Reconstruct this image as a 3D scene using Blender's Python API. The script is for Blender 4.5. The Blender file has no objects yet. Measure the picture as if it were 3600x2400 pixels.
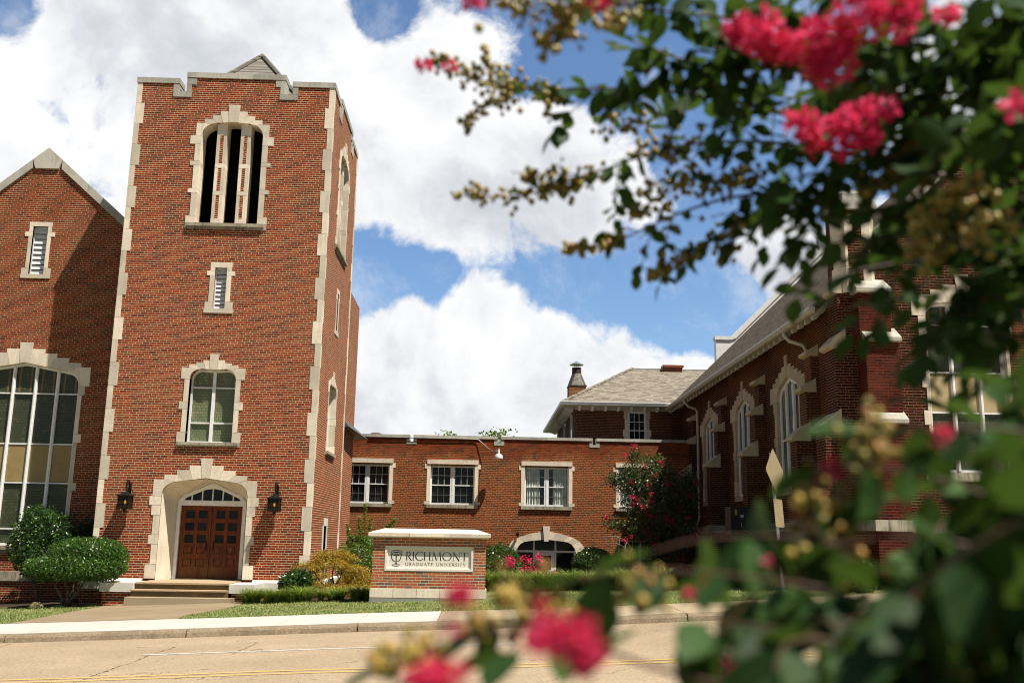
import bpy, bmesh, math, random
import numpy as np
from mathutils import Vector, Matrix
from mathutils.geometry import tessellate_polygon

random.seed(7)
RNG = np.random.default_rng(11)
scene = bpy.context.scene
COL = scene.collection
PI = math.pi

# ------------------------------------------------------------------ camera
CZ = 1.65
YAW, PITCH, ROLL = -2.94155241e-02, 1.98990181e-01, 1.68452952e-02
FPX = 3429.64441
_f = Vector((-math.sin(YAW) * math.cos(PITCH), math.cos(YAW) * math.cos(PITCH), math.sin(PITCH)))
_r = Vector((math.cos(YAW), math.sin(YAW), 0.0))
_u = _r.cross(_f)
CR = math.cos(ROLL) * _r + math.sin(ROLL) * _u
CU = -math.sin(ROLL) * _r + math.cos(ROLL) * _u
CF = _f
cam_d = bpy.data.cameras.new("camera")
cam = bpy.data.objects.new("camera", cam_d)
COL.objects.link(cam)
cam.matrix_world = Matrix(((CR.x, CU.x, -CF.x, 0), (CR.y, CU.y, -CF.y, 0), (CR.z, CU.z, -CF.z, CZ), (0, 0, 0, 1)))
cam_d.sensor_fit = 'HORIZONTAL'
cam_d.sensor_width = 36.0
cam_d.lens = 36.0 * FPX / 3600.0
cam_d.clip_start = 0.05
cam_d.clip_end = 3000
cam_d.dof.use_dof = True
cam_d.dof.focus_distance = 27.0
cam_d.dof.aperture_fstop = 2.6
scene.camera = cam

# ------------------------------------------------------------------ sun and sky
SUN_DIR = Vector((1.0, -0.72, 2.3)).normalized()          # towards the sun
sun_d = bpy.data.lights.new("sun", 'SUN')
sun_d.energy = 5.0
sun_d.angle = math.radians(0.5)
sun_d.color = (1.0, 0.93, 0.82)
sun = bpy.data.objects.new("sun", sun_d)
COL.objects.link(sun)
sun.rotation_euler = (-SUN_DIR).to_track_quat('-Z', 'Y').to_euler()
scene.view_settings.view_transform = 'Standard'
scene.view_settings.look = 'None'
scene.view_settings.exposure = 0.7
scene.view_settings.gamma = 1.0
scene.cycles.pixel_filter_type = 'BLACKMAN_HARRIS'
scene.cycles.filter_width = 1.05
scene.cycles.max_bounces = 6
scene.cycles.transparent_max_bounces = 8
scene.cycles.sample_clamp_indirect = 6.0


class NT:
    """small helper round a node tree"""
    def __init__(self, tree):
        self.t = tree
        self.n = tree.nodes
        self.l = tree.links

    def new(self, typ, **kw):
        nd = self.n.new(typ)
        for k, v in kw.items():
            setattr(nd, k, v)
        return nd

    def link(self, a, b):
        self.l.new(a, b)

    def inp(self, nd, key, val):
        s = nd.inputs[key]
        if hasattr(val, 'is_output') or isinstance(val, bpy.types.NodeSocket):
            self.l.new(val, s)
        else:
            s.default_value = val

    def math(self, op, a, b=0.0, c=0.0, clamp=False):
        nd = self.new('ShaderNodeMath', operation=op, use_clamp=clamp)
        self.inp(nd, 0, a)
        self.inp(nd, 1, b)
        if op in ('MULTIPLY_ADD', 'SMOOTH_MIN', 'SMOOTH_MAX'):
            self.inp(nd, 2, c)
        return nd.outputs[0]

    def maprange(self, v, a, b, c=0.0, d=1.0, smooth=True):
        nd = self.new('ShaderNodeMapRange', interpolation_type='SMOOTHSTEP' if smooth else 'LINEAR')
        self.inp(nd, 'Value', v)
        self.inp(nd, 'From Min', a)
        self.inp(nd, 'From Max', b)
        self.inp(nd, 'To Min', c)
        self.inp(nd, 'To Max', d)
        return nd.outputs['Result']

    def noise(self, vec, scale, detail=4.0, rough=0.55, dist=0.0, dim='3D'):
        nd = self.new('ShaderNodeTexNoise', noise_dimensions=dim)
        if vec is not None:
            self.l.new(vec, nd.inputs['Vector'])
        nd.inputs['Scale'].default_value = scale
        nd.inputs['Detail'].default_value = detail
        nd.inputs['Roughness'].default_value = rough
        nd.inputs['Distortion'].default_value = dist
        return nd.outputs['Fac']

    def mix(self, fac, a, b, blend='MIX'):
        nd = self.new('ShaderNodeMix', data_type='RGBA', blend_type=blend)
        self.inp(nd, 0, fac)
        self.inp(nd, 6, a)
        self.inp(nd, 7, b)
        return nd.outputs[2]

    def ramp(self, fac, stops, interp='LINEAR'):
        nd = self.new('ShaderNodeValToRGB')
        cr = nd.color_ramp
        cr.interpolation = interp
        while len(cr.elements) < len(stops):
            cr.elements.new(0.5)
        for e, (p, c) in zip(cr.elements, stops):
            e.position = p
            e.color = (*c, 1.0) if len(c) == 3 else c
        self.inp(nd, 'Fac', fac)
        return nd.outputs['Color']

    def vmath(self, op, a, b=None, out=0):
        nd = self.new('ShaderNodeVectorMath', operation=op)
        self.inp(nd, 0, a)
        if b is not None:
            self.inp(nd, 1, b)
        return nd.outputs[out]


def pix_dir(px, py):
    """direction of a picture point of the 2352 x 1568 view (used only to place the clouds in the sky dome)"""
    k = 3600.0 / 2352.0
    d = CF + ((px * k - 1800) / FPX) * CR - ((py * k - 1200) / FPX) * CU
    return d.normalized()


CLOUD = 8.3


def build_world():
    w = bpy.data.worlds.new("World")
    scene.world = w
    w.use_nodes = True
    t = NT(w.node_tree)
    t.n.clear()
    out = t.new('ShaderNodeOutputWorld')
    bg = t.new('ShaderNodeBackground')
    bg.inputs['Strength'].default_value = 0.075
    sky = t.new('ShaderNodeTexSky', sky_type='NISHITA')
    sky.sun_disc = False
    sky.sun_elevation = math.asin(SUN_DIR.z)
    sky.sun_rotation = math.atan2(SUN_DIR.x, SUN_DIR.y)
    sky.air_density = 1.0
    sky.dust_density = 0.6
    sky.ozone_density = 2.0
    tc = t.new('ShaderNodeTexCoord')
    d = tc.outputs['Generated']
    # flattened cloud-deck coordinates: (x, y, z) / (z + k)
    sep = t.new('ShaderNodeSeparateXYZ')
    t.link(d, sep.inputs[0])
    # wobble of the cloud outlines
    n1 = t.noise(d, 6.5, 10.0, 0.6, 0.35)
    n2 = t.noise(d, 24.0, 7.0, 0.62, 0.4)
    n1c = t.math('SUBTRACT', n1, 0.5)
    n2c = t.math('SUBTRACT', n2, 0.5)
    # banks of cloud: (px, py, radius in rad, weight)
    blobs = [(-60, 420, .20, 1.1), (250, 60, .20, 1.1), (620, 250, .26, 1.1), (430, 420, .2, 1.), (980, 190, .145, 1.2), (820, 420, .16, 1.1),
             (1080, 420, .16, 1.2), (1010, 530, .09, .8), (1300, 470, .14, 1.1), (1480, 420, .12, .95), (1250, 330, .10, 1.0),
             (1560, 560, .07, .7), (1800, 620, .12, 1.0), (2010, 560, .11, .9), (1900, 430, .08, .7),
             (1100, 720, .09, 1.2), (930, 780, .12, 1.1), (1040, 900, .15, 1.2), (1250, 860, .13, 1.15), (1400, 900, .14, 1.1), (860, 960, .14, 1.2), (1600, 880, .1, .9),
             (1180, 800, .1, .9), (1520, 980, .14, 1.1), (700, 900, .2, 1.1), (2200, 180, .16, 1.1), (2080, 60, .06, .7), (2320, 420, .12, .8), (1560, 60, .05, .45), (1640, 370, .06, .4)]
    acc = None
    for px, py, r, wgt in blobs:
        p = pix_dir(px, py)
        nd = t.new('ShaderNodeVectorMath', operation='DISTANCE')
        t.link(d, nd.inputs[0])
        nd.inputs[1].default_value = p
        v = t.maprange(nd.outputs['Value'], 0.0, r * 1.22, wgt, 0.0)
        acc = v if acc is None else t.math('MAXIMUM', acc, v)
    # holes of clear blue
    for px, py, r, wgt in [(10, 10, .05, 0.7), (880, 20, .055, 0.9), (1290, 640, .06, .35), (850, 610, .06, .8), (1000, 640, .045, .5), (1450, 660, .09, .8), (1600, 700, .08, .7), (1700, 250, .16, .6), (1330, 110, .07, .6), (1420, 60, .08, .5), (1700, 740, .06, .6), (1560, 320, .06, .4)]:
        p = pix_dir(px, py)
        nd = t.new('ShaderNodeVectorMath', operation='DISTANCE')
        t.link(d, nd.inputs[0])
        nd.inputs[1].default_value = p
        v = t.maprange(nd.outputs['Value'], 0.0, r, wgt, 0.0)
        acc = t.math('SUBTRACT', acc, v)
    # outside the view the cloud is thinned to weaken the fill light
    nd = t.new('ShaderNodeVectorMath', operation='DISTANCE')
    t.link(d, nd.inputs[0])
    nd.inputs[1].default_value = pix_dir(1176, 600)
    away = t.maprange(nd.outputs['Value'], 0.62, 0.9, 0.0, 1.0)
    big = t.noise(d, 2.2, 4.0, 0.5)
    acc = t.math('SUBTRACT', acc, t.math('ADD', t.math('MULTIPLY', away, 0.75), 0.10))
    acc = t.math('ADD', acc, t.math('MULTIPLY', n1c, 2.1))
    acc = t.math('ADD', acc, t.math('MULTIPLY', n2c, 0.8))
    mask = t.maprange(acc, 0.31, 0.66, 0.0, 1.0)
    # thin veil
    veil = t.math('MULTIPLY', t.maprange(t.noise(d, 9.0, 9.0, 0.66, 0.3), 0.48, 0.75, 0.0, 1.0), 0.4)
    mask = t.math('MAXIMUM', mask, veil)
    # the thin bright rims and the greyer bellies of the clouds
    off = t.vmath('ADD', d, (0.012, -0.01, 0.03))
    n3 = t.noise(off, 6.5, 10.0, 0.6, 0.35)
    shade = t.math('SUBTRACT', n3, n1)
    soft = t.noise(d, 4.2, 6.0, 0.55, 0.4)
    body = t.math('ADD', t.math('MULTIPLY', acc, 0.22), t.math('ADD', t.math('MULTIPLY', shade, 1.0), t.math('MULTIPLY', soft, 0.75)))
    ccol = t.ramp(body, [(0.46, (1, 1, 1)), (0.57, (.90, .91, .935)), (0.68, (.74, .76, .805)), (0.86, (.58, .61, .67))])
    ccol = t.vmath('SCALE', ccol)
    ccol.node.inputs['Scale'].default_value = CLOUD
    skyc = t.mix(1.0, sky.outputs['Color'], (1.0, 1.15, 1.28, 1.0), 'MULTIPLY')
    # the unseen part of the dome is dimmed so shaded walls stay dark
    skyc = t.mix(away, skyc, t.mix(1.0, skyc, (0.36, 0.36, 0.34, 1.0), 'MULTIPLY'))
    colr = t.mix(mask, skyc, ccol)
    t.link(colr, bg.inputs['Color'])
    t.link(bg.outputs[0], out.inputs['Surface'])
    w.cycles.sampling_method = 'MANUAL'
    w.cycles.sample_map_resolution = 1024


build_world()

# ------------------------------------------------------------------ mesh helpers
def FRONT(Y):                 # facade facing the street (-Y); d grows towards the viewer
    return lambda a, b, d: (a, Y - d, b)


def RIGHT(X):                 # facade facing +X, a = Y
    return lambda a, b, d: (X + d, a, b)


def LEFT(X):                  # facade facing -X, a = Y
    return lambda a, b, d: (X - d, a, b)


class MB:
    def __init__(self):
        self.v, self.f = [], []

    def add(self, vs, fs):
        o = len(self.v)
        self.v += [tuple(p) for p in vs]
        self.f += [tuple(i + o for i in f) for f in fs]
        return self

    def box(self, x0, x1, y0, y1, z0, z1):
        return self.hexa([(x0, y0, z0), (x1, y0, z0), (x1, y1, z0), (x0, y1, z0), (x0, y0, z1), (x1, y0, z1), (x1, y1, z1), (x0, y1, z1)])

    def hexa(self, p):
        return self.add(p, [(0, 3, 2, 1), (4, 5, 6, 7), (0, 1, 5, 4), (1, 2, 6, 5), (2, 3, 7, 6), (3, 0, 4, 7)])

    def fbox(self, fr, a0, a1, b0, b1, d0, d1):
        return self.hexa([fr(a0, b0, d0), fr(a1, b0, d0), fr(a1, b0, d1), fr(a0, b0, d1), fr(a0, b1, d0), fr(a1, b1, d0), fr(a1, b1, d1), fr(a0, b1, d1)])

    def prism(self, fr, outer, d0, d1, holes=()):
        loops = [list(outer)] + [list(h) for h in holes]
        flat = [p for lp in loops for p in lp]
        tris = tessellate_polygon([[Vector((p[0], p[1], 0)) for p in lp] for lp in loops])
        n = len(flat)
        vs = [fr(p[0], p[1], d1) for p in flat] + [fr(p[0], p[1], d0) for p in flat]
        fs = [tuple(t) for t in tris] + [tuple(i + n for i in reversed(t)) for t in tris]
        o = 0
        for lp in loops:
            m = len(lp)
            for i in range(m):
                j = (i + 1) % m
                fs.append((o + i, o + j, o + j + n, o + i + n))
            o += m
        return self.add(vs, fs)

    def tube(self, pts, rad, n=8, caps=True):
        pts = [Vector(p) for p in pts]
        if not hasattr(rad, '__len__'):
            rad = [rad] * len(pts)
        rad = [float(q) for q in rad]
        rings = []
        prev = None
        for i, p in enumerate(pts):
            tdir = (pts[min(i + 1, len(pts) - 1)] - pts[max(i - 1, 0)])
            if tdir.length < 1e-9:
                tdir = Vector((0, 0, 1))
            tdir.normalize()
            if prev is None:
                a = tdir.orthogonal().normalized()
            else:
                a = prev - tdir * prev.dot(tdir)
                a = a.normalized() if a.length > 1e-6 else tdir.orthogonal().normalized()
            prev = a
            b = tdir.cross(a)
            rings.append([p + rad[i] * (math.cos(2 * PI * k / n) * a + math.sin(2 * PI * k / n) * b) for k in range(n)])
        vs = [q for r in rings for q in r]
        fs = []
        for i in range(len(rings) - 1):
            for k in range(n):
                k2 = (k + 1) % n
                fs.append((i * n + k, i * n + k2, (i + 1) * n + k2, (i + 1) * n + k))
        if caps:
            fs.append(tuple(reversed(range(n))))
            fs.append(tuple((len(rings) - 1) * n + k for k in range(n)))
        return self.add(vs, fs)

    def lathe(self, c, prof, n=16, axis='Z'):
        vs, fs = [], []
        for r, z in prof:
            for k in range(n):
                vs.append((c[0] + r * math.cos(2 * PI * k / n), c[1] + r * math.sin(2 * PI * k / n), c[2] + z))
        for i in range(len(prof) - 1):
            for k in range(n):
                k2 = (k + 1) % n
                fs.append((i * n + k, i * n + k2, (i + 1) * n + k2, (i + 1) * n + k))
        fs.append(tuple(reversed(range(n))))
        fs.append(tuple((len(prof) - 1) * n + k for k in range(n)))
        return self.add(vs, fs)

    def build(self, name, mat, parent=None, uv='box', smooth=False, recalc=True):
        me = bpy.data.meshes.new(name)
        me.from_pydata(self.v, [], self.f)
        if recalc:
            bm = bmesh.new()
            bm.from_mesh(me)
            bmesh.ops.recalc_face_normals(bm, faces=bm.faces)
            bm.to_mesh(me)
            bm.free()
        finish(me, uv, smooth)
        return link(name, me, mat, parent)


def finish(me, uv='box', smooth=False):
    me.update()
    n = len(me.loops)
    if uv and n:
        vi = np.empty(n, np.int32)
        me.loops.foreach_get('vertex_index', vi)
        co = np.empty(len(me.vertices) * 3, np.float32)
        me.vertices.foreach_get('co', co)
        co = co.reshape(-1, 3)[vi]
        npoly = len(me.polygons)
        nr = np.empty(npoly * 3, np.float32)
        me.polygons.foreach_get('normal', nr)
        nr = nr.reshape(-1, 3)
        tot = np.empty(npoly, np.int32)
        me.polygons.foreach_get('loop_total', tot)
        nl = np.repeat(nr, tot, axis=0)
        ax, ay, az = np.abs(nl[:, 0]), np.abs(nl[:, 1]), np.abs(nl[:, 2])
        U = np.where(ax > ay, co[:, 1], co[:, 0])
        V = co[:, 2].copy()
        if uv == 'roof':
            h = np.sqrt(np.maximum(nl[:, 0] ** 2 + nl[:, 1] ** 2, 1e-9))
            V = co[:, 2] / np.maximum(h, 0.05)
        else:
            top = az > 0.8
            U = np.where(top, co[:, 0], U)
            V = np.where(top, co[:, 1], V)
        lay = me.uv_layers.new(name='UVMap')
        lay.data.foreach_set('uv', np.stack([U, V], 1).astype(np.float32).ravel())
    if smooth:
        me.polygons.foreach_set('use_smooth', np.ones(len(me.polygons), bool))
    me.update()


def link(name, me, mat, parent=None):
    o = bpy.data.objects.new(name, me)
    if mat is not None:
        me.materials.append(mat)
    COL.objects.link(o)
    if parent is not None:
        o.parent = parent
        o.matrix_parent_inverse = Matrix.Translation(-parent_loc(parent))
    return o


def parent_loc(p):
    return p.location.copy() if p.type == 'EMPTY' else Vector((0, 0, 0))


def np_mesh(name, verts, faces, mat, parent=None, smooth=False, uv=None):
    """fast mesh from arrays; faces is an (m, k) int array"""
    me = bpy.data.meshes.new(name)
    nv, (nf, k) = len(verts), faces.shape
    me.vertices.add(nv)
    me.vertices.foreach_set('co', np.asarray(verts, np.float32).ravel())
    me.loops.add(nf * k)
    me.loops.foreach_set('vertex_index', faces.astype(np.int32).ravel())
    me.polygons.add(nf)
    me.polygons.foreach_set('loop_start', np.arange(0, nf * k, k, dtype=np.int32))
    me.polygons.foreach_set('loop_total', np.full(nf, k, np.int32))
    me.update(calc_edges=True)
    finish(me, uv, smooth)
    return link(name, me, mat, parent)


def thing(name, label, cat, loc=(0, 0, 0), group=None):
    o = bpy.data.objects.new(name, None)
    o.empty_display_size = 0.3
    COL.objects.link(o)
    o.location = loc
    return tag(o, label, cat, group)


def tag(o, label=None, cat=None, group=None, kind=None):
    if label:
        o['label'] = label
    if cat:
        o['category'] = cat
    if group:
        o['group'] = group
    if kind:
        o['kind'] = kind
    return o


# ------------------------------------------------------------------ materials
def new_mat(name):
    m = bpy.data.materials.new(name)
    m.use_nodes = True
    t = NT(m.node_tree)
    t.n.clear()
    out = t.new('ShaderNodeOutputMaterial')
    bs = t.new('ShaderNodeBsdfPrincipled')
    t.link(bs.outputs[0], out.inputs['Surface'])
    return m, t, bs, out


def obj_co(t):
    g = t.new('ShaderNodeNewGeometry')
    return g.outputs['Position'], g


def bump(t, bs, h, strength=0.3, dist=0.01):
    b = t.new('ShaderNodeBump')
    b.inputs['Strength'].default_value = strength
    b.inputs['Distance'].default_value = dist
    t.inp(b, 'Height', h)
    t.link(b.outputs[0], bs.inputs['Normal'])


def mat_brick(name, stops, mortar, row=0.0677, bw=0.2032, joint=0.011, grime=0.25, top_dark=None, offset=(0.0, 0.0)):
    m, t, bs, out = new_mat(name)
    uvn = t.new('ShaderNodeUVMap')
    mp = t.new('ShaderNodeMapping')
    t.link(uvn.outputs[0], mp.inputs[0])
    mp.inputs['Location'].default_value = (offset[0], offset[1], 0)
    P, _ = obj_co(t)
    # hand-laid irregularity
    wob = t.new('ShaderNodeTexNoise')
    t.link(P, wob.inputs['Vector'])
    wob.inputs['Scale'].default_value = 9.0
    wv = t.vmath('SCALE', t.vmath('SUBTRACT', wob.outputs['Color'], (0.5, 0.5, 0.5)))
    wv.node.inputs['Scale'].default_value = 0.006
    vec = t.vmath('ADD', mp.outputs[0], wv)
    sv = t.new('ShaderNodeSeparateXYZ')
    t.link(vec, sv.inputs[0])
    rv = t.math('DIVIDE', sv.outputs['Y'], row)
    rown = t.math('FLOOR', rv)
    fv = t.math('FRACT', rv)
    odd = t.math('FLOORED_MODULO', rown, 2.0)
    wr = t.new('ShaderNodeTexWhiteNoise', noise_dimensions='1D')
    t.link(t.math('MULTIPLY_ADD', rown, 1.71, 0.37), wr.inputs['W'])
    jit = t.math('MULTIPLY', t.math('SUBTRACT', wr.outputs['Value'], 0.5), 0.34)
    uu = t.math('ADD', t.math('DIVIDE', sv.outputs['X'], bw), t.math('MULTIPLY_ADD', odd, 0.5, jit))
    coln = t.math('FLOOR', uu)
    fu = t.math('FRACT', uu)
    dv = t.math('MULTIPLY', t.math('MINIMUM', fv, t.math('SUBTRACT', 1.0, fv)), row)
    du = t.math('MULTIPLY', t.math('MINIMUM', fu, t.math('SUBTRACT', 1.0, fu)), bw)
    bed = t.maprange(dv, joint * 0.42, joint * 0.58, 1.0, 0.0)
    perp = t.maprange(du, joint * 0.34, joint * 0.5, 0.85, 0.0)
    fac = t.math('MAXIMUM', bed, perp)
    cell = t.new('ShaderNodeCombineXYZ')
    t.link(t.math('MULTIPLY_ADD', rown, 1.37, 0.21), cell.inputs[0])
    t.link(t.math('MULTIPLY_ADD', coln, 2.11, 0.43), cell.inputs[1])
    wn = t.new('ShaderNodeTexWhiteNoise', noise_dimensions='2D')
    t.link(cell.outputs[0], wn.inputs['Vector'])
    col = t.ramp(wn.outputs['Value'], stops)
    fine = t.noise(P, 60.0, 3.0, 0.6)
    col = t.mix(t.maprange(fine, 0.3, 0.75, 0.0, 0.22, False), col, (0.05, 0.02, 0.015, 1), 'MIX')
    big = t.noise(P, 0.9, 5.0, 0.6)
    col = t.mix(t.maprange(big, 0.42, 0.72, 0.0, grime), col, (0.06, 0.035, 0.025, 1))
    mcol = t.mix(t.maprange(t.noise(P, 2.0, 4.0, 0.6), 0.35, 0.7, 0.0, 0.55), mortar + (1,), tuple(c * 0.62 for c in mortar) + (1,))
    if top_dark is not None:
        sp = t.new('ShaderNodeSeparateXYZ')
        t.link(P, sp.inputs[0])
        zz = t.math('ADD', sp.outputs['Z'], t.math('MULTIPLY', t.math('SUBTRACT', big, 0.5), 1.6))
        mcol = t.mix(t.maprange(zz, top_dark[0], top_dark[1], 0.0, 0.85), mcol, tuple(top_dark[2]) + (1,))
    ms = t.new('ShaderNodeMapping')
    t.link(P, ms.inputs[0])
    ms.inputs['Scale'].default_value = (3.2, 3.2, 0.22)
    run = t.noise(ms.outputs[0], 1.0, 5.0, 0.65)
    col = t.mix(t.maprange(run, 0.52, 0.78, 0.0, grime * 1.3), col, (0.035, 0.02, 0.015, 1))
    col = t.mix(t.maprange(t.noise(P, 0.33, 3.0, 0.5), 0.5, 0.68, 0.0, 0.25), col, (0.30, 0.10, 0.04, 1))
    fin = t.mix(fac, col, mcol)
    t.link(fin, bs.inputs['Base Color'])
    bs.inputs['Roughness'].default_value = 0.85
    bs.inputs['Specular IOR Level'].default_value = 0.06
    h = t.math('SUBTRACT', t.math('MULTIPLY', fine, 0.25), fac)
    bump(t, bs, h, 0.5, 0.006)
    return m


def mat_stone(name, base, dark, stain=0.35, scale=1.0, rough=0.85, island=0.14, streak=0.0, streak_col=(0.05, 0.045, 0.03)):
    m, t, bs, out = new_mat(name)
    P, g = obj_co(t)
    n1 = t.noise(P, 1.6 * scale, 6.0, 0.62, 0.3)
    n2 = t.noise(P, 26.0 * scale, 4.0, 0.6)
    col = t.mix(t.maprange(n1, 0.35, 0.72, 0.0, stain), base + (1,), dark + (1,))
    col = t.mix(t.maprange(n2, 0.35, 0.7, 0.0, 0.22), col, tuple(c * 0.6 for c in base) + (1,))
    r = t.math('ADD', t.math('MULTIPLY', g.outputs['Random Per Island'], 2 * island), 1.0 - island)
    hs = t.new('ShaderNodeHueSaturation')
    t.link(col, hs.inputs['Color'])
    t.link(r, hs.inputs['Value'])
    col = hs.outputs[0]
    if streak:
        mp = t.new('ShaderNodeMapping')
        t.link(P, mp.inputs[0])
        mp.inputs['Scale'].default_value = (14, 14, 1.2)
        n3 = t.noise(mp.outputs[0], 1.0, 4.0, 0.7)
        col = t.mix(t.maprange(n3, 0.45, 0.72, 0.0, streak), col, streak_col + (1,))
    t.link(col, bs.inputs['Base Color'])
    bs.inputs['Roughness'].default_value = rough
    bs.inputs['Specular IOR Level'].default_value = 0.25
    bump(t, bs, t.math('ADD', n2, t.math('MULTIPLY', n1, 0.6)), 0.25, 0.012)
    return m


def mat_plain(name, col, rough=0.5, metal=0.0, spec=0.5, var=0.12, nscale=6.0, emit=None):
    m, t, bs, out = new_mat(name)
    P, _ = obj_co(t)
    n = t.noise(P, nscale, 5.0, 0.6)
    c = t.mix(t.maprange(n, 0.35, 0.7, 0.0, 1.0), tuple(col) + (1,), tuple(x * (1 - 2 * var) for x in col) + (1,))
    t.link(c, bs.inputs['Base Color'])
    bs.inputs['Roughness'].default_value = rough
    bs.inputs['Metallic'].default_value = metal
    bs.inputs['Specular IOR Level'].default_value = spec
    if emit:
        bs.inputs['Emission Color'].default_value = tuple(emit[:3]) + (1,)
        bs.inputs['Emission Strength'].default_value = emit[3]
    return m


def mat_glass(name, col=(0.006, 0.007, 0.008), rough=0.03):
    m, t, bs, out = new_mat(name)
    P, _ = obj_co(t)
    n = t.noise(P, 1.3, 3.0, 0.5, 0.6)
    c = t.mix(t.maprange(n, 0.35, 0.7, 0.0, 1.0), tuple(col) + (1,), tuple(x * 2.6 for x in col) + (1,))
    t.link(c, bs.inputs['Base Color'])
    bs.inputs['Roughness'].default_value = rough
    bs.inputs['IOR'].default_value = 1.5
    bs.inputs['Specular IOR Level'].default_value = 0.3
    bump(t, bs, t.noise(P, 0.9, 2.0, 0.5), 0.06, 0.02)
    return m


def mat_stained(name, f=1.0, cw=0.45):
    """leaded stained glass seen dimly behind a protective pane"""
    m, t, bs, out = new_mat(name)
    uvn = t.new('ShaderNodeUVMap')
    br = t.new('ShaderNodeTexBrick', offset=0.5)
    t.link(uvn.outputs[0], br.inputs['Vector'])
    br.inputs['Color1'].default_value = (0, 0, 0, 1)
    br.inputs['Color2'].default_value = (1, 1, 1, 1)
    br.inputs['Scale'].default_value = 1.0
    br.inputs['Mortar Size'].default_value = 0.008
    br.inputs['Brick Width'].default_value = 0.11
    br.inputs['Row Height'].default_value = 0.085
    P, _ = obj_co(t)
    n = t.noise(P, 2.6, 3.0, 0.5)
    v = t.math('ADD', t.math('ADD', t.math('MULTIPLY', br.outputs['Color'], cw), (0.45 - cw) * .5), t.math('MULTIPLY', n, 0.75))
    c = t.ramp(v, [(0.2, tuple(f * c for c in (0.022, 0.023, 0.013))), (0.45, tuple(f * c for c in (0.045, 0.046, 0.026))), (0.62, tuple(f * c for c in (0.036, 0.046, 0.024))), (0.8, tuple(f * c for c in (0.075, 0.072, 0.036))), (0.95, tuple(f * c for c in (0.085, 0.04, 0.018)))])
    c = t.mix(t.math('MULTIPLY', br.outputs['Fac'], 0.45), c, (0.006 * f, 0.006 * f, 0.005 * f, 1))
    t.link(c, bs.inputs['Base Color'])
    bs.inputs['Roughness'].default_value = 0.22
    bs.inputs['Specular IOR Level'].default_value = 0.35
    return m


def mat_shingle(name, stops, row=0.14, bw=0.33):
    m, t, bs, out = new_mat(name)
    uvn = t.new('ShaderNodeUVMap')
    P, _ = obj_co(t)
    wob = t.new('ShaderNodeTexNoise')
    t.link(P, wob.inputs['Vector'])
    wob.inputs['Scale'].default_value = 4.0
    wv = t.vmath('SCALE', t.vmath('SUBTRACT', wob.outputs['Color'], (0.5, 0.5, 0.5)))
    wv.node.inputs['Scale'].default_value = 0.03
    vec = t.vmath('ADD', uvn.outputs[0], wv)
    br = t.new('ShaderNodeTexBrick', offset=0.37, offset_frequency=3, squash=0.6, squash_frequency=2)
    t.link(vec, br.inputs['Vector'])
    br.inputs['Color1'].default_value = (0, 0, 0, 1)
    br.inputs['Color2'].default_value = (1, 1, 1, 1)
    br.inputs['Scale'].default_value = 1.0
    br.inputs['Mortar Size'].default_value = 0.004
    br.inputs['Brick Width'].default_value = bw
    br.inputs['Row Height'].default_value = row
    c = t.ramp(br.outputs['Color'], stops)
    # each course throws a thin dark butt line, broken up
    sp = t.new('ShaderNodeSeparateXYZ')
    t.link(vec, sp.inputs[0])
    fr = t.math('FRACT', t.math('DIVIDE', sp.outputs['Y'], row))
    butt = t.math('MULTIPLY', t.maprange(fr, 0.0, 0.4, 1.0, 0.0), t.maprange(br.outputs['Color'], 0.35, 0.55, 0.0, 1.0))
    c = t.mix(t.math('MULTIPLY', butt, 0.9), c, (0.03, 0.025, 0.02, 1))
    n = t.noise(P, 90.0, 2.0, 0.7)
    c = t.mix(t.maprange(n, 0.3, 0.8, 0.0, 0.35), c, (0.05, 0.045, 0.04, 1))
    t.link(c, bs.inputs['Base Color'])
    bs.inputs['Roughness'].default_value = 0.95
    bs.inputs['Specular IOR Level'].default_value = 0.15
    bump(t, bs, t.math('SUBTRACT', n, t.math('MULTIPLY', butt, 1.5)), 0.5, 0.012)
    return m


def mat_leaf(name, stops, rough=0.38, transl=0.25, tcol=(0.16, 0.28, 0.03), spec=0.5):
    m, t, bs, out = new_mat(name)
    g = t.new('ShaderNodeNewGeometry')
    P = g.outputs['Position']
    r = t.math('ADD', t.math('MULTIPLY', g.outputs['Random Per Island'], 0.75), t.math('MULTIPLY', t.noise(P, 3.0, 3.0, 0.5), 0.25))
    c = t.ramp(r, stops)
    t.link(c, bs.inputs['Base Color'])
    bs.inputs['Roughness'].default_value = rough
    bs.inputs['Specular IOR Level'].default_value = spec
    tr = t.new('ShaderNodeBsdfTranslucent')
    tr.inputs['Color'].default_value = tcol + (1,)
    mx = t.new('ShaderNodeMixShader')
    mx.inputs[0].default_value = transl
    t.link(bs.outputs[0], mx.inputs[1])
    t.link(tr.outputs[0], mx.inputs[2])
    t.link(mx.outputs[0], out.inputs['Surface'])
    return m


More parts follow.
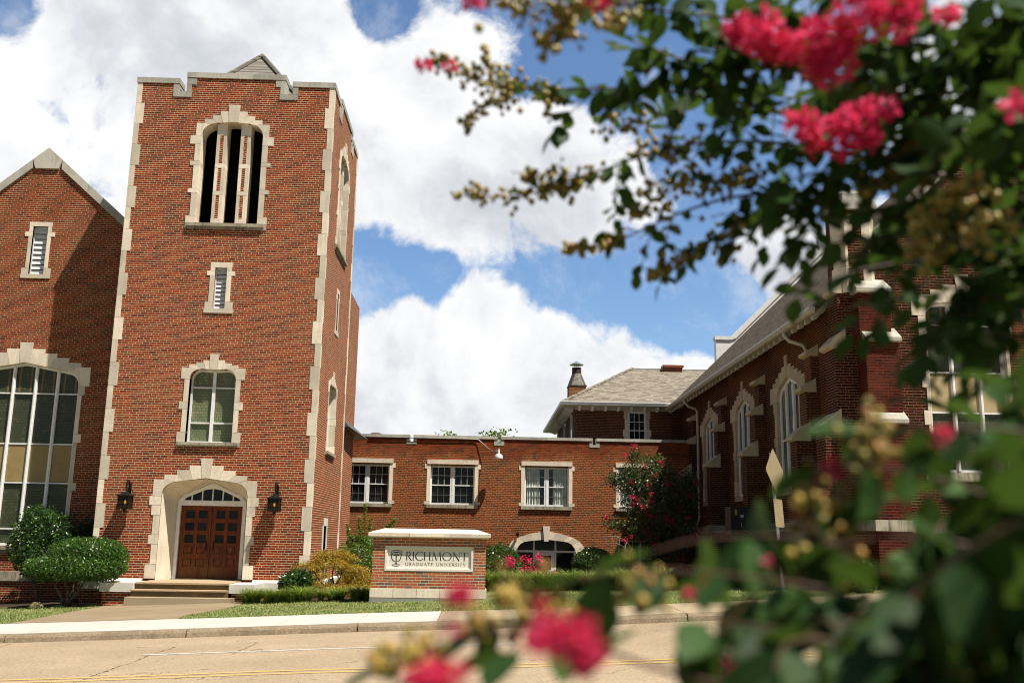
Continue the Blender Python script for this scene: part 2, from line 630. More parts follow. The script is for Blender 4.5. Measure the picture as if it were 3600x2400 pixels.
def mat_ground(name, cols, nscale=1.2, fine=60.0, fine_amt=0.4, rough=0.95, bumpd=0.01, crack=False, streak=None):
    m, t, bs, out = new_mat(name)
    P, _ = obj_co(t)
    n1 = t.noise(P, nscale, 6.0, 0.62, 0.2)
    c = t.ramp(n1, cols)
    n2 = t.noise(P, fine, 3.0, 0.75)
    c = t.mix(t.maprange(n2, 0.32, 0.7, 0.0, fine_amt), c, tuple(x * 0.45 for x in cols[0][1]) + (1,))
    if streak:
        mp = t.new('ShaderNodeMapping')
        t.link(P, mp.inputs[0])
        mp.inputs['Scale'].default_value = streak
        n3 = t.noise(mp.outputs[0], 1.0, 5.0, 0.6)
        c = t.mix(t.maprange(n3, 0.4, 0.75, 0.0, 0.45), c, tuple(x * 0.55 for x in cols[0][1]) + (1,))
    if crack:
        vo = t.new('ShaderNodeTexVoronoi', feature='DISTANCE_TO_EDGE')
        wn = t.new('ShaderNodeTexNoise')
        t.link(P, wn.inputs['Vector'])
        wn.inputs['Scale'].default_value = 2.5
        wn.inputs['Detail'].default_value = 5
        wv = t.vmath('SCALE', t.vmath('SUBTRACT', wn.outputs['Color'], (0.5, 0.5, 0.5)))
        wv.node.inputs['Scale'].default_value = 0.9
        t.link(t.vmath('ADD', P, wv), vo.inputs['Vector'])
        vo.inputs['Scale'].default_value = 0.28
        ck = t.math('MULTIPLY', t.maprange(vo.outputs['Distance'], 0.0, 0.006, 1.0, 0.0), t.maprange(n1, 0.47, 0.56, 0.0, 0.8))
        c = t.mix(ck, c, (0.03, 0.025, 0.02, 1))
    t.link(c, bs.inputs['Base Color'])
    bs.inputs['Roughness'].default_value = rough
    bs.inputs['Specular IOR Level'].default_value = 0.2
    bump(t, bs, n2, 0.5, bumpd)
    return m


def mat_wood(name, hi=(0.26, 0.066, 0.011)):
    m, t, bs, out = new_mat(name)
    P, _ = obj_co(t)
    mp = t.new('ShaderNodeMapping')
    t.link(P, mp.inputs[0])
    mp.inputs['Scale'].default_value = (30, 30, 2.2)
    n = t.noise(mp.outputs[0], 1.0, 5.0, 0.6, 0.6)
    n2 = t.noise(P, 2.2, 4.0, 0.6)
    c = t.ramp(n, [(0.25, (0.03, 0.007, 0.002)), (0.5, (0.13, 0.027, 0.005)), (0.75, hi)])
    sp = t.new('ShaderNodeSeparateXYZ')
    t.link(P, sp.inputs[0])
    low = t.math('MULTIPLY', t.maprange(sp.outputs['Z'], 1.2, 0.4, 0.0, 0.6), t.maprange(n2, 0.35, 0.65, 0.2, 1.0))
    c = t.mix(low, c, (0.16, 0.085, 0.025, 1))
    t.link(c, bs.inputs['Base Color'])
    bs.inputs['Roughness'].default_value = 0.42
    bs.inputs['Specular IOR Level'].default_value = 0.25
    bump(t, bs, n, 0.2, 0.004)
    return m


M = {}
M['brick_tower'] = mat_brick('brick_tower', [(0, (0.09366, 0.01336, 0.005596)), (0.22, (0.2029, 0.02384, 0.006795)), (0.5, (0.2811, 0.03434, 0.007994)), (0.72, (0.3279, 0.04769, 0.01119)), (0.88, (0.1327, 0.03434, 0.01199)), (1, (0.3122, 0.03576, 0.007994))], (0.70, 0.56, 0.35), joint=0.0125)
M['brick_wing'] = mat_brick('brick_wing', [(0, (0.07618, 0.01207, 0.005196)), (0.25, (0.1904, 0.02319, 0.007194)), (0.6, (0.2589, 0.03479, 0.008789)), (0.85, (0.1523, 0.03247, 0.01119)), (1, (0.2818, 0.03247, 0.007994))], (0.62, 0.48, 0.28), joint=0.0115, grime=0.3)
M['brick_link'] = mat_brick('brick_link', [(0, (0.07432, 0.02508, 0.01265)), (0.2, (0.1824, 0.02759, 0.007587)), (0.55, (0.2567, 0.04264, 0.01012)), (0.8, (0.2296, 0.05518, 0.01475)), (0.92, (0.08783, 0.0301, 0.01265)), (1, (0.2702, 0.03762, 0.00843))], (0.54, 0.39, 0.19), row=0.0697, bw=0.2092, joint=0.0115, top_dark=(4.6, 5.3, (0.13, 0.05, 0.025)), grime=0.3)
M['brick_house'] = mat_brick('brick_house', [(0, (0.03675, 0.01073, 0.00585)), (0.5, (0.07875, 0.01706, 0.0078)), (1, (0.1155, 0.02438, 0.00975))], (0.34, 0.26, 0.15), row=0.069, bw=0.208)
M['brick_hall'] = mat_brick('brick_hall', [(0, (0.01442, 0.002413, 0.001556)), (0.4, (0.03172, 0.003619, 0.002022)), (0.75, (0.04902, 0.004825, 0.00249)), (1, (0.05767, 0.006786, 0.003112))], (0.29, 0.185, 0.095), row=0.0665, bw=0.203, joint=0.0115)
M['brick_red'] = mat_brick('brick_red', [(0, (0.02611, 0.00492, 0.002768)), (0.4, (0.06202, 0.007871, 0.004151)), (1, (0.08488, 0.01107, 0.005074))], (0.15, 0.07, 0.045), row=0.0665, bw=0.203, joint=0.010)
M['brick_sign'] = mat_brick('brick_sign', [(0.0, (0.17, 0.11, 0.08)), (0.16, (0.20, 0.13, 0.095)), (0.24, (0.40, 0.10, 0.04)), (0.55, (0.46, 0.13, 0.05)), (0.8, (0.40, 0.15, 0.07)), (1.0, (0.44, 0.11, 0.04))], (0.66, 0.58, 0.42), joint=0.0125, grime=0.12)
M['brick_chimney'] = mat_brick('brick_chimney', [(0.0, (0.10, 0.04, 0.02)), (0.6, (0.24, 0.08, 0.03)), (1.0, (0.30, 0.10, 0.04))], (0.42, 0.33, 0.18), joint=0.014)
M['stone'] = mat_stone('limestone', (0.75, 0.66, 0.525), (0.55, 0.48, 0.38), 0.75, island=0.2, streak=0.22, streak_col=(0.26, 0.22, 0.16))
M['stone_cool'] = mat_stone('weathered_limestone', (0.47, 0.45, 0.39), (0.27, 0.26, 0.22), 0.8, island=0.18, streak=0.25, streak_col=(0.16, 0.15, 0.13))
M['stone_tan'] = mat_stone('tan_limestone', (0.52, 0.435, 0.30), (0.36, 0.30, 0.20), 0.7, streak=0.2)
M['stone_sill'] = mat_stone('stained_limestone', (0.42, 0.38, 0.29), (0.20, 0.17, 0.11), 0.9, streak=0.75)
M['stone_pale'] = mat_stone('pale_limestone', (0.68, 0.65, 0.57), (0.50, 0.47, 0.40), 0.5, island=0.05)
M['block_grey'] = mat_stone('grey_block', (0.30, 0.29, 0.27), (0.2, 0.2, 0.19), 0.6)
M['panel_stone'] = mat_stone('carved_panel', (0.78, 0.735, 0.65), (0.70, 0.655, 0.57), 0.4, island=0.0)
M['white'] = mat_plain('white_paint', (0.82, 0.82, 0.81), 0.45, var=0.06)
M['grey_muntin'] = mat_plain('screened_muntin', (0.16, 0.17, 0.16), 0.6)
M['cream'] = mat_plain('cream_paint', (0.50, 0.46, 0.38), 0.5, var=0.08)
M['soffit'] = mat_plain('shaded_soffit', (0.20, 0.165, 0.11), 0.7)  # darker than the cream trim: shade between the brackets put into the colour
M['louvre'] = mat_plain('louvre_paint', (0.70, 0.71, 0.72), 0.5, var=0.06)
M['glass'] = mat_glass('window_glass')
M['glass_side'] = mat_glass('sky_grey_glass', (0.055, 0.055, 0.05), 0.06)  # base colour raised to carry reflected sky
M['stained'] = mat_stained('stained_glass', 1.35, .2)
M['stained_skylit'] = mat_stained('stained_glass_skylit', 3.8, .10)  # brightened copy: sky reflection on the protective glazing is in the colour
M['tan_panel'] = mat_plain('tan_panel', (0.30, 0.215, 0.085), 0.55, var=0.08, nscale=3)
M['tan_panel_light'] = mat_plain('tan_panel_light', (0.42, 0.33, 0.17), 0.55, var=0.08, nscale=3)
M['tan_strip'] = mat_plain('ochre_strip', (0.17, 0.11, 0.035), 0.6, var=0.1)
M['wood'] = mat_wood('varnished_oak')
M['wood_panel'] = mat_wood('worn_oak', (0.30, 0.12, 0.03))
M['black'] = mat_plain('void', (0.006, 0.006, 0.006), 0.9, spec=0.1)  # flat black stands in for the unlit interiors behind openings
M['iron'] = mat_plain('wrought_iron', (0.02, 0.017, 0.014), 0.45, metal=0.6, nscale=40, var=0.3)
M['lamp_glass'] = mat_glass('lantern_glass', (0.05, 0.04, 0.025), 0.15)
M['bulb'] = mat_plain('lit_bulb', (1.0, 0.7, 0.2), 0.4, emit=(1.0, 0.55, 0.08, 5.0))
M['shingle_tan'] = mat_shingle('shingle_tan', [(0.0, (0.13, 0.112, 0.088)), (0.45, (0.25, 0.22, 0.175)), (1.0, (0.36, 0.32, 0.26))])
M['shingle_brown'] = mat_shingle('shingle_brown', [(0.0, (0.055, 0.042, 0.026)), (0.5, (0.112, 0.088, 0.056)), (1.0, (0.18, 0.143, 0.092))], row=0.13)
M['shingle_grey'] = mat_shingle('shingle_grey', [(0, (0.16, 0.1476, 0.1275)), (0.5, (0.224, 0.205, 0.1785)), (1, (0.288, 0.2624, 0.2295))], row=0.18, bw=2.0)
M['galv'] = mat_plain('galvanised_steel', (0.42, 0.46, 0.47), 0.42, metal=0.75, nscale=14)
M['rust'] = mat_plain('rusty_metal', (0.085, 0.04, 0.028), 0.6, metal=0.3, nscale=12, var=0.3)
M['tin'] = mat_plain('dull_tin', (0.14, 0.125, 0.105), 0.5, metal=0.5, nscale=8, var=0.25)
M['hvac'] = mat_plain('dark_casing', (0.018, 0.018, 0.018), 0.45, var=0.2)
M['paper'] = mat_plain('paper_label', (0.6, 0.58, 0.5), 0.6)
M['yellow_label'] = mat_plain('yellow_label', (0.55, 0.36, 0.05), 0.6)
M['sign_back'] = mat_plain('bare_aluminium', (0.30, 0.24, 0.14), 0.5, metal=0.1, var=0.05)
M['text'] = mat_plain('black_lettering', (0.012, 0.011, 0.011), 0.6)
M['text2'] = mat_plain('brown_lettering', (0.13, 0.10, 0.075), 0.7)
M['road'] = mat_ground('road_chipseal', [(0.3, (0.35, 0.265, 0.175)), (0.55, (0.42, 0.325, 0.22)), (0.75, (0.48, 0.375, 0.26))], 0.5, 26.0, 0.6, bumpd=0.02, crack=True)
M['walk'] = mat_ground('pale_concrete', [(0.3, (0.46, 0.43, 0.385)), (0.7, (0.55, 0.52, 0.47))], 0.8, 80.0, 0.10)
M['walk_old'] = mat_ground('old_concrete', [(0.3, (0.34, 0.27, 0.175)), (0.7, (0.42, 0.34, 0.23))], 0.8, 50.0, 0.3)
M['path'] = mat_ground('tan_concrete', [(0.3, (0.25, 0.19, 0.12)), (0.7, (0.32, 0.25, 0.165))], 0.7, 45.0, 0.25, streak=(0.6, 9, 1))
M['curb'] = mat_ground('stained_curb', [(0.3, (0.20, 0.155, 0.10)), (0.55, (0.30, 0.235, 0.155)), (0.75, (0.38, 0.30, 0.205))], 3.0, 30.0, 0.6)
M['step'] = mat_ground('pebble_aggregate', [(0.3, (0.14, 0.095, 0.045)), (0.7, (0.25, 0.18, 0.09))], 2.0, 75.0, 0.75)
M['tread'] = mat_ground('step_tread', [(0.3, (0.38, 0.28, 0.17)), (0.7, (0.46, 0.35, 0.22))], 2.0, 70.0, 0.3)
M['soil'] = mat_ground('mulch_soil', [(0.3, (0.03, 0.02, 0.012)), (0.7, (0.075, 0.05, 0.03))], 3.0, 40.0, 0.6)
M['turf'] = mat_ground('turf', [(0.3, (0.09, 0.11, 0.03)), (0.5, (0.15, 0.16, 0.05)), (0.68, (0.30, 0.24, 0.11))], 0.9, 50.0, 0.5)
M['crack'] = mat_ground('crack_filler', [(0.3, (0.09, 0.065, 0.04)), (0.7, (0.20, 0.15, 0.10))], 4.0, 40.0, 0.4)
M['far'] = mat_ground('far_ground', [(0.3, (0.09, 0.10, 0.05)), (0.7, (0.14, 0.13, 0.07))], 0.1, 4.0, 0.4)
M['line_white'] = mat_ground('road_paint_white', [(0.3, (0.50, 0.48, 0.45)), (0.7, (0.66, 0.65, 0.63))], 3.0, 60.0, 0.5)
M['line_yellow'] = mat_ground('road_paint_yellow', [(0.3, (0.50, 0.35, 0.13)), (0.7, (0.56, 0.41, 0.17))], 3.0, 60.0, 0.35)
M['rock'] = mat_stone('field_rock', (0.50, 0.38, 0.2), (0.3, 0.2, 0.1), 0.7, scale=4)
M['bark'] = mat_stone('grey_bark', (0.16, 0.12, 0.085), (0.07, 0.05, 0.035), 0.8, scale=6)
M['bark_dark'] = mat_stone('dark_bark', (0.07, 0.05, 0.035), (0.03, 0.02, 0.015), 0.8, scale=6)
M['twig'] = mat_plain('reddish_twig', (0.11, 0.05, 0.028), 0.5, var=0.25, nscale=60)
M['curtain'] = mat_plain('pale_curtain', (0.86, 0.90, 0.84), 0.8, var=0.15)
G_BOX = [(0.0, (0.012, 0.035, 0.006)), (0.45, (0.03, 0.085, 0.012)), (0.8, (0.065, 0.15, 0.018)), (1.0, (0.13, 0.20, 0.03))]
M['leaf_box'] = mat_leaf('holly_leaf', G_BOX, 0.30, 0.2)
M['leaf_dark'] = mat_leaf('dark_glossy_leaf', [(0.0, (0.008, 0.022, 0.006)), (0.6, (0.02, 0.055, 0.012)), (1.0, (0.05, 0.09, 0.02))], 0.3, 0.12)
M['leaf_maple'] = mat_leaf('ochre_maple_leaf', [(0.0, (0.16, 0.14, 0.015)), (0.5, (0.34, 0.24, 0.022)), (0.8, (0.44, 0.28, 0.03)), (1.0, (0.44, 0.19, 0.03))], 0.5, 0.35, (0.5, 0.34, 0.03))
M['leaf_light'] = mat_leaf('light_green_leaf', [(0.0, (0.03, 0.08, 0.008)), (0.5, (0.09, 0.17, 0.02)), (1.0, (0.19, 0.24, 0.035))], 0.4, 0.35, (0.22, 0.34, 0.03))
M['leaf_crape'] = mat_leaf('crape_leaf', [(0.0, (0.015, 0.035, 0.008)), (0.5, (0.035, 0.075, 0.016)), (0.85, (0.06, 0.10, 0.02)), (1.0, (0.13, 0.07, 0.02))], 0.33, 0.2, (0.14, 0.2, 0.03))
M['leaf_red'] = mat_leaf('bronze_leaf', [(0.0, (0.05, 0.05, 0.012)), (0.5, (0.12, 0.10, 0.02)), (1.0, (0.22, 0.07, 0.025))], 0.4, 0.25, (0.25, 0.15, 0.03))
M['leaf_strap'] = mat_leaf('liriope_blade', [(0.0, (0.04, 0.08, 0.008)), (0.45, (0.13, 0.20, 0.022)), (0.8, (0.28, 0.33, 0.06)), (1.0, (0.55, 0.46, 0.16))], 0.35, 0.25, (0.2, 0.28, 0.03))
M['grass'] = mat_leaf('grass_blade', [(0.0, (0.10, 0.15, 0.03)), (0.4, (0.19, 0.26, 0.06)), (0.7, (0.29, 0.35, 0.11)), (1.0, (0.52, 0.43, 0.20))], 0.5, 0.3, (0.2, 0.3, 0.06))
M['petal'] = mat_leaf('pink_petal', [(0.0, (0.50, 0.010, 0.07)), (0.5, (0.74, 0.03, 0.15)), (1.0, (0.88, 0.14, 0.28))], 0.6, 0.35, (0.85, 0.06, 0.16), 0.2)
M['petal_deep'] = mat_leaf('red_petal', [(0.0, (0.42, 0.008, 0.04)), (0.5, (0.64, 0.02, 0.09)), (1.0, (0.80, 0.08, 0.18))], 0.6, 0.3, (0.8, 0.04, 0.09), 0.2)

# ------------------------------------------------------------------ ground levels
_ZX = np.array([-400, -60, -14, -8.6, -5.3, -2, 0, 2.2, 3.8, 6, 8, 14, 60, 400.0])
_ZZ = np.array([-2.6, -2.4, -.57, -.355, -.215, -.065, .01, .1, .19, .31, .45, .82, 2.6, 3.0])


def zr(x):
    return np.interp(x, _ZX, _ZZ)


def zg(x):
    return zr(x) + 0.15


STEPX = np.concatenate([[-400, -200, -100, -60, -40, -25], np.arange(-18, 18.01, 0.5), [25, 40, 60, 100, 200, 400]])


def strip(name, y0, y1, off0, off1, mat, kind, x0=-400, x1=400, thick=None):
    xs = np.array([x for x in STEPX if x0 < x < x1])
    xs = np.concatenate([[x0], xs, [x1]])
    vs, fs = [], []
    n = len(xs)
    for x in xs:
        vs.append((x, y0, float(zr(x)) + off0))
    for x in xs:
        vs.append((x, y1, float(zr(x)) + off1))
    for i in range(n - 1):
        fs.append((i, i + 1, n + i + 1, n + i))
    if thick:
        b = len(vs)
        vs += [(p[0], p[1], p[2] - thick) for p in vs]
        for i in range(n - 1):
            fs.append((i, b + i, b + i + 1, i + 1))
            fs.append((n + i, n + i + 1, b + n + i + 1, b + n + i))
        fs.append((0, n, b + n, b))
        fs.append((n - 1, b + n - 1, b + 2 * n - 1, 2 * n - 1))
    mb = MB().add(vs, fs)
    o = mb.build(name, mat, recalc=bool(thick))
    return tag(o, kind=kind) if kind else o


strip('road', 6.2, 18.72, 0.0, 0.0, M['road'], 'structure')
strip('near_verge', -60, 6.2, 0.12, 0.12, M['far'], 'structure')
strip('lawn', 21.12, 44.0, 0.15, 0.15, M['turf'], 'structure')
strip('terrain', 44.0, 900, 0.15, -1.0, M['far'], 'structure')
WALK_R = -0.75


def slabs(y0, y1, x0, x1, pitch, mat, off):
    mb = MB()
    x = x0
    while x < x1 - .05:
        e = min(x + pitch, x1)
        a, b = x + .006, e - .006
        za, zb = float(zr(a)) + off, float(zr(b)) + off
        mb.hexa([(a, y0, za - .15), (b, y0, zb - .15), (b, y1, zb - .13), (a, y1, za - .13), (a, y0, za), (b, y0, zb), (b, y1, zb + .022), (a, y1, za + .022)])
        x = e
    return tag(mb.build('sidewalk', mat), kind='structure')


strip('walk_bed', 18.85, 21.115, 0.118, 0.14, M['soil'], 'structure')
slabs(18.895, 21.12, -48.75, WALK_R, 1.5, M['walk'], .14)
slabs(18.895, 21.12, WALK_R, 8.55, 1.55, M['walk_old'], .137)
slabs(18.895, 21.12, 8.55, 44, 1.5, M['walk'], .14)


def build_curb():
    prof = [(18.62, -0.05), (18.66, 0.085), (18.69, 0.118), (18.73, 0.13), (18.892, 0.136), (18.892, -0.05)]
    joints = [-400, -60, -30, -18, -14.5, -11.4, -8.55, -5.3, -2.2, 0.9, 3.9, 7.0, 10.1, 13.2, 17, 30, 60, 400]
    mb = MB()
    for a, b in zip(joints[:-1], joints[1:]):
        xs = [a + 0.012] + [x for x in np.arange(math.ceil(a * 2) / 2, b, 0.5) if a + 0.02 < x < b - 0.02 and abs(x) < 20] + [b - 0.012]
        vs, fs = [], []
        for x in xs:
            wob = 0.006 * math.sin(x * 5.1) + 0.004 * math.sin(x * 13.7)
            for y, z in prof:
                vs.append((x, y + wob, float(zr(x)) + z + wob * 0.5))
        k = len(prof)
        for i in range(len(xs) - 1):
            for j in range(k):
                j2 = (j + 1) % k
                fs.append((i * k + j, i * k + j2, (i + 1) * k + j2, (i + 1) * k + j))
        fs.append(tuple(range(k)))
        fs.append(tuple(reversed([(len(xs) - 1) * k + j for j in range(k)])))
        mb.add(vs, fs)
    tag(mb.build('curb', M['curb']), kind='structure')


build_curb()


def strip_mark(name, y, w, x0, x1, mat, wob=0.0):
    xs = [x0 + (x1 - x0) * i / 60 for i in range(61)]
    vs = []
    for x in xs:
        e = wob * math.sin(x * 1.7)
        vs += [(x, y + e, float(zr(x)) + 0.005), (x, y + w + e, float(zr(x)) + 0.005)]
    fs = [(2 * i, 2 * i + 2, 2 * i + 3, 2 * i + 1) for i in range(60)]
    tag(MB().add(vs, fs).build(name, mat, recalc=False), kind='structure')


strip_mark('lane_line', 15.85, 0.10, -5.15, 0.6, M['line_white'])
strip_mark('centre_line', 13.05, 0.11, -30, 30, M['line_yellow'], 0.02)
strip_mark('centre_line', 13.32, 0.11, -30, 30, M['line_yellow'], 0.02)


def road_crack(x, y0, y1, seed):
    rr = random.Random(seed)
    n = int((y1 - y0) / .06)
    vs = []
    xx = x
    for k in range(n + 1):
        y = y0 + (y1 - y0) * k / n
        xx += rr.uniform(-.022, .022) + (x - xx) * .12
        w = .002 + .008 * rr.random() ** 2 + (.022 if rr.random() < .05 else 0)
        if k in (0, n):
            w = .001
        vs += [(xx - w, y, float(zr(xx)) + .004), (xx + w, y, float(zr(xx)) + .004)]
    fs = [(2 * k, 2 * k + 1, 2 * k + 3, 2 * k + 2) for k in range(n)]
    tag(MB().add(vs, fs).build('road_crack', M['crack'], recalc=False), kind='structure')


for cx_, ya_, yb_, sd_ in ((-5.0, 12.9, 17.1, 1), (-3.72, 15.6, 17.3, 2), (4.62, 11.8, 13.0, 3), (1.4, 14.2, 18.4, 4), (-8.3, 15.2, 18.5, 5)):
    road_crack(cx_, ya_, yb_, sd_)


def poly_sheet(name, pts, off, mat, kind='structure', thick=0.12):
    """a slab that follows the slope of the ground"""
    tri = tessellate_polygon([[Vector((p[0], p[1], 0)) for p in pts]])
    n = len(pts)
    vs = [(x, y, float(zg(x)) + off) for x, y in pts] + [(x, y, float(zg(x)) + off - thick) for x, y in pts]
    fs = [tuple(t) for t in tri] + [(i, (i + 1) % n, (i + 1) % n + n, i + n) for i in range(n)]
    return tag(MB().add(vs, fs).build(name, mat), kind=kind)


# walkway from the pavement to the church door (widens towards the street)
poly_sheet('walkway', [(-9.6, 21.125), (-6.22, 21.125), (-6.3, 22.0), (-6.1, 23.0), (-5.95, 24.0), (-5.9, 25.0), (-6.0, 26.1), (-6.2, 26.55), (-9.35, 26.55), (-9.6, 26.3), (-9.65, 24), (-9.6, 22.5)], 0.02, M['path'])
poly_sheet('flower_bed', [(-5.8, 25.75), (-2.95, 25.5), (-2.7, 26), (-2.7, 39.3), (-4.6, 39.3), (-4.6, 27.8), (-5.8, 27.8)], 0.012, M['soil'])
poly_sheet('flower_bed', [(0.4, 28.2), (8.0, 26.2), (8.1, 39.3), (0.4, 39.3)], 0.012, M['soil'])
poly_sheet('flower_bed', [(-16, 27.2), (-10.2, 26.3), (-10.72, 27.9), (-10.72, 29.8), (-16, 29.8)], 0.012, M['soil'])


# ------------------------------------------------------------------ architectural helpers
def tudor(w, zs, apex, r, n=7, cx=0.0, up=True):
    """points of a four-centred arch from the right springing over the apex to the left springing"""
    cxr = w - r
    best, bt = 1e9, 0
    for i in range(1, 900):
        th = i / 900 * PI / 2
        px, pz = cxr + r * math.cos(th), zs + r * math.sin(th)
        tx, tz = -math.sin(th), math.cos(th)
        k = -px / tx
        e = abs(pz + k * tz - apex)
        if e < best:
            best, bt = e, th
    right = [(cxr + r * math.cos(bt * i / n), zs + r * math.sin(bt * i / n)) for i in range(n + 1)]
    pts = right + [(0.0, apex)] + [(-x, z) for x, z in reversed(right)]
    return [(cx + x, z) for x, z in pts]


def arch_loop(cx, w, z0, zs, apex, r, n=7):
    a = tudor(w, zs, apex, r, n, cx)
    return [(cx + w, z0)] + a + [(cx - w, z0)]


def on_arch(w, zs, apex, r, x):
    """height of the arch above offset x (0 <= x <= w)"""
    pts = tudor(w, zs, apex, r, 12)
    half = [p for p in pts if p[0] >= -1e-6]
    half.sort()
    xs = [p[0] for p in half]
    zs_ = [p[1] for p in half]
    return float(np.interp(x, xs, zs_))


def shrink(poly, e):
    cx = sum(p[0] for p in poly) / len(poly)
    cz = sum(p[1] for p in poly) / len(poly)
    out = []
    for x, z in poly:
        dx, dz = cx - x, cz - z
        L = math.hypot(dx, dz) + 1e-9
        out.append((x + dx / L * e, z + dz / L * e))
    return out


def gothic_surround(mb, fr, cx, w, zs, apex, r, key, steps, jambs, z0, d0=-0.35, d1=0.02, e=0.004):
    """stepped voussoirs over a Tudor arch plus toothed jambs.
    key = (half width top, half width bottom, top z); steps = [(outer x, top z)...] from the key outwards, the last one is the
    shoulder with its own bottom z as third value; jambs = [(outer x, z bottom, z top)...]; all offsets from cx"""
    kt, kb, kz = key
    pts = sorted([p for p in tudor(w, zs, apex, r, 8) if p[0] >= -1e-6])      # from the apex outwards
    n = len(steps)
    ss = (zs if len(steps[-1]) < 3 else steps[-1][2])
    cuts = [kb + (w - kb) * 0.93 * (i + 1) / n for i in range(n)]
    H = lambda x: on_arch(w, zs, apex, r, x)
    mb.prism(fr, shrink([(cx - kt, kz), (cx + kt, kz), (cx + kb, H(kb)), (cx, apex), (cx - kb, H(kb))], e), d0, d1 + 0.012)
    prev_out, prev_in = None, kb
    for i, st in enumerate(steps):
        x1, zt = st[0], st[1]
        last = i == n - 1
        # left joint: on the key for the first one
        if i == 0:
            f = (zt - H(kb)) / (kz - H(kb))
            pl = (kb + (kt - kb) * f, zt)
        else:
            pl = (steps[i - 1][0] - (0.02 if not last else 0.02), zt)
        if not last:
            zn = steps[i + 1][1]
            xin = cuts[i]
            poly = [pl, (x1, zt), (x1, zn), (xin, H(xin)), (prev_in, H(prev_in))]
            poly = [poly[0], poly[1], (x1, zn), (x1 - 0.02, zn), (xin, H(xin)), (prev_in, H(prev_in))]
        else:
            arc = [p for p in pts if p[0] > prev_in + 0.01]
            arc = sorted(arc, key=lambda p: (p[0], -p[1]))
            poly = [pl, (x1, zt), (x1, ss), (w, ss)]
            if ss < zs - 1e-4:
                poly.append((w, zs))
            poly += [p for p in reversed(arc) if not (abs(p[0] - w) < 1e-4)] + [(prev_in, H(prev_in))]
        for sgn in (1, -1):
            mb.prism(fr, shrink([(cx + sgn * x, z) for x, z in poly], e), d0, d1)
        prev_in = cuts[i]
    for x1, b0, b1 in jambs:
        for sgn in (1, -1):
            a0, a1 = sorted((cx + sgn * w, cx + sgn * x1))
            mb.fbox(fr, a0, a1, b0 + e, b1 - e, d0, d1)


def quoins(mb, frs, z0, z1, h, wide, narrow, start_wide=True, d=0.014, back=0.12):
    """alternating corner stones; frs = [(frame, a of the corner, direction into the wall)]"""
    z, k = z0, 0
    while z < z1 - 0.02:
        t = min(z + h, z1)
        big = (k % 2 == 0) == start_wide
        for (fr, a, sg) in frs:
            wd = wide if big else narrow
            a0, a1 = sorted((a, a + sg * wd))
            mb.fbox(fr, a0, a1, z + 0.004, t - 0.004, -back, d)
        z, k = t, k + 1


def corner_quoins(mb, x, y, sx, sy, z0, z1, h, wide, narrow, start_wide=True, d=0.014):
    """L stones at a building corner (x, y); sx, sy = direction into the walls"""
    z, k = z0, 0
    while z < z1 - 0.02:
        t = min(z + h, z1)
        big = (k % 2 == 0) == start_wide
        wx, wy = (wide, narrow) if big else (narrow, wide)
        px = [x - sx * d, x + sx * wx]
        py = [y - sy * d, y + sy * 0.1]
        mb.box(min(px), max(px), min(py), max(py), z + 0.004, t - 0.004)
        px = [x - sx * d, x + sx * 0.1]
        py = [y + sy * 0.1, y + sy * wy]
        mb.box(min(px), max(px), min(py), max(py), z + 0.004, t - 0.004)
        z, k = t, k + 1


# ------------------------------------------------------------------ the bell tower
TX0, TX1, TY0, TY1 = -10.715, -4.755, 28.0, 33.75
TF, TS = FRONT(TY0), RIGHT(TX1)
TCX = -7.745          # centre line of the front
SCX = 30.86           # centre line of the side


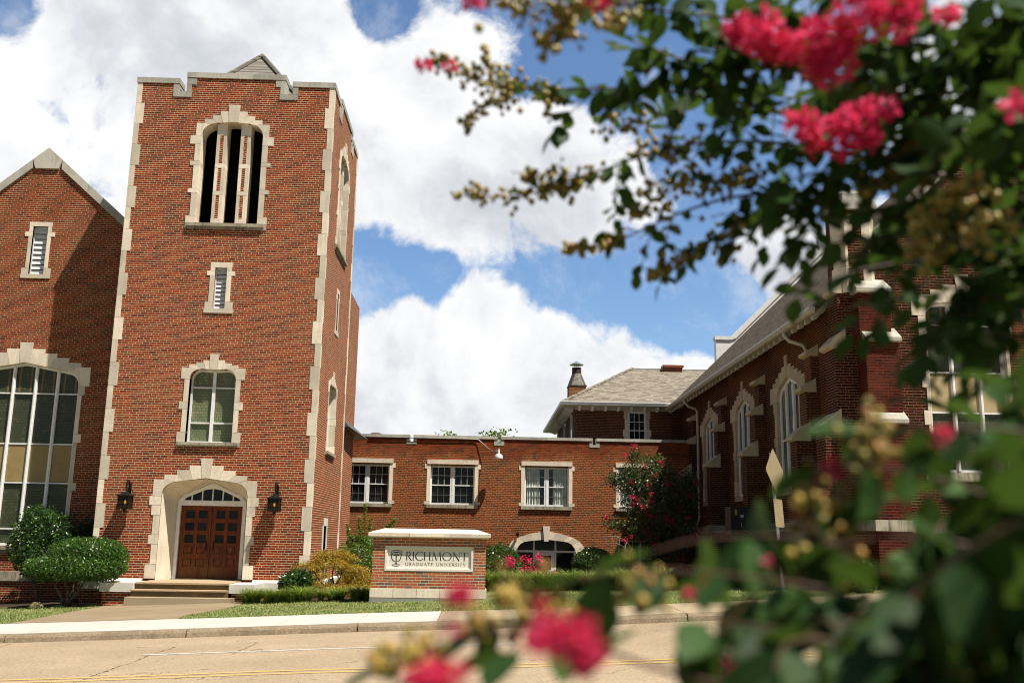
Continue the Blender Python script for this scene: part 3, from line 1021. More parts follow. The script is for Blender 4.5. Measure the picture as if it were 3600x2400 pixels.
def build_tower():
    tw = thing('bell_tower', 'square red brick bell tower with battlements, limestone quoins and a small pyramid roof', 'tower', (-7.74, 28.0, 0))
    ZB = -0.6
    belf = dict(w=0.92, zs=13.42, apex=13.88, r=0.42)
    win = dict(w=0.66, zs=5.99, apex=6.27, r=0.30)
    door = dict(w=1.205, zs=2.66, apex=3.17, r=0.40)
    # brick walls with their battlement outline
    def outline(c, half, n_in, n_out, mid_z, end_z, notch_z, a0, a1):
        return [(a0, ZB), (a1, ZB), (a1, end_z), (c + n_out, end_z), (c + n_out, notch_z), (c + n_in, notch_z), (c + n_in, mid_z),
                (c - n_in, mid_z), (c - n_in, notch_z), (c - n_out, notch_z), (c - n_out, end_z), (a0, end_z)]
    ni, no = 1.49, 1.73
    fo = outline(TCX, 0, ni, no, 15.30, 15.09, 14.80, TX0, TX1)
    holes = [arch_loop(TCX, belf['w'] + .02, 10.66, belf['zs'], belf['apex'] + .01, .42), arch_loop(TCX, win['w'] + .02, 4.15, win['zs'], win['apex'] + .01, .3),
             arch_loop(TCX, door['w'] + .02, 0.3, door['zs'], door['apex'] + .01, .4), [(-7.59, 8.08), (-7.59, 9.31), (-7.945, 9.31), (-7.945, 8.08)]]
    mb = MB()
    mb.prism(TF, fo, -0.45, 0.0, holes)
    so = outline(SCX, 0, 1.31, 1.53, 15.30, 15.09, 14.80, TY0 + 0.45, TY1 - 0.45)
    sh = [arch_loop(SCX, belf['w'] + .02, 10.66, belf['zs'], belf['apex'] + .01, .42), arch_loop(SCX, win['w'] + .1, 4.15, win['zs'], win['apex'] + .01, .3),
          [(30.68, 8.08), (31.02, 8.08), (31.02, 9.31), (30.68, 9.31)], [(30.4, 0.3), (30.95, 0.3), (30.95, 1.95), (30.4, 1.95)]]
    mb.prism(TS, so, -0.45, 0.0, sh)
    mb.prism(LEFT(TX0), so, -0.45, 0.0)
    mb.prism(FRONT(TY1 - 0.45), fo, -0.45, 0.0)
    mb.build('wall', M['brick_tower'], tw)
    # dark inside
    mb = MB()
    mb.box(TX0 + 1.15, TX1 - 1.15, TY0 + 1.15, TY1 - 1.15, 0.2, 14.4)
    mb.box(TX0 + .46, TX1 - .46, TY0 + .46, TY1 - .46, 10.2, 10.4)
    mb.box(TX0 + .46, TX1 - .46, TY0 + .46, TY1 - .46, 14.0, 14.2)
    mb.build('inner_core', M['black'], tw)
    # coping of the battlements
    mb = MB()
    def coping(fr, c, ni, no, a0, a1, mitre):
        T = 0.17
        ov = 0.035
        def cap(x0, x1, z, t=T):
            mb.fbox(fr, x0, x1, z, z + t, -0.5, ov)
        cap(a0 - (ov if mitre else -0.505), c - no + 0.02, 15.09)
        cap(c + no - 0.02, a1 + (ov if mitre else -0.505), 15.09)
        for i in range(3):
            w3 = 2 * (ni + 0.02) / 3
            cap(c - ni - 0.02 + i * w3 + (0.003 if i else 0), c - ni - 0.02 + (i + 1) * w3 - (0.003 if i < 2 else 0), 15.30)
        for s in (1, -1):
            e = s * 1.0
            def sb(x0, x1, z0, z1, d=0.022):
                q0, q1 = sorted((c + s * x0, c + s * x1))
                mb.fbox(fr, q0, q1, z0, z1, -0.48, d)
            # inner cheek: toothed stones beside the notch on the middle merlon
            sb(ni - 0.29, ni + 0.005, 15.07, 15.296)
            sb(ni - 0.14, ni + 0.005, 14.84, 15.066)
            # notch bottom
            sb(ni - 0.155, no + 0.155, 14.66, 14.836)
            # outer cheek
            sb(no - 0.005, no + 0.16, 14.84, 15.086)
    coping(TF, TCX, ni, no, TX0, TX1, True)
    coping(TS, SCX, 1.31, 1.53, TY0, TY1, False)
    coping(LEFT(TX0), SCX, 1.31, 1.53, TY0, TY1, False)
    coping(FRONT(TY1 - 0.5), TCX, ni, no, TX0 + 0.01, TX1 - 0.01, True)
    mb.build('battlement_coping', M['stone_cool'], tw)
    # quoins on the visible corners
    for nm, x, y, sx, sy in (('quoin_strip', TX1, TY0, -1, 1), ('quoin_strip', TX0, TY0, 1, 1), ('quoin_strip', TX1, TY1, -1, -1)):
        mb = MB()
        corner_quoins(mb, x, y, sx, sy, 0.42, 15.086, 0.667, 0.245, 0.145, True)
        mb.build(nm, M['stone'], tw)
    # pyramid roof
    mb = MB()
    c = (-7.75, 30.9)
    hw, zb, za = 2.2, 14.6, 17.57
    b = [(c[0] - hw, c[1] - 2.2, zb), (c[0] + hw, c[1] - 2.2, zb), (c[0] + hw, c[1] + 2.0, zb), (c[0] - hw, c[1] + 2.0, zb)]
    mb.add(b + [(c[0], c[1], za)], [(0, 1, 4), (1, 2, 4), (2, 3, 4), (3, 0, 4), (3, 2, 1, 0)])
    rf = mb.build('roof', M['shingle_grey'], tw, uv='roof')
    mb = MB()
    for q in b:
        mb.tube([Vector(q) + Vector((0, 0, .02)), Vector((c[0], c[1], za + .03))], 0.075, 6)
    mb.build('ridge_cap', M['shingle_grey'], rf)
    # --- belfry openings
    for fr, cx in ((TF, TCX), (TS, SCX)):
        mb = MB()
        o = 0.0
        jam = [(1.25, 13.15, 13.425), (1.09, 12.61, 13.15), (1.20, 12.475, 12.61), (1.085, 11.74, 12.475), (1.20, 11.605, 11.74), (1.085, 10.885, 11.605), (1.20, 10.66, 10.885)]
        gothic_surround(mb, fr, cx, belf['w'], belf['zs'], belf['apex'], belf['r'], (0.18, 0.13, 14.44), [(0.405, 14.235), (0.64, 14.10), (0.87, 13.965), (1.10, 13.83, 13.425)], jam, 10.66, d0=-0.5)
        bo = mb.build('belfry_opening', M['stone'], tw)
        mb = MB()
        mb.fbox(fr, cx - 1.2, cx + 1.2, 10.48, 10.655, -0.5, 0.02)
        mb.fbox(fr, cx - 1.13, cx + 1.13, 10.56, 10.66, 0.02, 0.09)
        mb.build('sill', M['stone_sill'], bo)
        for k, mx in enumerate((-0.335, 0.38)):
            mb = MB()
            x0, x1 = cx + mx - 0.15, cx + mx + 0.15
            top = on_arch(belf['w'], belf['zs'], belf['apex'], belf['r'], abs(mx) + 0.1) + 0.06
            DF = -0.09
            for (z0_, z1_) in ((10.66, 10.86), (11.585, 11.72), (12.445, 12.59), (13.50, top)):
                mb.fbox(fr, x0, x1, z0_ + .003, z1_ - .003, -0.5, DF)
            for (z0_, z1_) in ((10.86, 11.585), (11.72, 12.445), (12.59, 13.50)):
                mb.fbox(fr, x0, x0 + 0.098, z0_, z1_, -0.5, DF - .003)
                mb.fbox(fr, x1 - 0.098, x1, z0_, z1_, -0.5, DF - .003)
            mu = mb.build('mullion', M['stone'], bo)
            mb = MB()
            for (z0_, z1_) in ((10.86, 11.585), (11.72, 12.445), (12.59, 13.50)):
                mb.fbox(fr, x0 + 0.099, x1 - 0.099, z0_, z1_, -0.48, DF - .006)
            mb.build('brick_inlay', M['brick_tower'], bo)
    # --- louvred slits
    louvre_window(tw, TF, -7.768, 0.178, 8.08, 9.31, (0.315, 9.47), (0.405, 9.07, 9.215), 0.31, (0.405, 8.08, 8.28), (0.42, 7.945))
    louvre_window(tw, TS, 30.85, 0.17, 8.08, 9.31, (0.24, 9.44), (0.30, 9.07, 9.215), 0.24, (0.30, 8.08, 8.28), (0.36, 7.93), shutters=True)
    # --- arched windows at first-floor level
    for fr, cx, w in ((TF, TCX - .02, 0.66), (TS, SCX - .05, 0.75)):
        mb = MB()
        jam = [(0.80, 5.33, 5.985), (0.905, 5.11, 5.33), (0.80, 4.46, 5.11), (0.90, 4.17, 4.46)]
        gothic_surround(mb, fr, cx, w, 5.99, 6.27, 0.30, (0.135, 0.10, 6.73), [(0.31, 6.54), (0.51, 6.465), (0.705, 6.40), (0.915, 6.325, 5.985)], jam, 4.17, d0=-0.4)
        sur = MB()
        wo = tracery(fr, cx, w, 4.17, 5.99, 6.27, 0.30, -0.20, [0.0], [5.77, 4.75], tw, 'arched_window', 0.055, 0.045, panes='stained_skylit', strips=(5.79, 4))
        mb.build('surround', M['stone'], wo)
        mb = MB()
        mb.fbox(fr, cx - 0.9, cx + 0.9, 4.05, 4.165, -0.4, 0.02)
        mb.fbox(fr, cx - 0.85, cx + 0.85, 4.09, 4.172, 0.02, 0.085)
        mb.build('sill', M['stone_sill'], wo)
    # --- doorway
    mb = MB()
    jam = [(1.52, 2.40, 2.655), (1.44, 2.125, 2.40), (1.375, 1.59, 2.125), (1.46, 1.33, 1.59), (1.36, 0.79, 1.33), (1.49, 0.405, 0.79)]
    gothic_surround(mb, TF, TCX, door['w'], door['zs'], door['apex'], door['r'], (0.17, 0.115, 3.725), [(0.475, 3.525), (0.82, 3.39), (1.16, 3.255), (1.445, 3.12, 2.655)], jam, 0.4, d0=-0.3)
    mb.build('doorway_surround', M['stone'], tw)
    # the splayed reveal
    mb = MB()
    o1 = arch_loop(TCX, 1.19, 0.36, 2.66, 3.155, .40, 10)
    o2 = arch_loop(TCX, 0.985, 0.36, 2.45, 3.10, .33, 10)
    vs = [TF(a, b, -0.02) for a, b in o1] + [TF(a, b, -0.86) for a, b in o2] + [TF(a + (0.2 if a > TCX else -.2), b + .15, -0.86) for a, b in o2]
    n = len(o1)
    fs = [(i, i + 1, n + i + 1, n + i) for i in range(n - 1)] + [(n + i, n + i + 1, 2 * n + i + 1, 2 * n + i) for i in range(n - 1)]
    mb.add(vs, fs)
    # coursed joints as thin grooves: separate proud courses on the jambs
    mb.build('doorway_reveal', M['stone'], tw, recalc=True)
    # frame with transom light
    fo = arch_loop(TCX, 0.98, 0.37, 2.44, 3.09, .32, 10)
    fi = arch_loop(TCX, 0.885, 0.37, 2.40, 2.985, .30, 10)
    mb = MB()
    D = -0.84
    loop = fo + list(reversed(fi))
    mb.prism(TF, loop, D - 0.09, D)
    mb.fbox(TF, TCX - 0.885, TCX + 0.885, 2.43, 2.56, D - 0.085, D - .005)
    for k in range(1, 6):
        x = TCX - 0.885 + 1.77 * k / 6
        mb.fbox(TF, x - 0.014, x + 0.014, 2.56, on_arch(.885, 2.40, 2.985, .30, abs(x - TCX)) + .02, D - 0.07, D - .01)
    fan = [(TCX - .82, 2.56), (TCX + .82, 2.56)] + [p for p in arch_loop(TCX, 0.83, 0.37, 2.52, 2.93, .26, 10) if p[1] > 2.57]
    to = mb.build('transom_window', M['white'], tw)
    ro = MB()
    inner = arch_loop(TCX, 0.80, 2.58, 2.60, 2.92, .22, 10)
    outr = arch_loop(TCX, 0.885, 2.555, 2.58, 2.99, .28, 10)
    ro.prism(TF, outr, D - 0.066, D - 0.02, [inner])
    ro.build('transom_trim', M['white'], to)
    mb = MB().prism(TF, arch_loop(TCX, 0.89, 2.5, 2.56, 3.0, .28, 10), D - 0.085, D - 0.075)
    mb.build('pane', M['glass'], to)
    for s, x0, x1 in ((-1, TCX - 0.88, TCX - 0.006), (1, TCX + 0.006, TCX + 0.88)):
        door_leaf(tw, x0, x1, 0.385, 2.432, TY0 + 0.93, s)
    # base course with brick plinth
    mb = MB()
    for (a0, a1) in ((TX0 - .2, TCX - 1.52), (TCX + 1.52, TX1 + 0.2)):
        mb = MB()
        mb.box(a0, a1, 27.80, 27.998, 0.11, 0.34)
        mb.hexa([(a0, 27.80, .34), (a1, 27.80, .34), (a1, 27.998, .34), (a0, 27.998, .34), (a0, 27.87, .40), (a1, 27.87, .40), (a1, 27.998, .40), (a0, 27.998, .40)])
        mb.build('base_course', M['stone_pale'], tw)
    MB().box(TX1 + .002, TX1 + 0.2, 28.0, TY1, 0.11, 0.34).build('base_course', M['stone_pale'], tw)
    MB().box(TX0 - .2, TX0 - .002, 28.0, 29.85, 0.11, 0.34).build('base_course', M['stone_pale'], tw)
    MB().box(TX0 - .16, TCX - 1.5, 27.84, 27.99, -0.9, 0.108).build('plinth', M['brick_tower'], tw)
    mb = MB().box(TCX + 1.5, TX1 + .16, 27.84, 27.99, -0.9, 0.108)
    mb.box(TX1 + .002, TX1 + 0.16, 27.99, TY1, -0.9, 0.108)
    mb.build('plinth', M['brick_tower'], tw)
    # narrow niche on the side wall
    mb = MB()
    mb.fbox(TS, 30.42, 31.15, 1.93, 2.17, -0.3, 0.02)
    mb.fbox(TS, 30.95, 31.10, 0.4, 1.928, -0.3, 0.02)
    mb.fbox(TS, 30.25, 30.4, 0.4, 1.928, -0.3, 0.02)
    mb.build('niche_surround', M['stone_pale'], tw)
    # lower stair turret behind
    mb = MB().box(-6.6, -4.88, 34.0, 37.3, -0.5, 10.35)
    mb.build('stair_turret', M['brick_tower'], tw)
    mb = MB().hexa([(-6.6, 33.9, 5.35), (-4.6, 33.76, 5.35), (-4.45, 38.6, 5.35), (-6.6, 38.6, 5.35), (-6.6, 33.9, 5.7), (-4.86, 33.78, 5.7), (-4.86, 37.3, 5.7), (-6.6, 37.3, 5.7)])
    mb.build('lead_flashing', M['tin'], tw)
    return tw


def louvre_window(parent, fr, cx, hw, z0, z1, lintel, ear, jamb, foot, sill, shutters=False):
    mb = MB()
    D = -0.3
    mb.fbox(fr, cx - lintel[0], cx + lintel[0], z1, lintel[1], D, 0.02)
    for s in (1, -1):
        def q(x1, b0, b1):
            a0, a1 = sorted((cx + s * hw, cx + s * x1))
            mb.fbox(fr, a0, a1, b0 + .003, b1 - .003, D, 0.02)
        q(jamb, ear[2], z1)
        q(ear[0], ear[1], ear[2])
        q(jamb, foot[2], ear[1])
        q(foot[0], foot[1], foot[2])
    mb.fbox(fr, cx - sill[0], cx + sill[0], sill[1], z0 - .002, D, 0.03)
    wo = mb.build('louvre_window', M['stone'], parent)
    mb = MB()
    for k in range(9):
        za = z0 + 0.02 + (z1 - z0 - 0.06) * k / 9
        zb = za + (z1 - z0) / 9 * 0.86
        mb.hexa([fr(cx - hw + .03, za, -0.12), fr(cx + hw - .03, za, -0.12), fr(cx + hw - .03, za, -0.10), fr(cx - hw + .03, za, -0.10),
                 fr(cx - hw + .03, zb, -0.165), fr(cx + hw - .03, zb, -0.165), fr(cx + hw - .03, zb, -0.15), fr(cx - hw + .03, zb, -0.15)])
    mb.fbox(fr, cx - hw, cx - hw + .03, z0, z1, -0.26, -0.09)
    mb.fbox(fr, cx + hw - .03, cx + hw, z0, z1, -0.26, -0.09)
    mb.fbox(fr, cx - hw + .03, cx + hw - .03, z1 - .04, z1, -0.26, -0.09)
    mb.build('louvre', M['louvre'], wo)
    mb = MB().fbox(fr, cx - hw - .05, cx + hw + .05, z0, z1, -0.44, -0.30)
    mb.build('backing', M['black'], wo)
    return wo


def tracery(fr, cx, w, z0, zs, apex, r, D, mulls, bars, parent, name, fw=0.06, mw=0.05, panes='stained', strips=None, blank=None, double=False):
    """painted window frame (mullions and transoms) filling an arched opening; returns the frame, the panes are its child"""
    mb = MB()
    fo = arch_loop(cx, w, z0, zs, apex, r, 9)
    fi = arch_loop(cx, w - fw, z0 + fw, zs, apex - fw * 1.05, max(r - fw, .05), 9)
    mb.prism(fr, fo, D - 0.05, D, [fi])
    for m in mulls:
        top = on_arch(w, zs, apex, r, abs(m)) - fw * .6
        mb.fbox(fr, cx + m - mw, cx + m + mw, z0 + fw * .5, top, D - 0.045, D + 0.012)
        if double:
            mb.fbox(fr, cx + m - mw * .4, cx + m + mw * .4, z0 + fw * .5, top, D + 0.012, D + 0.035)
    for b in bars:
        mb.fbox(fr, cx - w + fw * .5, cx + w - fw * .5, b - 0.02, b + 0.02, D - 0.042, D - 0.006)
    o = mb.build(name, M['white'], parent)
    pb = MB().prism(fr, arch_loop(cx, w - .01, z0 + .01, zs, apex - .01, r, 9), D - 0.075, D - 0.06)
    pb.build('pane', M[panes], o)
    if strips:
        zb, n = strips[0], strips[1]
        for k in range(n):
            sb = MB()
            x = cx - w + 2 * w * (k + .5) / n
            t = on_arch(w, zs, apex, r, abs(x - cx)) - 0.08
            sb.fbox(fr, x - .028, x + .028, zb + .03, t, D - 0.058, D - 0.052)
            sb.build('tracery_strip', M['tan_strip'], o)
    if blank:
        bb = MB()
        edges = [-w] + list(mulls) + [w]
        for e0, e1 in zip(edges[:-1], edges[1:]):
            bb.fbox(fr, cx + e0 + .03, cx + e1 - .03, blank[0], blank[1], D - 0.058, D - 0.03)
        bb.build('blank_panel', M[blank[2]], o)
    return o


def door_leaf(parent, x0, x1, z0, z1, Y, s):
    fr = FRONT(Y)
    W, H = x1 - x0, z1 - z0
    holes = []
    cols = [(0.16, 0.45), (0.57, 0.86)] if s < 0 else [(0.14, 0.43), (0.55, 0.84)]
    rows = [(0.825, 0.935), (0.655, 0.765), (0.485, 0.595)]
    pan = [(0.335, 0.445), (0.165, 0.275)]
    hb = []
    for (r0, r1) in rows + pan:
        for (c0, c1) in cols:
            hb.append((x0 + W * c0, x0 + W * c1, z0 + H * r0, z0 + H * r1))
    mb = MB()
    mb.prism(fr, [(x0, z0), (x1, z0), (x1, z1), (x0, z1)], -0.05, 0.0, [[(a0, b0), (a0, b1), (a1, b1), (a1, b0)] for a0, a1, b0, b1 in hb])
    if s < 0:
        mb.fbox(fr, x1 - .045, x1 + .004, z0 + .01, z1 - .01, 0.0, 0.018)
    mb.fbox(fr, x0 + .02, x1 - .02, z0 + .02, z0 + .11, 0.0, 0.01)
    d = mb.build('door', M['wood'], parent)
    for a0, a1, b0, b1 in hb[6:]:
        mb = MB()
        mb.fbox(fr, a0, a1, b0, b1, -0.045, -0.03)
        mb.fbox(fr, a0 + .035, a1 - .035, b0 + .035, b1 - .035, -0.03, -0.006)
        mb.build('raised_panel', M['wood_panel'], d)
    mb = MB()
    for a0, a1, b0, b1 in hb[:6]:
        mb.fbox(fr, a0, a1, b0, b1, -0.04, -0.022)
    mb.build('pane', M['glass'], d)
    xh = x1 - .1 if s < 0 else x0 + .09
    mb = MB()
    mb.fbox(fr, xh - .02, xh + .02, z0 + 0.76, z0 + 1.06, 0.0, 0.006)
    mb.tube([fr(xh, z0 + .82, .006), fr(xh, z0 + .84, .05), fr(xh, z0 + .98, .05), fr(xh, z0 + 1.0, .006)], 0.009, 6)
    mb.build('handle', M['iron'], d)


tower = build_tower()

# entrance steps with stone-capped cheek walls
st = thing('entrance_steps', 'short flight of pebbled concrete steps below the oak church door', 'steps', (-7.8, 26.6, 0))
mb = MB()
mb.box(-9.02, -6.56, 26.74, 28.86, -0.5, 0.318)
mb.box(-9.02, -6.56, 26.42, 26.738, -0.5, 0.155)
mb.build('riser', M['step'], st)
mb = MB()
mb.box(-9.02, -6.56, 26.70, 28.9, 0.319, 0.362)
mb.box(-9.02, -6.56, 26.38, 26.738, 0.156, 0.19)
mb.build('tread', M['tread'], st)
mb = MB().box(-9.06, -6.33, 26.1, 26.418, -0.5, 0.012)
mb.build('bottom_step', M['walk_old'], st)
mb = MB().box(TCX - .99, TCX + .99, 28.72, 28.98, 0.363, 0.383)
mb.build('threshold', M['tin'], st)
for a0, a1, lab in ((-6.545, -5.88, ''), (-9.9, -9.035, '')):
    mb = MB().box(a0, a1, 26.62, 27.79, 0.115, 0.345)
    mb.build('cheek_cap', M['stone_pale'], st)
    mb = MB().box(a0 + .05, a1 - .05, 26.7, 27.8, -0.6, 0.113)
    mb.build('cheek_wall', M['brick_tower'], st)

# ------------------------------------------------------------------ left wing with the big stained-glass window
def build_wing():
    wg = thing('church_wing', 'red brick gabled church wing with a tall stained glass window, left of the tower', 'church', (-14.03, 29.9, 0))
    Y = 29.9
    F = FRONT(Y)
    cx, ap, sl = -14.03, 13.35, 0.877
    xl, xr = -17.6, -10.72
    zl = ap - sl * (cx - xl)
    zrr = ap - sl * (xr - cx)
    W, Z0, ZS, AP, R = 1.70, 1.2, 6.02, 6.68, 0.42
    mb = MB()
    mb.prism(F, [(xl, -1.2), (xr, -1.2), (xr, zrr), (cx, ap), (xl, zl)], -0.4, 0.0,
             [arch_loop(cx, W + .02, Z0 - .02, ZS, AP + .01, R), [(-14.26, 9.48), (-14.26, 11.03), (-13.79, 11.03), (-13.79, 9.48)]])
    mb.box(xl, xl + .4, Y + .4, Y + 16, -1.2, zl)
    mb.build('wall', M['brick_wing'], wg)
    # raking coping
    mb = MB()
    T = 0.30
    def rake(x0, x1):
        z = lambda x: ap - sl * abs(x - cx)
        mb.prism(F, [(x0, z(x0) + .0), (x1, z(x1) + .0), (x1, z(x1) + T), (x0, z(x0) + T)], -0.5, 0.06)
    cut = 0.46
    xs = [-10.73, -11.75, -12.67, cx + cut]
    for a, b in zip(xs[:-1], xs[1:]):
        rake(a - .004, b + .004)
    xs = [xl - .3, -16.6, -15.5, cx - cut]
    for a, b in zip(xs[:-1], xs[1:]):
        rake(a + .004, b - .004)
    zc = ap - sl * cut
    mb.prism(F, [(cx - cut, zc + T), (cx - cut + .09, zc), (cx + cut - .09, zc), (cx + cut, zc + T), (cx, ap + T)], -0.5, 0.062)
    mb.build('gable_coping', M['stone_cool'], wg)
    mb = MB()
    e = 16
    zt = ap + .12
    mb.add([(xl - .2, Y + .45, zl + .0), (cx, Y + .45, zt), (cx, Y + e, zt), (xl - .2, Y + e, zl)], [(0, 1, 2, 3)])
    mb.add([(cx, Y + .45, zt), (xr, Y + .45, zrr), (xr, Y + e, zrr), (cx, Y + e, zt)], [(0, 1, 2, 3)])
    mb.build('roof', M['shingle_brown'], wg, uv='roof')
    louvre_window(wg, F, -14.025, 0.235, 9.48, 11.03, (0.355, 11.175), (0.46, 10.70, 10.85), 0.345, (0.45, 9.48, 9.67), (0.455, 9.345))
    mb = MB()
    jam = [(1.90, 5.71, 5.975), (1.82, 4.52, 5.71), (1.925, 4.26, 4.52), (1.82, 3.07, 4.26), (1.925, 2.82, 3.07), (1.82, 1.2, 2.82)]
    gothic_surround(mb, F, cx, W, ZS, AP, R, (0.20, 0.155, 7.31), [(0.58, 7.11), (0.96, 6.98), (1.34, 6.85), (1.72, 6.70), (2.02, 6.575, 5.98)], jam, 1.2, d0=-0.35)
    wo = tracery(F, cx, W - .005, 1.2, ZS, AP, R, -0.14, [-1.0, -0.335, 0.335, 1.0], [5.75, 4.215, 3.05, 1.69], wg, 'stained_glass_window', 0.07, 0.05, strips=(5.77, 10), blank=(3.09, 4.18, 'tan_panel'), double=True)
    mb.build('surround', M['stone'], wo)
    mb = MB()
    mb.fbox(F, cx - 1.95, cx + 1.95, 0.98, 1.19, -0.35, 0.05)
    mb.fbox(F, cx - 1.9, cx + 1.9, 1.09, 1.2, 0.05, 0.11)
    mb.build('sill', M['stone_sill'], wo)
    mb = MB().fbox(F, xl, xr - .02, 0.19, 0.46, 0.002, 0.06)
    mb.build('stone_band', M['stone_sill'], wg)


build_wing()

# ------------------------------------------------------------------ the two-storey link building
LY = 39.45
KL = LY / 38.3


def lx(x):
    return x * KL


def lz(z):
    return (z - CZ) * KL + CZ


LF = FRONT(LY)


def build_link():
    lk = thing('link_building', 'two-storey red brick wing with a flat stone-edged parapet behind the sign', 'building', (1.5, LY, 0))
    X0, X1 = -6.5, 8.75
    ZT = lz(5.45)
    notches = [lx(-2.735), lx(0.69), lx(4.44)]
    nw, nd = 0.072, lz(5.30)
    top = [(X1, ZT)]
    for c in reversed(notches):
        top += [(c + nw, ZT), (c + nw, nd), (c - nw, nd), (c - nw, ZT)]
    top += [(X0, ZT)]
    wins = [(lx(-4.41)), (lx(-1.095)), (lx(2.575)), (lx(6.27))]
    holes = []
    for c in wins:
        holes.append([(c - .91, lz(2.885)), (c + .91, lz(2.885)), (c + .91, lz(4.4)), (c - .91, lz(4.4))])
    AC, AW, AZS, AAP, AR = lx(2.575), 1.20, lz(1.12), lz(1.67), 0.45
    holes.append(arch_loop(AC, AW, -0.3, AZS, AAP, AR))
    BW = (lx(5.78) - .46, lx(5.78) + .46 + 0.9, 0.25, lz(1.65))
    holes.append([(BW[0], BW[2]), (BW[1], BW[2]), (BW[1], BW[3]), (BW[0], BW[3])])
    B2 = (lx(-5.2), lx(-4.0), 0.6, lz(1.66))
    holes.append([(B2[0], B2[2]), (B2[1], B2[2]), (B2[1], B2[3]), (B2[0], B2[3])])
    mb = MB().prism(LF, [(X0, -0.6), (X1, -0.6)] + top, -0.35, 0.0, holes)
    mb.build('wall', M['brick_link'], lk)
    mb = MB().box(X0, X1, LY + .36, LY + 12, 4.7, 4.9)
    mb.build('roof', M['tin'], lk)
    mb = MB().box(X0, X1, LY + 2.2, LY + 2.4, -0.5, 4.7)
    mb.box(X0, X1, LY + .36, LY + 2.4, 2.2, 2.4)
    mb.build('interior_wall', M['black'], lk)
    # parapet coping with small notches
    mb = MB()
    edges = [X0] + notches + [lx(8.02)]
    for i in range(4):
        a = edges[i] + (nw - .005 if i else 0)
        b = edges[i + 1] - (nw - .005 if i < 3 else 0)
        n = max(1, round((b - a) / 1.6))
        for k in range(n):
            mb.fbox(LF, a + (b - a) * k / n + .003, a + (b - a) * (k + 1) / n - .003, ZT, ZT + .115, -0.36, 0.045)
    for c in notches:
        mb.fbox(LF, c - .205, c + .205, nd - .10, nd, -0.34, 0.016)
        mb.fbox(LF, c - .205, c - nw + .004, nd, ZT - .002, -0.34, 0.015)
        mb.fbox(LF, c + nw - .004, c + .205, nd, ZT - .002, -0.34, 0.015)
    mb.build('parapet_coping', M['stone_cool'], lk)
    for i, c in enumerate(wins):
        sash_window(lk, c, curtains=(i >= 2))
    # segmental porch arch with its keystone
    mb = MB()
    outer = [(1.515, lz(1.15)), (1.515, lz(1.34)), (1.43, lz(1.48)), (1.28, lz(1.62)), (1.10, lz(1.70)), (0.62, lz(1.85)), (0.13, lz(1.94))]
    pin = tudor(AW - .02, AZS, AAP - .02, AR, 6)
    half = sorted([p for p in pin if p[0] >= -1e-6], key=lambda p: (-p[0], p[1]))
    def sample(poly, n):
        L = [0]
        for p, q in zip(poly[:-1], poly[1:]):
            L.append(L[-1] + math.hypot(q[0] - p[0], q[1] - p[1]))
        out = []
        for k in range(n + 1):
            s = L[-1] * k / n
            out.append((float(np.interp(s, L, [p[0] for p in poly])), float(np.interp(s, L, [p[1] for p in poly]))))
        return out
    so, si = sample(outer, 7), sample(half[:-1] + [(0.10, AAP - .05)], 7)
    for k in range(7):
        for s in (1, -1):
            mb.prism(LF, shrink([(AC + s * p[0], p[1]) for p in (so[k], so[k + 1], si[k + 1], si[k])], .005), -0.3, 0.03)
    mb.prism(LF, [(AC - .14, lz(2.13)), (AC + .14, lz(2.13)), (AC + .085, lz(1.56)), (AC - .085, lz(1.56))], -0.3, 0.10)
    pa = mb.build('porch_arch', M['stone'], lk)
    # glazed entrance inside the arch
    mb = MB()
    D = -0.28
    zt = lz(1.18)
    mb.fbox(LF, AC - AW, AC + AW, zt - .04, zt + .04, D - .06, D)
    for x in (AC - AW + .04, AC - .47, AC + .39, AC + AW - .04):
        mb.fbox(LF, x - .035, x + .035, -0.2, AAP if abs(x - AC) < .8 else zt, D - .055, D - .003)
    mb.build('entrance_frame', M['white'], lk)
    mb = MB()
    mb.prism(LF, [(AC - .43, 0.2), (AC + .35, 0.2), (AC + .35, zt - .045), (AC - .43, zt - .045)], D - .05, D - .008, [[(AC - .30, .45), (AC - .30, zt - .16), (AC + .22, zt - .16), (AC + .22, .45)]])
    dr = mb.build('glazed_door', M['white'], lk)
    MB().fbox(LF, AC - .31, AC + .23, .44, zt - .15, D - .04, D - .025).build('pane', M['glass'], dr)
    MB().prism(LF, arch_loop(AC, AW, -0.3, AZS, AAP, AR), D - .09, D - .07).build('entrance_pane', M['glass'], lk)
    # ground-floor sash windows half hidden by planting
    for (a0, a1, z0, z1), nm in ((BW, 'basement_window'), (B2, 'basement_window')):
        mb = MB()
        D = -0.1
        mid = (a0 + a1) / 2
        for x in (a0, mid - .05, a1 - .1):
            mb.fbox(LF, x, x + .1, z0, z1, D - .05, D)
        mb.fbox(LF, a0, a1, z1 - .06, z1, D - .05, D + .005)
        mb.fbox(LF, a0, a1, z0, z0 + .06, D - .05, D + .005)
        mb.fbox(LF, a0, a1, (z0 + z1) / 2 - .02, (z0 + z1) / 2 + .02, D - .045, D + .003)
        for k in range(1, 6):
            if k == 3:
                continue
            x = a0 + (a1 - a0) * k / 6
            mb.fbox(LF, x - .009, x + .009, z0, z1, D - .04, D - .01)
        for f in (.25, .75):
            z = z0 + (z1 - z0) * f
            mb.fbox(LF, a0, a1, z - .009, z + .009, D - .04, D - .012)
        bo = mb.build(nm, M['white'], lk)
        MB().fbox(LF, a0, a1, z0, z1, D - .07, D - .052).build('pane', M['glass'], bo)
    return lk


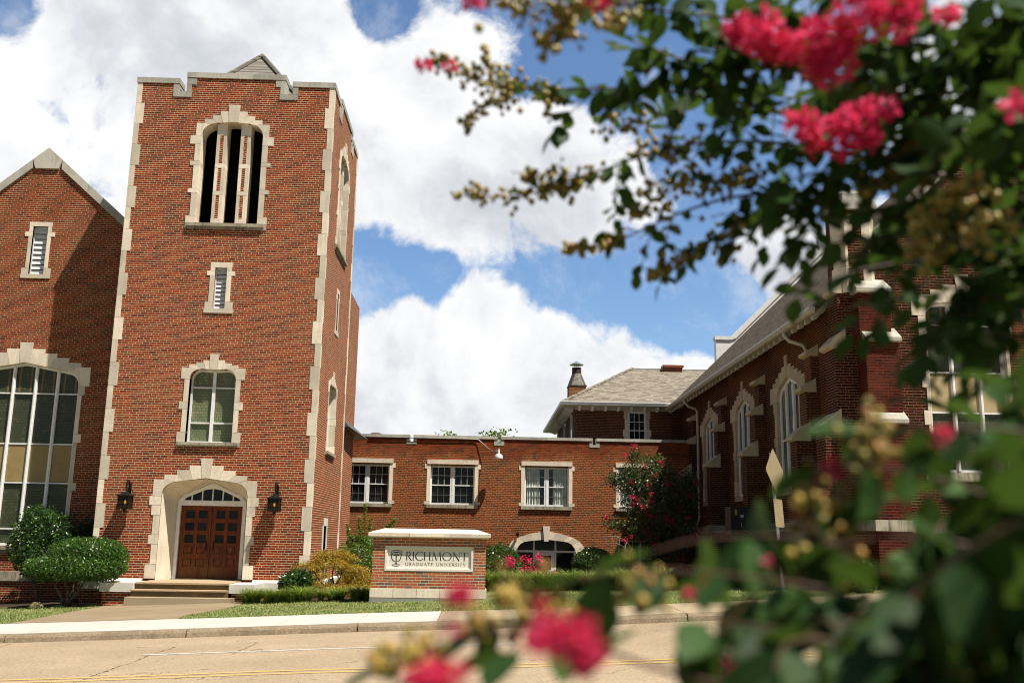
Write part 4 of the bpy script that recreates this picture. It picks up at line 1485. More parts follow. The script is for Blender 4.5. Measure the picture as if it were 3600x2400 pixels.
def sash_window(lk, c, curtains=False):
    z0, z1 = lz(2.89), lz(4.385)
    hw = 0.885
    D = -0.13
    mb = MB()
    lo = MB()
    def sash(a0, a1):
        mb.prism(LF, [(a0, z0), (a1, z0), (a1, z1), (a0, z1)], D - .06, D, [[(a0 + .06, z0 + .07), (a0 + .06, z1 - .06), (a1 - .06, z1 - .06), (a1 - .06, z0 + .07)]])
        zm = (z0 + z1) / 2
        mb.fbox(LF, a0 + .06, a1 - .06, zm - .02, zm + .02, D - .05, D + .008)
        for k in (1, 2):
            x = a0 + .06 + (a1 - a0 - .12) * k / 3
            mb.fbox(LF, x - .007, x + .007, zm + .02, z1 - .06, D - .04, D - .012)
            lo.fbox(LF, x - .006, x + .006, z0 + .07, zm - .02, D - .05, D - .028)
        for mm, b0, b1, dd in ((mb, zm, z1, -.010), (lo, z0, zm, -.026)):
            z = (b0 + b1) / 2
            mm.fbox(LF, a0 + .06, a1 - .06, z - .006, z + .006, D - .04, D + dd)
    sash(c - hw, c - .035)
    sash(c + .035, c + hw)
    mb.fbox(LF, c - .034, c + .034, z0, z1, D - .06, D + .01)
    w = mb.build('sash_window', M['white'], lk)
    lo.build('muntin', M['grey_muntin'], w)
    MB().fbox(LF, c - hw + .02, c + hw - .02, z0 + .02, z1 - .02, D - .075, D - .062).build('pane', M['glass_clear' if curtains else 'glass'], w)
    mb = MB()
    for a0, a1 in ((c - 1.025, c - .003), (c + .003, c + 1.025)):
        mb.fbox(LF, a0, a1, lz(4.445), lz(4.615), -0.3, 0.05)
    for s in (1, -1):
        def q(x0, x1, b0, b1, d=.02):
            a0, a1 = sorted((c + s * x0, c + s * x1))
            mb.fbox(LF, a0, a1, b0, b1, -0.3, d)
        q(.885, 1.12, lz(4.27), lz(4.44))
        q(.885, 1.03, lz(3.01), lz(4.265))
        q(.885, 1.12, lz(2.89), lz(3.005))
    mb.fbox(LF, c - .885, c + .885, lz(4.395), lz(4.443), -0.3, -.06)
    mb.build('surround', M['stone'], w)
    mb = MB()
    for a0, a1 in ((c - 1.03, c - .003), (c + .003, c + 1.03)):
        mb.fbox(LF, a0, a1, lz(2.76), lz(2.885), -0.3, 0.075)
    mb.build('sill', M['stone_sill'], w)
    if curtains:
        for a0, a1 in ((c - .8, c - .28), (c + .26, c + .8)):
            n = 40
            vs, fs = [], []
            for k in range(n + 1):
                x = a0 + (a1 - a0) * k / n
                y = LY + 0.20 + .035 * math.sin(k * 1.25) + .012 * math.sin(k * 3.1)
                vs += [(x, y, z0), (x, y, z1 + .1)]
            fs = [(2 * k, 2 * k + 2, 2 * k + 3, 2 * k + 1) for k in range(n)]
            MB().add(vs, fs).build('curtain', M['curtain'], w, recalc=False, smooth=True)
    return w


# clear glass for the curtained windows
def mat_clear():
    m, t, bs, out = new_mat('clear_glass')
    tr = t.new('ShaderNodeBsdfTransparent')
    tr.inputs['Color'].default_value = (0.94, 0.98, 0.95, 1)
    gl = t.new('ShaderNodeBsdfGlossy')
    gl.inputs['Roughness'].default_value = 0.03
    fz = t.new('ShaderNodeFresnel')
    fz.inputs['IOR'].default_value = 1.5
    mx = t.new('ShaderNodeMixShader')
    t.link(fz.outputs[0], mx.inputs[0])
    t.link(tr.outputs[0], mx.inputs[1])
    t.link(gl.outputs[0], mx.inputs[2])
    t.link(mx.outputs[0], out.inputs['Surface'])
    return m


M['glass_clear'] = mat_clear()
link_b = build_link()

# ------------------------------------------------------------------ the hip-roofed house behind
def build_house():
    hs = thing('hip_roofed_house', 'dark brick upper storey under a tan shingled hip roof, behind the link building', 'house', (6.5, 42.9, 0))
    X0, X1, Y0, Y1, ZT = 4.12, 13.0, 42.9, 53.2, 7.45
    F = FRONT(Y0)
    wx0, wx1, wz0, wz1 = 6.44, 7.29, 5.2, 7.28
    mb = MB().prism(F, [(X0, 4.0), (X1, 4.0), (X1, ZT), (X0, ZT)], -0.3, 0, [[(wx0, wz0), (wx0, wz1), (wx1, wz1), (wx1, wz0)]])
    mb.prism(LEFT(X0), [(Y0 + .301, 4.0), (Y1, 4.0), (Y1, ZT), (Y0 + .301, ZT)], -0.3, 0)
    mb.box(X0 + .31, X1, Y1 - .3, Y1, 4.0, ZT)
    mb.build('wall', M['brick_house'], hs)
    # hip roof
    ex0, ey0, ey1, ez = 3.5, 42.2, 53.9, 7.5
    rx, ry, rz = 7.47, 48.0, 10.06
    fx = 14.5
    mb = MB()
    mb.add([(ex0, ey0, ez), (fx, ey0, ez), (fx, ry, rz), (rx, ry, rz)], [(0, 1, 2, 3)])
    mb.add([(ex0, ey1, ez), (ex0, ey0, ez), (rx, ry, rz)], [(0, 1, 2)])
    mb.add([(fx, ey1, ez), (ex0, ey1, ez), (rx, ry, rz), (fx, ry, rz)], [(0, 1, 2, 3)])
    rf = mb.build('roof', M['shingle_tan'], hs, uv='roof', recalc=False)
    mb = MB()
    mb.tube([(ex0, ey0, ez + .03), (rx, ry, rz + .03)], 0.08, 6)
    mb.tube([(ex0, ey1, ez + .03), (rx, ry, rz + .03)], 0.08, 6)
    mb.build('hip_cap', M['shingle_tan'], rf)
    MB().tube([(rx, ry, rz + .03), (fx, ry, rz + .03)], 0.09, 6).build('ridge_cap', M['white'], rf)
    # gutters, soffit
    mb = MB()
    mb.box(ex0 - .1, 9.2, ey0 - .1, ey0 + .02, 7.42, 7.555)
    mb.box(ex0 - .1, ex0 + .02, ey0 + .021, ey1 + .1, 7.42, 7.555)
    mb.box(ex0 - .12, 9.2, ey0 - .13, ey0 - .101, 7.52, 7.565)
    mb.build('gutter', M['white'], hs)
    mb = MB()
    mb.box(ex0 + .021, 9.2, ey0 + .021, Y0 - .002, 7.40, 7.445)
    mb.box(ex0 + .021, X0 - .002, Y0, ey1, 7.40, 7.445)
    mb.box(X0 - .03, 9.2, Y0 - .04, Y0 - .003, 7.28, 7.398)
    mb.build('soffit', M['cream'], hs)
    # rafter brackets
    def bracket(fr, a):
        mb = MB()
        mb.prism(lambda x, z, d: fr(a + d, z, x), [(0.05, 7.398), (0.05, 7.24), (0.18, 7.22), (0.26, 7.28), (0.40, 7.30), (0.46, 7.398)], -.05, .05)
        mb.build('bracket', M['white'], hs)
    for k in range(8):
        bracket(F, 4.28 + k * 0.575)
    for k in range(17):
        bracket(LEFT(X0), 43.3 + k * 0.6)
    # small-paned window
    mb = MB()
    D = -0.06
    mb.prism(F, [(wx0, wz0), (wx1, wz0), (wx1, wz1), (wx0, wz1)], D - .06, D + .03, [[(wx0 + .1, wz0 + .1), (wx0 + .1, wz1 - .1), (wx1 - .1, wz1 - .1), (wx1 - .1, wz0 + .1)]])
    for k in (1, 2):
        x = wx0 + .1 + (wx1 - wx0 - .2) * k / 3
        mb.fbox(F, x - .011, x + .011, wz0 + .1, wz1 - .1, D - .05, D)
    for z in (6.8, 6.42, 6.04, 5.66):
        t = .02 if z == 6.42 else .011
        mb.fbox(F, wx0 + .1, wx1 - .1, z - t, z + t, D - .045, D + .005)
    wd = mb.build('sash_window', M['white'], hs)
    MB().fbox(F, wx0 + .05, wx1 - .05, wz0, wz1 - .05, D - .1, D - .07).build('pane', M['glass'], wd)
    mb = MB()
    mb.fbox(F, wx0 - .2, wx1 + .2, wz1, 7.4, -.25, .02)
    for s, x in ((-1, wx0), (1, wx1)):
        for z0, z1, w in ((5.2, 6.15, .15), (6.15, 6.45, .2), (6.45, 6.92, .12), (6.92, wz1, .16)):
            a0, a1 = sorted((x, x + s * w))
            mb.fbox(F, a0, a1, z0 + .003, z1 - .003, -.25, .02)
    mb.build('surround', M['stone'], wd)
    for y0, y1 in ((44.2, 45.1), (47.6, 48.6)):
        fr = LEFT(X0)
        mb = MB().prism(fr, [(y0, 5.2), (y1, 5.2), (y1, 7.25), (y0, 7.25)], -.02, .03, [[(y0 + .1, 5.3), (y0 + .1, 7.15), (y1 - .1, 7.15), (y1 - .1, 5.3)]])
        w = mb.build('sash_window', M['white'], hs)
        MB().fbox(fr, y0 + .05, y1 - .05, 5.25, 7.2, .002, .012).build('pane', M['glass'], w)
    mb = MB().tube([(3.55, 47.0, 7.42), (3.6, 47.0, 7.2), (4.0, 47.0, 6.95), (4.03, 47, 6.8), (4.03, 47, 4.9)], .045, 8)
    mb.build('downspout', M['cream'], hs)
    # chimney with its sheet-metal flue
    ch = MB().box(4.43, 5.33, 49.6, 50.5, 7.0, 9.45).build('chimney', M['brick_chimney'], hs)
    mb = MB()
    b = [(4.41, 49.58, 9.45), (5.35, 49.58, 9.45), (5.35, 50.52, 9.45), (4.41, 50.52, 9.45)]
    c = (4.87, 50.05)
    n = 16
    vs = []
    for k in range(n):
        a = 2 * PI * k / n + PI / n
        ca, sa = math.cos(a), math.sin(a)
        m_ = max(abs(ca), abs(sa))
        vs.append((c[0] + .47 * ca / m_, c[1] + .47 * sa / m_, 9.45))
    for k in range(n):
        a = 2 * PI * k / n + PI / n
        vs.append((c[0] + .235 * math.cos(a), c[1] + .235 * math.sin(a), 10.12))
    mb.add(vs, [(k, (k + 1) % n, n + (k + 1) % n, n + k) for k in range(n)])
    mb.box(4.40, 5.36, 49.57, 50.53, 9.40, 9.449)
    mb.build('flue_skirt', M['tin'], ch)
    MB().lathe((c[0], c[1], 0), [(.235, 10.08), (.245, 10.1), (.24, 10.42)], 20).build('flue', M['rust'], ch)
    mb = MB().lathe((c[0], c[1], 0), [(.36, 10.56), (.365, 10.58), (.02, 10.78), (.005, 10.785)], 20)
    mb.build('rain_cap', M['galv'], ch)
    mb = MB()
    for k in range(3):
        a = 2 * PI * k / 3 + 1.4
        mb.tube([(c[0] + .1 * math.cos(a), c[1] + .1 * math.sin(a), 10.38), (c[0] + .1 * math.cos(a), c[1] + .1 * math.sin(a), 10.58)], .012, 5)
    mb.build('cap_strut', M['iron'], ch)
    mb = MB().box(9.0, 9.9, 47.6, 48.4, 9.5, 10.22)
    mb.box(8.93, 9.97, 47.53, 48.47, 10.12, 10.235)
    mb.build('copper_vent', mat_plain('copper_red', (0.24, 0.075, 0.03), .5), hs)


build_house()

# ------------------------------------------------------------------ the dark church hall on the right
XS, YF, YB_ = 8.79, 22.75, 22.1


def wedge_cap(mb, y0, y1, x_out, x_in, z_lo, z_hi, lip=0.13, drop=0.12, moulded=True):
    """sloped stone weathering of a side buttress: falls towards -X"""
    P = [(x_in, z_lo), (x_in, z_hi), (x_out - lip, z_lo + drop), (x_out - lip, z_lo + drop - .09), (x_out - .03, z_lo)]
    mb.prism(lambda x, z, d: (x, d, z), P, y0 - .03, y1 + .03)


def wedge_front(mb, x0, x1, y_out, y_in, z_lo, z_hi, lip=0.1):
    P = [(y_in, z_lo), (y_in, z_hi), (y_out - lip, z_lo + .10), (y_out - lip, z_lo + .02), (y_out - .02, z_lo)]
    mb.prism(lambda y, z, d: (d, y, z), P, x0 - .03, x1 + .03)


def build_hall():
    hl = thing('church_hall', 'dark maroon brick church hall with stepped buttresses and a steep brown roof, on the right', 'church', (11.7, YF, 0))
    S, F = LEFT(XS), FRONT(YF)
    RX, EX, EZ = 17.0, 8.2, 7.42
    RZ = EZ + .975 * (RX - EX)
    YE = 43.15
    wc = [27.63, 32.46, 37.28]
    SW, SZ0, SZS, SAP, SR = 1.0, 3.15, 5.75, 6.36, 0.40
    FW, FZ0, FZS, FAP, FR_ = 0.96, 3.34, 7.12, 7.49, 0.32
    FCX = 11.64
    FC2 = 2 * RX - FCX
    XR = 2 * RX - 8.97
    mb = MB()
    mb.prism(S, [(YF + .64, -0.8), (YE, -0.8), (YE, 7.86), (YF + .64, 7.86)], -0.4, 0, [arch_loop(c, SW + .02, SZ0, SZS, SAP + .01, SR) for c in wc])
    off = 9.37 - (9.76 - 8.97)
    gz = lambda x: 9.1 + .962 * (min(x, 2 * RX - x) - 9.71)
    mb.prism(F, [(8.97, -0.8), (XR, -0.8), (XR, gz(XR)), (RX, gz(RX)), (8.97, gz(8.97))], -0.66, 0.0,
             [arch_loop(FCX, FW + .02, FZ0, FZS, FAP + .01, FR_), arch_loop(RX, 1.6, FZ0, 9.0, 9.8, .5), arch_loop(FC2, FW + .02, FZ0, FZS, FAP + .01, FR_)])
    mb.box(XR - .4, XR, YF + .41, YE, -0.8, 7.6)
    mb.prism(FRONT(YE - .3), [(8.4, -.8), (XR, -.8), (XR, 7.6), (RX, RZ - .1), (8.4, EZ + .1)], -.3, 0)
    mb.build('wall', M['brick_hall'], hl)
    MB().box(XS + .6, XR - .6, YF + 1.2, YE - .5, 0, 7.0).build('inner_core', M['black'], hl)
    # roof
    mb = MB()
    y0 = YF + .655
    for s in (1, -1):
        q = lambda x: RX + s * (x - RX)
        mb.prism(lambda x, z, d: (x, d, z), [(q(EX), EZ), (q(RX), RZ), (q(RX), RZ - .12), (q(EX), EZ - .12)], y0, YE)
    mb.build('roof', M['shingle_brown'], hl, uv='roof')
    # white metal-capped parapet along the far rake
    mb = MB()
    FB = FRONT(YE + .02)
    def zroof(x):
        return EZ + .975 * (x - EX)
    mb.prism(FB, [(10.55, zroof(10.55) - .2), (10.55, 10.66), (11.25, 10.66), (11.45, 10.73), (15.65, 14.93), (15.5, 15.2), (15.5, 15.75), (17.0, 15.75), (17, 15.2)], -0.35, 0.0)
    mb.prism(FB, [(10.5, 10.66), (11.26, 10.66), (11.47, 10.74), (15.66, 14.94), (15.74, 15.15), (15.62, 15.15), (11.38, 10.95), (11.20, 10.82), (10.5, 10.82)], -0.4, 0.05)
    mb.build('white_parapet', M['white'], hl)
    # gutter, frieze and brackets
    mb = MB()
    mb.prism(lambda x, z, d: (x, d, z), [(EX - .12, EZ + .02), (EX - .13, EZ - .05), (EX - .08, EZ - .13), (EX + .02, EZ - .14), (EX + .02, EZ + .02)], YF + .652, YE + .1)
    mb.build('gutter', M['cream'], hl)
    ya, yb = YF + .652, YE
    mb = MB()
    mb.hexa([(EX + .021, ya, EZ - .14), (XS - .003, ya, 7.80), (XS - .003, yb, 7.80), (EX + .021, yb, EZ - .14), (EX + .021, ya, EZ - .115), (XS - .003, ya, 7.83), (XS - .003, yb, 7.83), (EX + .021, yb, EZ - .115)])
    mb.build('soffit', M['soffit'], hl)
    br0 = None
    for k in range(37):
        y = 23.75 + k * 0.535
        if y > YE:
            break
        mb = MB()
        mb.prism(lambda x, z, d: (XS - x, y + d, z), [(0.004, 7.795), (0.004, 7.60), (.16, 7.50), (.24, 7.36), (.34, 7.31), (.42, 7.20), (.51, 7.16), (.545, 7.20), (.545, 7.285)], -.055, .055)
        mb.build('bracket', M['cream'], hl)
    # stone band
    mb = MB()
    mb.box(XS - .06, XS - .002, YF + .65, YE - .2, 1.97, 2.22)
    mb.fbox(F, 9.8, 16.0, 1.93, 2.18, .002, .06)
    for y in (24.95, 29.8, 34.6, 39.37):
        mb.box(8.05, XS - .063, y - .06, y + .58, 1.97, 2.22)
    mb.box(8.02, 8.90, YF - .06, YF + .71, 1.95, 2.2)
    mb.box(8.9, 9.85, YB_ - .06, YF - .063, 1.95, 2.2)
    mb.build('stone_band', M['stone_sill'], hl)
    # side buttresses
    for i, y in enumerate((24.95, 29.8, 34.6, 39.37)):
        mb = MB()
        t = .52
        mb.box(8.13, XS - .001, y, y + t, -.6, 4.25)
        mb.box(8.42, XS - .001, y + .001, y + t - .001, 4.25, 5.53)
        mb.box(8.58, XS - .001, y + .002, y + t - .002, 5.53, 6.50)
        b = mb.build('buttress', M['brick_hall'], hl)
        for xo, xi, zl, zh in ((8.13, 8.505, 4.24, 4.75), (8.42, 8.70, 5.52, 5.89), (8.58, XS, 6.48, 6.80)):
            mb = MB()
            wedge_cap(mb, y, y + t, xo, xi, zl, zh)
            mb.build('weathering', M['stone_tan'], b)
    # angle buttress, side arm
    mb = MB()
    mb.box(8.10, 8.968, YF, YF + .65, -.6, 4.28)
    mb.box(8.42, 8.968, YF + .001, YF + .649, 4.28, 6.25)
    mb.box(8.55, 8.968, YF + .002, YF + .648, 6.25, 7.62)
    b = mb.build('buttress', M['brick_hall'], hl)
    for xo, xi, zl, zh in ((8.10, 8.51, 4.27, 4.80), (8.42, 8.70, 6.25, 6.78), (8.55, 8.95, 7.615, 8.12)):
        mb = MB()
        wedge_cap(mb, YF, YF + .65, xo, xi, zl, zh)
        mb.build('weathering', M['stone_tan'], b)
    # front arm
    mb = MB()
    mb.box(8.97, 9.77, YB_, YF - .001, -.6, 4.40)
    mb.box(8.97, 9.77, YB_ + .12, YF - .001, 4.40, 6.35)
    mb.box(8.90, 9.66, YB_ + .24, YF - .001, 6.35, 7.55)
    b = mb.build('buttress', M['brick_red'], hl)
    for x0, x1, yo, yi, zl, zh in ((8.97, 9.77, YB_, YB_ + .3, 4.38, 4.80), (8.97, 9.77, YB_ + .12, YB_ + .4, 6.33, 6.72), (8.86, 9.66, YB_ + .24, YB_ + .62, 7.54, 7.97)):
        mb = MB()
        wedge_front(mb, x0, x1, yo, yi, zl, zh)
        mb.build('weathering', M['stone_cool'], b)
    # pinnacle
    mb = MB()
    x0, x1, y0, y1, cf = 8.60, 9.56, YB_ + .55, YB_ + 1.5, .17
    oc = [(x0 + cf, y0), (x1 - cf, y0), (x1, y0 + cf), (x1, y1 - cf), (x1 - cf, y1), (x0 + cf, y1), (x0, y1 - cf), (x0, y0 + cf)]
    mb.prism(lambda x, y, d: (x, y, d), oc, 7.5, 9.72)
    pn = mb.build('pinnacle', M['brick_hall'], hl)
    mb = MB()
    z, k = 7.62, 0
    while z < 9.6:
        w = .3 if k % 2 == 0 else .16
        for s in (0, 1):
            xa = x0 if s == 0 else x1
            sg = 1 if s == 0 else -1
            e = .012
            pts = [(xa + sg * (cf + w - .1), y0 - e), (xa + sg * cf, y0 - e), (xa - sg * e, y0 + cf), (xa - sg * e, y0 + cf + w), (xa + sg * .05, y0 + cf + w), (xa + sg * .05, y0 + cf + .03), (xa + sg * (cf + .03), y0 + .05), (xa + sg * (cf + w - .1), y0 + .05)]
            mb.prism(lambda x, y, d: (x, y, d), pts, z + .004, z + .656)
        z += .66
        k += 1
    mb.build('quoin_strip', M['stone'], pn)
    mb = MB()
    big = [(x + (x - 9.08) * .2, y + (y - (y0 + y1) / 2) * .2) for x, y in oc]
    mb.prism(lambda x, y, d: (x, y, d), big, 9.72, 9.95)
    mb.prism(lambda x, y, d: (x, y, d), oc, 9.951, 10.15)
    mb.add([(x, y, 10.151) for x, y in oc] + [(9.08, (y0 + y1) / 2, 10.45)], [(i, (i + 1) % 8, 8) for i in range(8)])
    mb.build('pinnacle_cap', M['stone_cool'], pn)
    # raking coping of the front gable
    mb = MB()
    for s in (1, -1):
        q = lambda x: RX + s * (x - RX)
        xs = [9.55, 10.5, 11.6, 12.7, 13.8, 14.9, 16.0, 17.0]
        for a, c in zip(xs[:-1], xs[1:]):
            mb.prism(F, [(q(a + .004), gz(a)), (q(c - .004), gz(c)), (q(c - .004), gz(c) + .32), (q(a + .004), gz(a) + .32)], -.5, .12)
    mb.build('gable_coping', M['stone_cool'], hl)
    # front windows
    for cx in (FCX, FC2):
        mb = MB()
        jam = [(1.14, 6.6, 7.1), (1.04, 5.6, 6.6), (1.14, 5.35, 5.6), (1.04, 4.8, 5.35), (1.14, 4.45, 4.8), (1.04, 3.34, 4.45)]
        gothic_surround(mb, F, cx, FW, FZS, FAP, FR_, (.17, .12, 8.16), [(.50, 7.895), (.80, 7.765), (1.08, 7.64), (1.29, 7.515, 7.11)], jam, 3.34, d0=-.35)
        wo = tracery(F, cx, FW - .005, 3.34, FZS, FAP, FR_, -.12, [-.33, .33], [6.91, 5.74, 4.77], hl, 'arched_window', .07, .045, blank=(4.80, 5.71, 'tan_panel_light'), strips=(6.93, 6), double=True)
        mb.build('surround', M['stone'], wo)
        mb = MB().fbox(F, cx - 1.2, cx + 1.2, 3.14, 3.335, -.35, .06)
        mb.build('sill', M['stone_sill'], wo)
    wo = tracery(F, RX, 1.59, FZ0, 9.0, 9.8, .5, -.12, [-.8, 0, .8], [8.2, 6.9, 5.7, 4.7], hl, 'arched_window', .07, .05)
    # side windows
    for c in wc:
        mb = MB()
        jam = [(1.35, 5.42, 5.745), (1.25, 4.7, 5.42), (1.35, 4.42, 4.7), (1.25, 3.7, 4.42), (1.32, 3.16, 3.7)]
        gothic_surround(mb, S, c, SW, SZS, SAP, SR, (.13, .10, 7.0), [(.42, 6.70), (.72, 6.58), (1.02, 6.46), (1.32, 6.34), (1.62, 6.22, 5.75)], jam, 3.15, d0=-.35)
        wo = tracery(S, c, SW - .005, 3.15, SZS, SAP, SR, -.07, [-.33, .33], [4.58], hl, 'arched_window', .10, .045, panes='glass_side', double=True)
        mb.build('surround', M['stone_tan'], wo)
        mb = MB().fbox(S, c - 1.2, c + 1.2, 3.0, 3.145, -.35, .05)
        mb.build('sill', M['stone_sill'], wo)
    # downspouts
    mb = MB().tube([(EX - .04, 39.0, EZ - .1), (EX - .04, 39.0, EZ - .22), (8.35, 39.0, EZ - .42), (8.62, 39.0, EZ - .5), (8.70, 39.0, EZ - .62), (8.70, 39.0, 2.5), (8.6, 39.0, 2.32), (8.60, 39, 1.9), (8.70, 39, 1.75), (8.70, 39, .4)], .055, 10)
    mb.build('downspout', M['cream'], hl, smooth=True)
    mb = MB().tube([(EX - .04, 25.75, EZ - .1), (EX - .04, 25.75, EZ - .24), (8.28, 25.7, EZ - .4), (8.62, 25.6, EZ - .52), (8.70, 25.6, EZ - .66), (8.70, 25.6, 2.4)], .055, 10)
    mb.build('downspout', M['cream'], hl, smooth=True)
    mb = MB()
    for k in range(7):
        x = 10.42 + k * .055
        mb.tube([(x, YF - .05, 1.55), (x, YF - .05, 2.02)], .009, 5)
    for k in range(7):
        z = 1.57 + k * .07
        mb.tube([(10.40, YF - .04, z), (10.78, YF - .04, z)], .009, 5)
    mb.build('window_grille', M['iron'], hl)


build_hall()

# low stone-capped stair wall at the foot of the hall
t = thing('stair_wall', 'low brick stair wall with a pale stone cap below the hall window', 'wall', (12.2, 21.9, 0))
MB().box(11.45, 13.6, 21.7, 22.1, .3, 1.19).build('brick_body', M['brick_hall'], t)
MB().box(11.40, 13.65, 21.65, 22.15, 1.191, 1.25).build('stone_cap', M['stone_pale'], t)
MB().box(11.25, 13.6, 21.40, 21.648, .3, 1.0).build('side_step', M['walk_old'], t)

# ------------------------------------------------------------------ monument sign
def build_sign():
    sg = thing('monument_sign', 'low brick monument sign with a carved pale panel and sloping stone cap on the lawn', 'sign', (-1.22, 24.7, 0))
    Y = 24.7
    F = FRONT(Y)
    x0, x1, D = -2.62, 0.17, 0.8
    px0, px1, pz0, pz1 = -2.32, -0.135, 0.825, 1.43
    mb = MB()
    mb.prism(F, [(x0, .4), (x1, .4), (x1, 1.645), (x0, 1.645)], -D, 0, [[(px0, pz0), (px0, pz1), (px1, pz1), (px1, pz0)]])
    mb.build('brick_body', M['brick_sign'], sg)
    # cap of three stones with bevelled top
    mb = MB()
    o = .115
    ex0, ex1 = x0 - o, x1 + o
    cuts = [ex0, -1.72, -0.73, ex1]
    for i in range(3):
        a, b = cuts[i] + (.004 if i else 0), cuts[i + 1] - (.004 if i < 2 else 0)
        ta, tb = (a + .36 if i == 0 else a), (b - .36 if i == 2 else b)
        mb.hexa([(a, Y - o, 1.655), (b, Y - o, 1.655), (b, Y + D + o, 1.655), (a, Y + D + o, 1.655), (a, Y - o, 1.74), (b, Y - o, 1.74), (b, Y + D + o, 1.74), (a, Y + D + o, 1.74)])
        mb.hexa([(a, Y - o, 1.7402), (b, Y - o, 1.7402), (b, Y + D + o, 1.7402), (a, Y + D + o, 1.7402), (ta, Y + .3, 1.85), (tb, Y + .3, 1.85), (tb, Y + D - .3, 1.85), (ta, Y + D - .3, 1.85)])
    mb.box(ex0 + .05, ex1 - .05, Y - .06, Y + D + .06, 1.635, 1.654)
    mb.build('stone_cap', M['stone'], sg)
    # base
    mb = MB()
    n = 5
    for k in range(n):
        a, b = -2.655 + 2.86 * k / n, -2.655 + 2.86 * (k + 1) / n
        mb.hexa([(a + .004, Y - .04, .19), (b - .004, Y - .04, .19), (b - .004, Y + D + .04, .19), (a + .004, Y + D + .04, .19),
                 (a + .004, Y - .03, .398), (b - .004, Y - .03, .398), (b - .004, Y + D + .03, .398), (a + .004, Y + D + .03, .398)])
    mb.build('stone_base', M['stone'], sg)
    MB().box(-2.65, .2, Y - .035, Y + D + .035, -.5, .188).build('footing', M['block_grey'], sg)
    # panel with moulded border
    mb = MB()
    mb.prism(F, [(px0 + .004, pz0 + .004), (px1 - .004, pz0 + .004), (px1 - .004, pz1 - .004), (px0 + .004, pz1 - .004)], -.2, .012, [[(px0 + .055, pz0 + .055), (px0 + .055, pz1 - .05), (px1 - .055, pz1 - .05), (px1 - .055, pz0 + .055)]])
    mb.prism(F, [(px0 + .05, pz0 + .05), (px1 - .05, pz0 + .05), (px1 - .05, pz1 - .045), (px0 + .05, pz1 - .045)], -.2, -.012, [[(px0 + .08, pz0 + .08), (px0 + .08, pz1 - .072), (px1 - .08, pz1 - .072), (px1 - .08, pz0 + .08)]])
    mb.fbox(F, px0 + .06, px1 - .06, pz0 + .06, pz1 - .06, -.2, -.035)
    pn = mb.build('carved_panel', M['panel_stone'], sg)
    # chalice emblem, drawn with strokes of real thickness
    PF = -.0345
    def stroke(pts, w):
        mb = MB()
        n = len(pts)
        L, R = [], []
        for i, p in enumerate(pts):
            a, b = pts[max(i - 1, 0)], pts[min(i + 1, n - 1)]
            dx, dz = b[0] - a[0], b[1] - a[1]
            l = math.hypot(dx, dz) + 1e-9
            ww = w[i] if hasattr(w, '__len__') else w
            L.append((p[0] - dz / l * ww, p[1] + dx / l * ww))
            R.append((p[0] + dz / l * ww, p[1] - dx / l * ww))
        return L + list(reversed(R))
    ecx = -2.04
    em = MB()
    def ring(cz, rx, rz, w0, w1):
        n = 40
        o_ = [(ecx + rx * math.cos(2 * PI * k / n), cz + rz * math.sin(2 * PI * k / n)) for k in range(n)]
        i_ = [(ecx + (rx - w0) * math.cos(2 * PI * k / n), cz + (rz - w1) * math.sin(2 * PI * k / n)) for k in range(n)]
        em.prism(F, o_, PF, PF + .003, [list(reversed(i_))])
    ring(1.272, .130, .054, .014, .012)
    em.prism(F, [(ecx + .083 * math.cos(2 * PI * k / 30), 1.277 + .017 * math.sin(2 * PI * k / 30) * (1 if k > 15 else .55)) for k in range(30)], PF, PF + .003)
    th = [PI * 1.08 + (PI * .84) * k / 24 for k in range(25)]
    em.prism(F, stroke([(ecx + .125 * math.cos(a), 1.255 + .062 * math.sin(a)) for a in th], [.002 + .006 * math.sin(PI * k / 24) for k in range(25)]), PF, PF + .0032)
    for s in (1, -1):
        cup = [(ecx + s * .126, 1.235), (ecx + s * .118, 1.18), (ecx + s * .108, 1.125), (ecx + s * .088, 1.085), (ecx + s * .055, 1.06), (ecx + s * .022, 1.055)]
        em.prism(F, stroke(cup, [.007, .010, .011, .010, .008, .006]), PF, PF + .003)
    st_ = [(ecx - .036, 1.197), (ecx + .036, 1.197), (ecx + .012, 1.178), (ecx + .012, 1.02), (ecx + .042, .982), (ecx - .042, .982), (ecx - .012, 1.02), (ecx - .012, 1.178)]
    em.prism(F, st_, PF, PF + .0034)
    th = [PI * 1.0 + PI * k / 24 for k in range(25)]
    em.prism(F, stroke([(ecx + .088 * math.cos(a), .972 + .032 * math.sin(a)) for a in th], [.002 + .007 * math.sin(PI * k / 24) for k in range(25)]), PF, PF + .003)
    for s in (1, -1):
        em.prism(F, stroke([(ecx + s * .088, .972), (ecx + s * .078, .985), (ecx + s * .058, .990)], .0028), PF, PF + .0031)
    em.build('chalice_emblem', M['text'], sg)
    # lettering
    lettering('RICHMONT', -1.805, 1.088, -0.285, 0.200, Y + .034, M['text'], sg, 0.0120)
    lettering('GRADUATE UNIVERSITY', -1.815, 0.960, -0.325, 0.068, Y + .034, M['text2'], sg, 0.0046)
    return sg


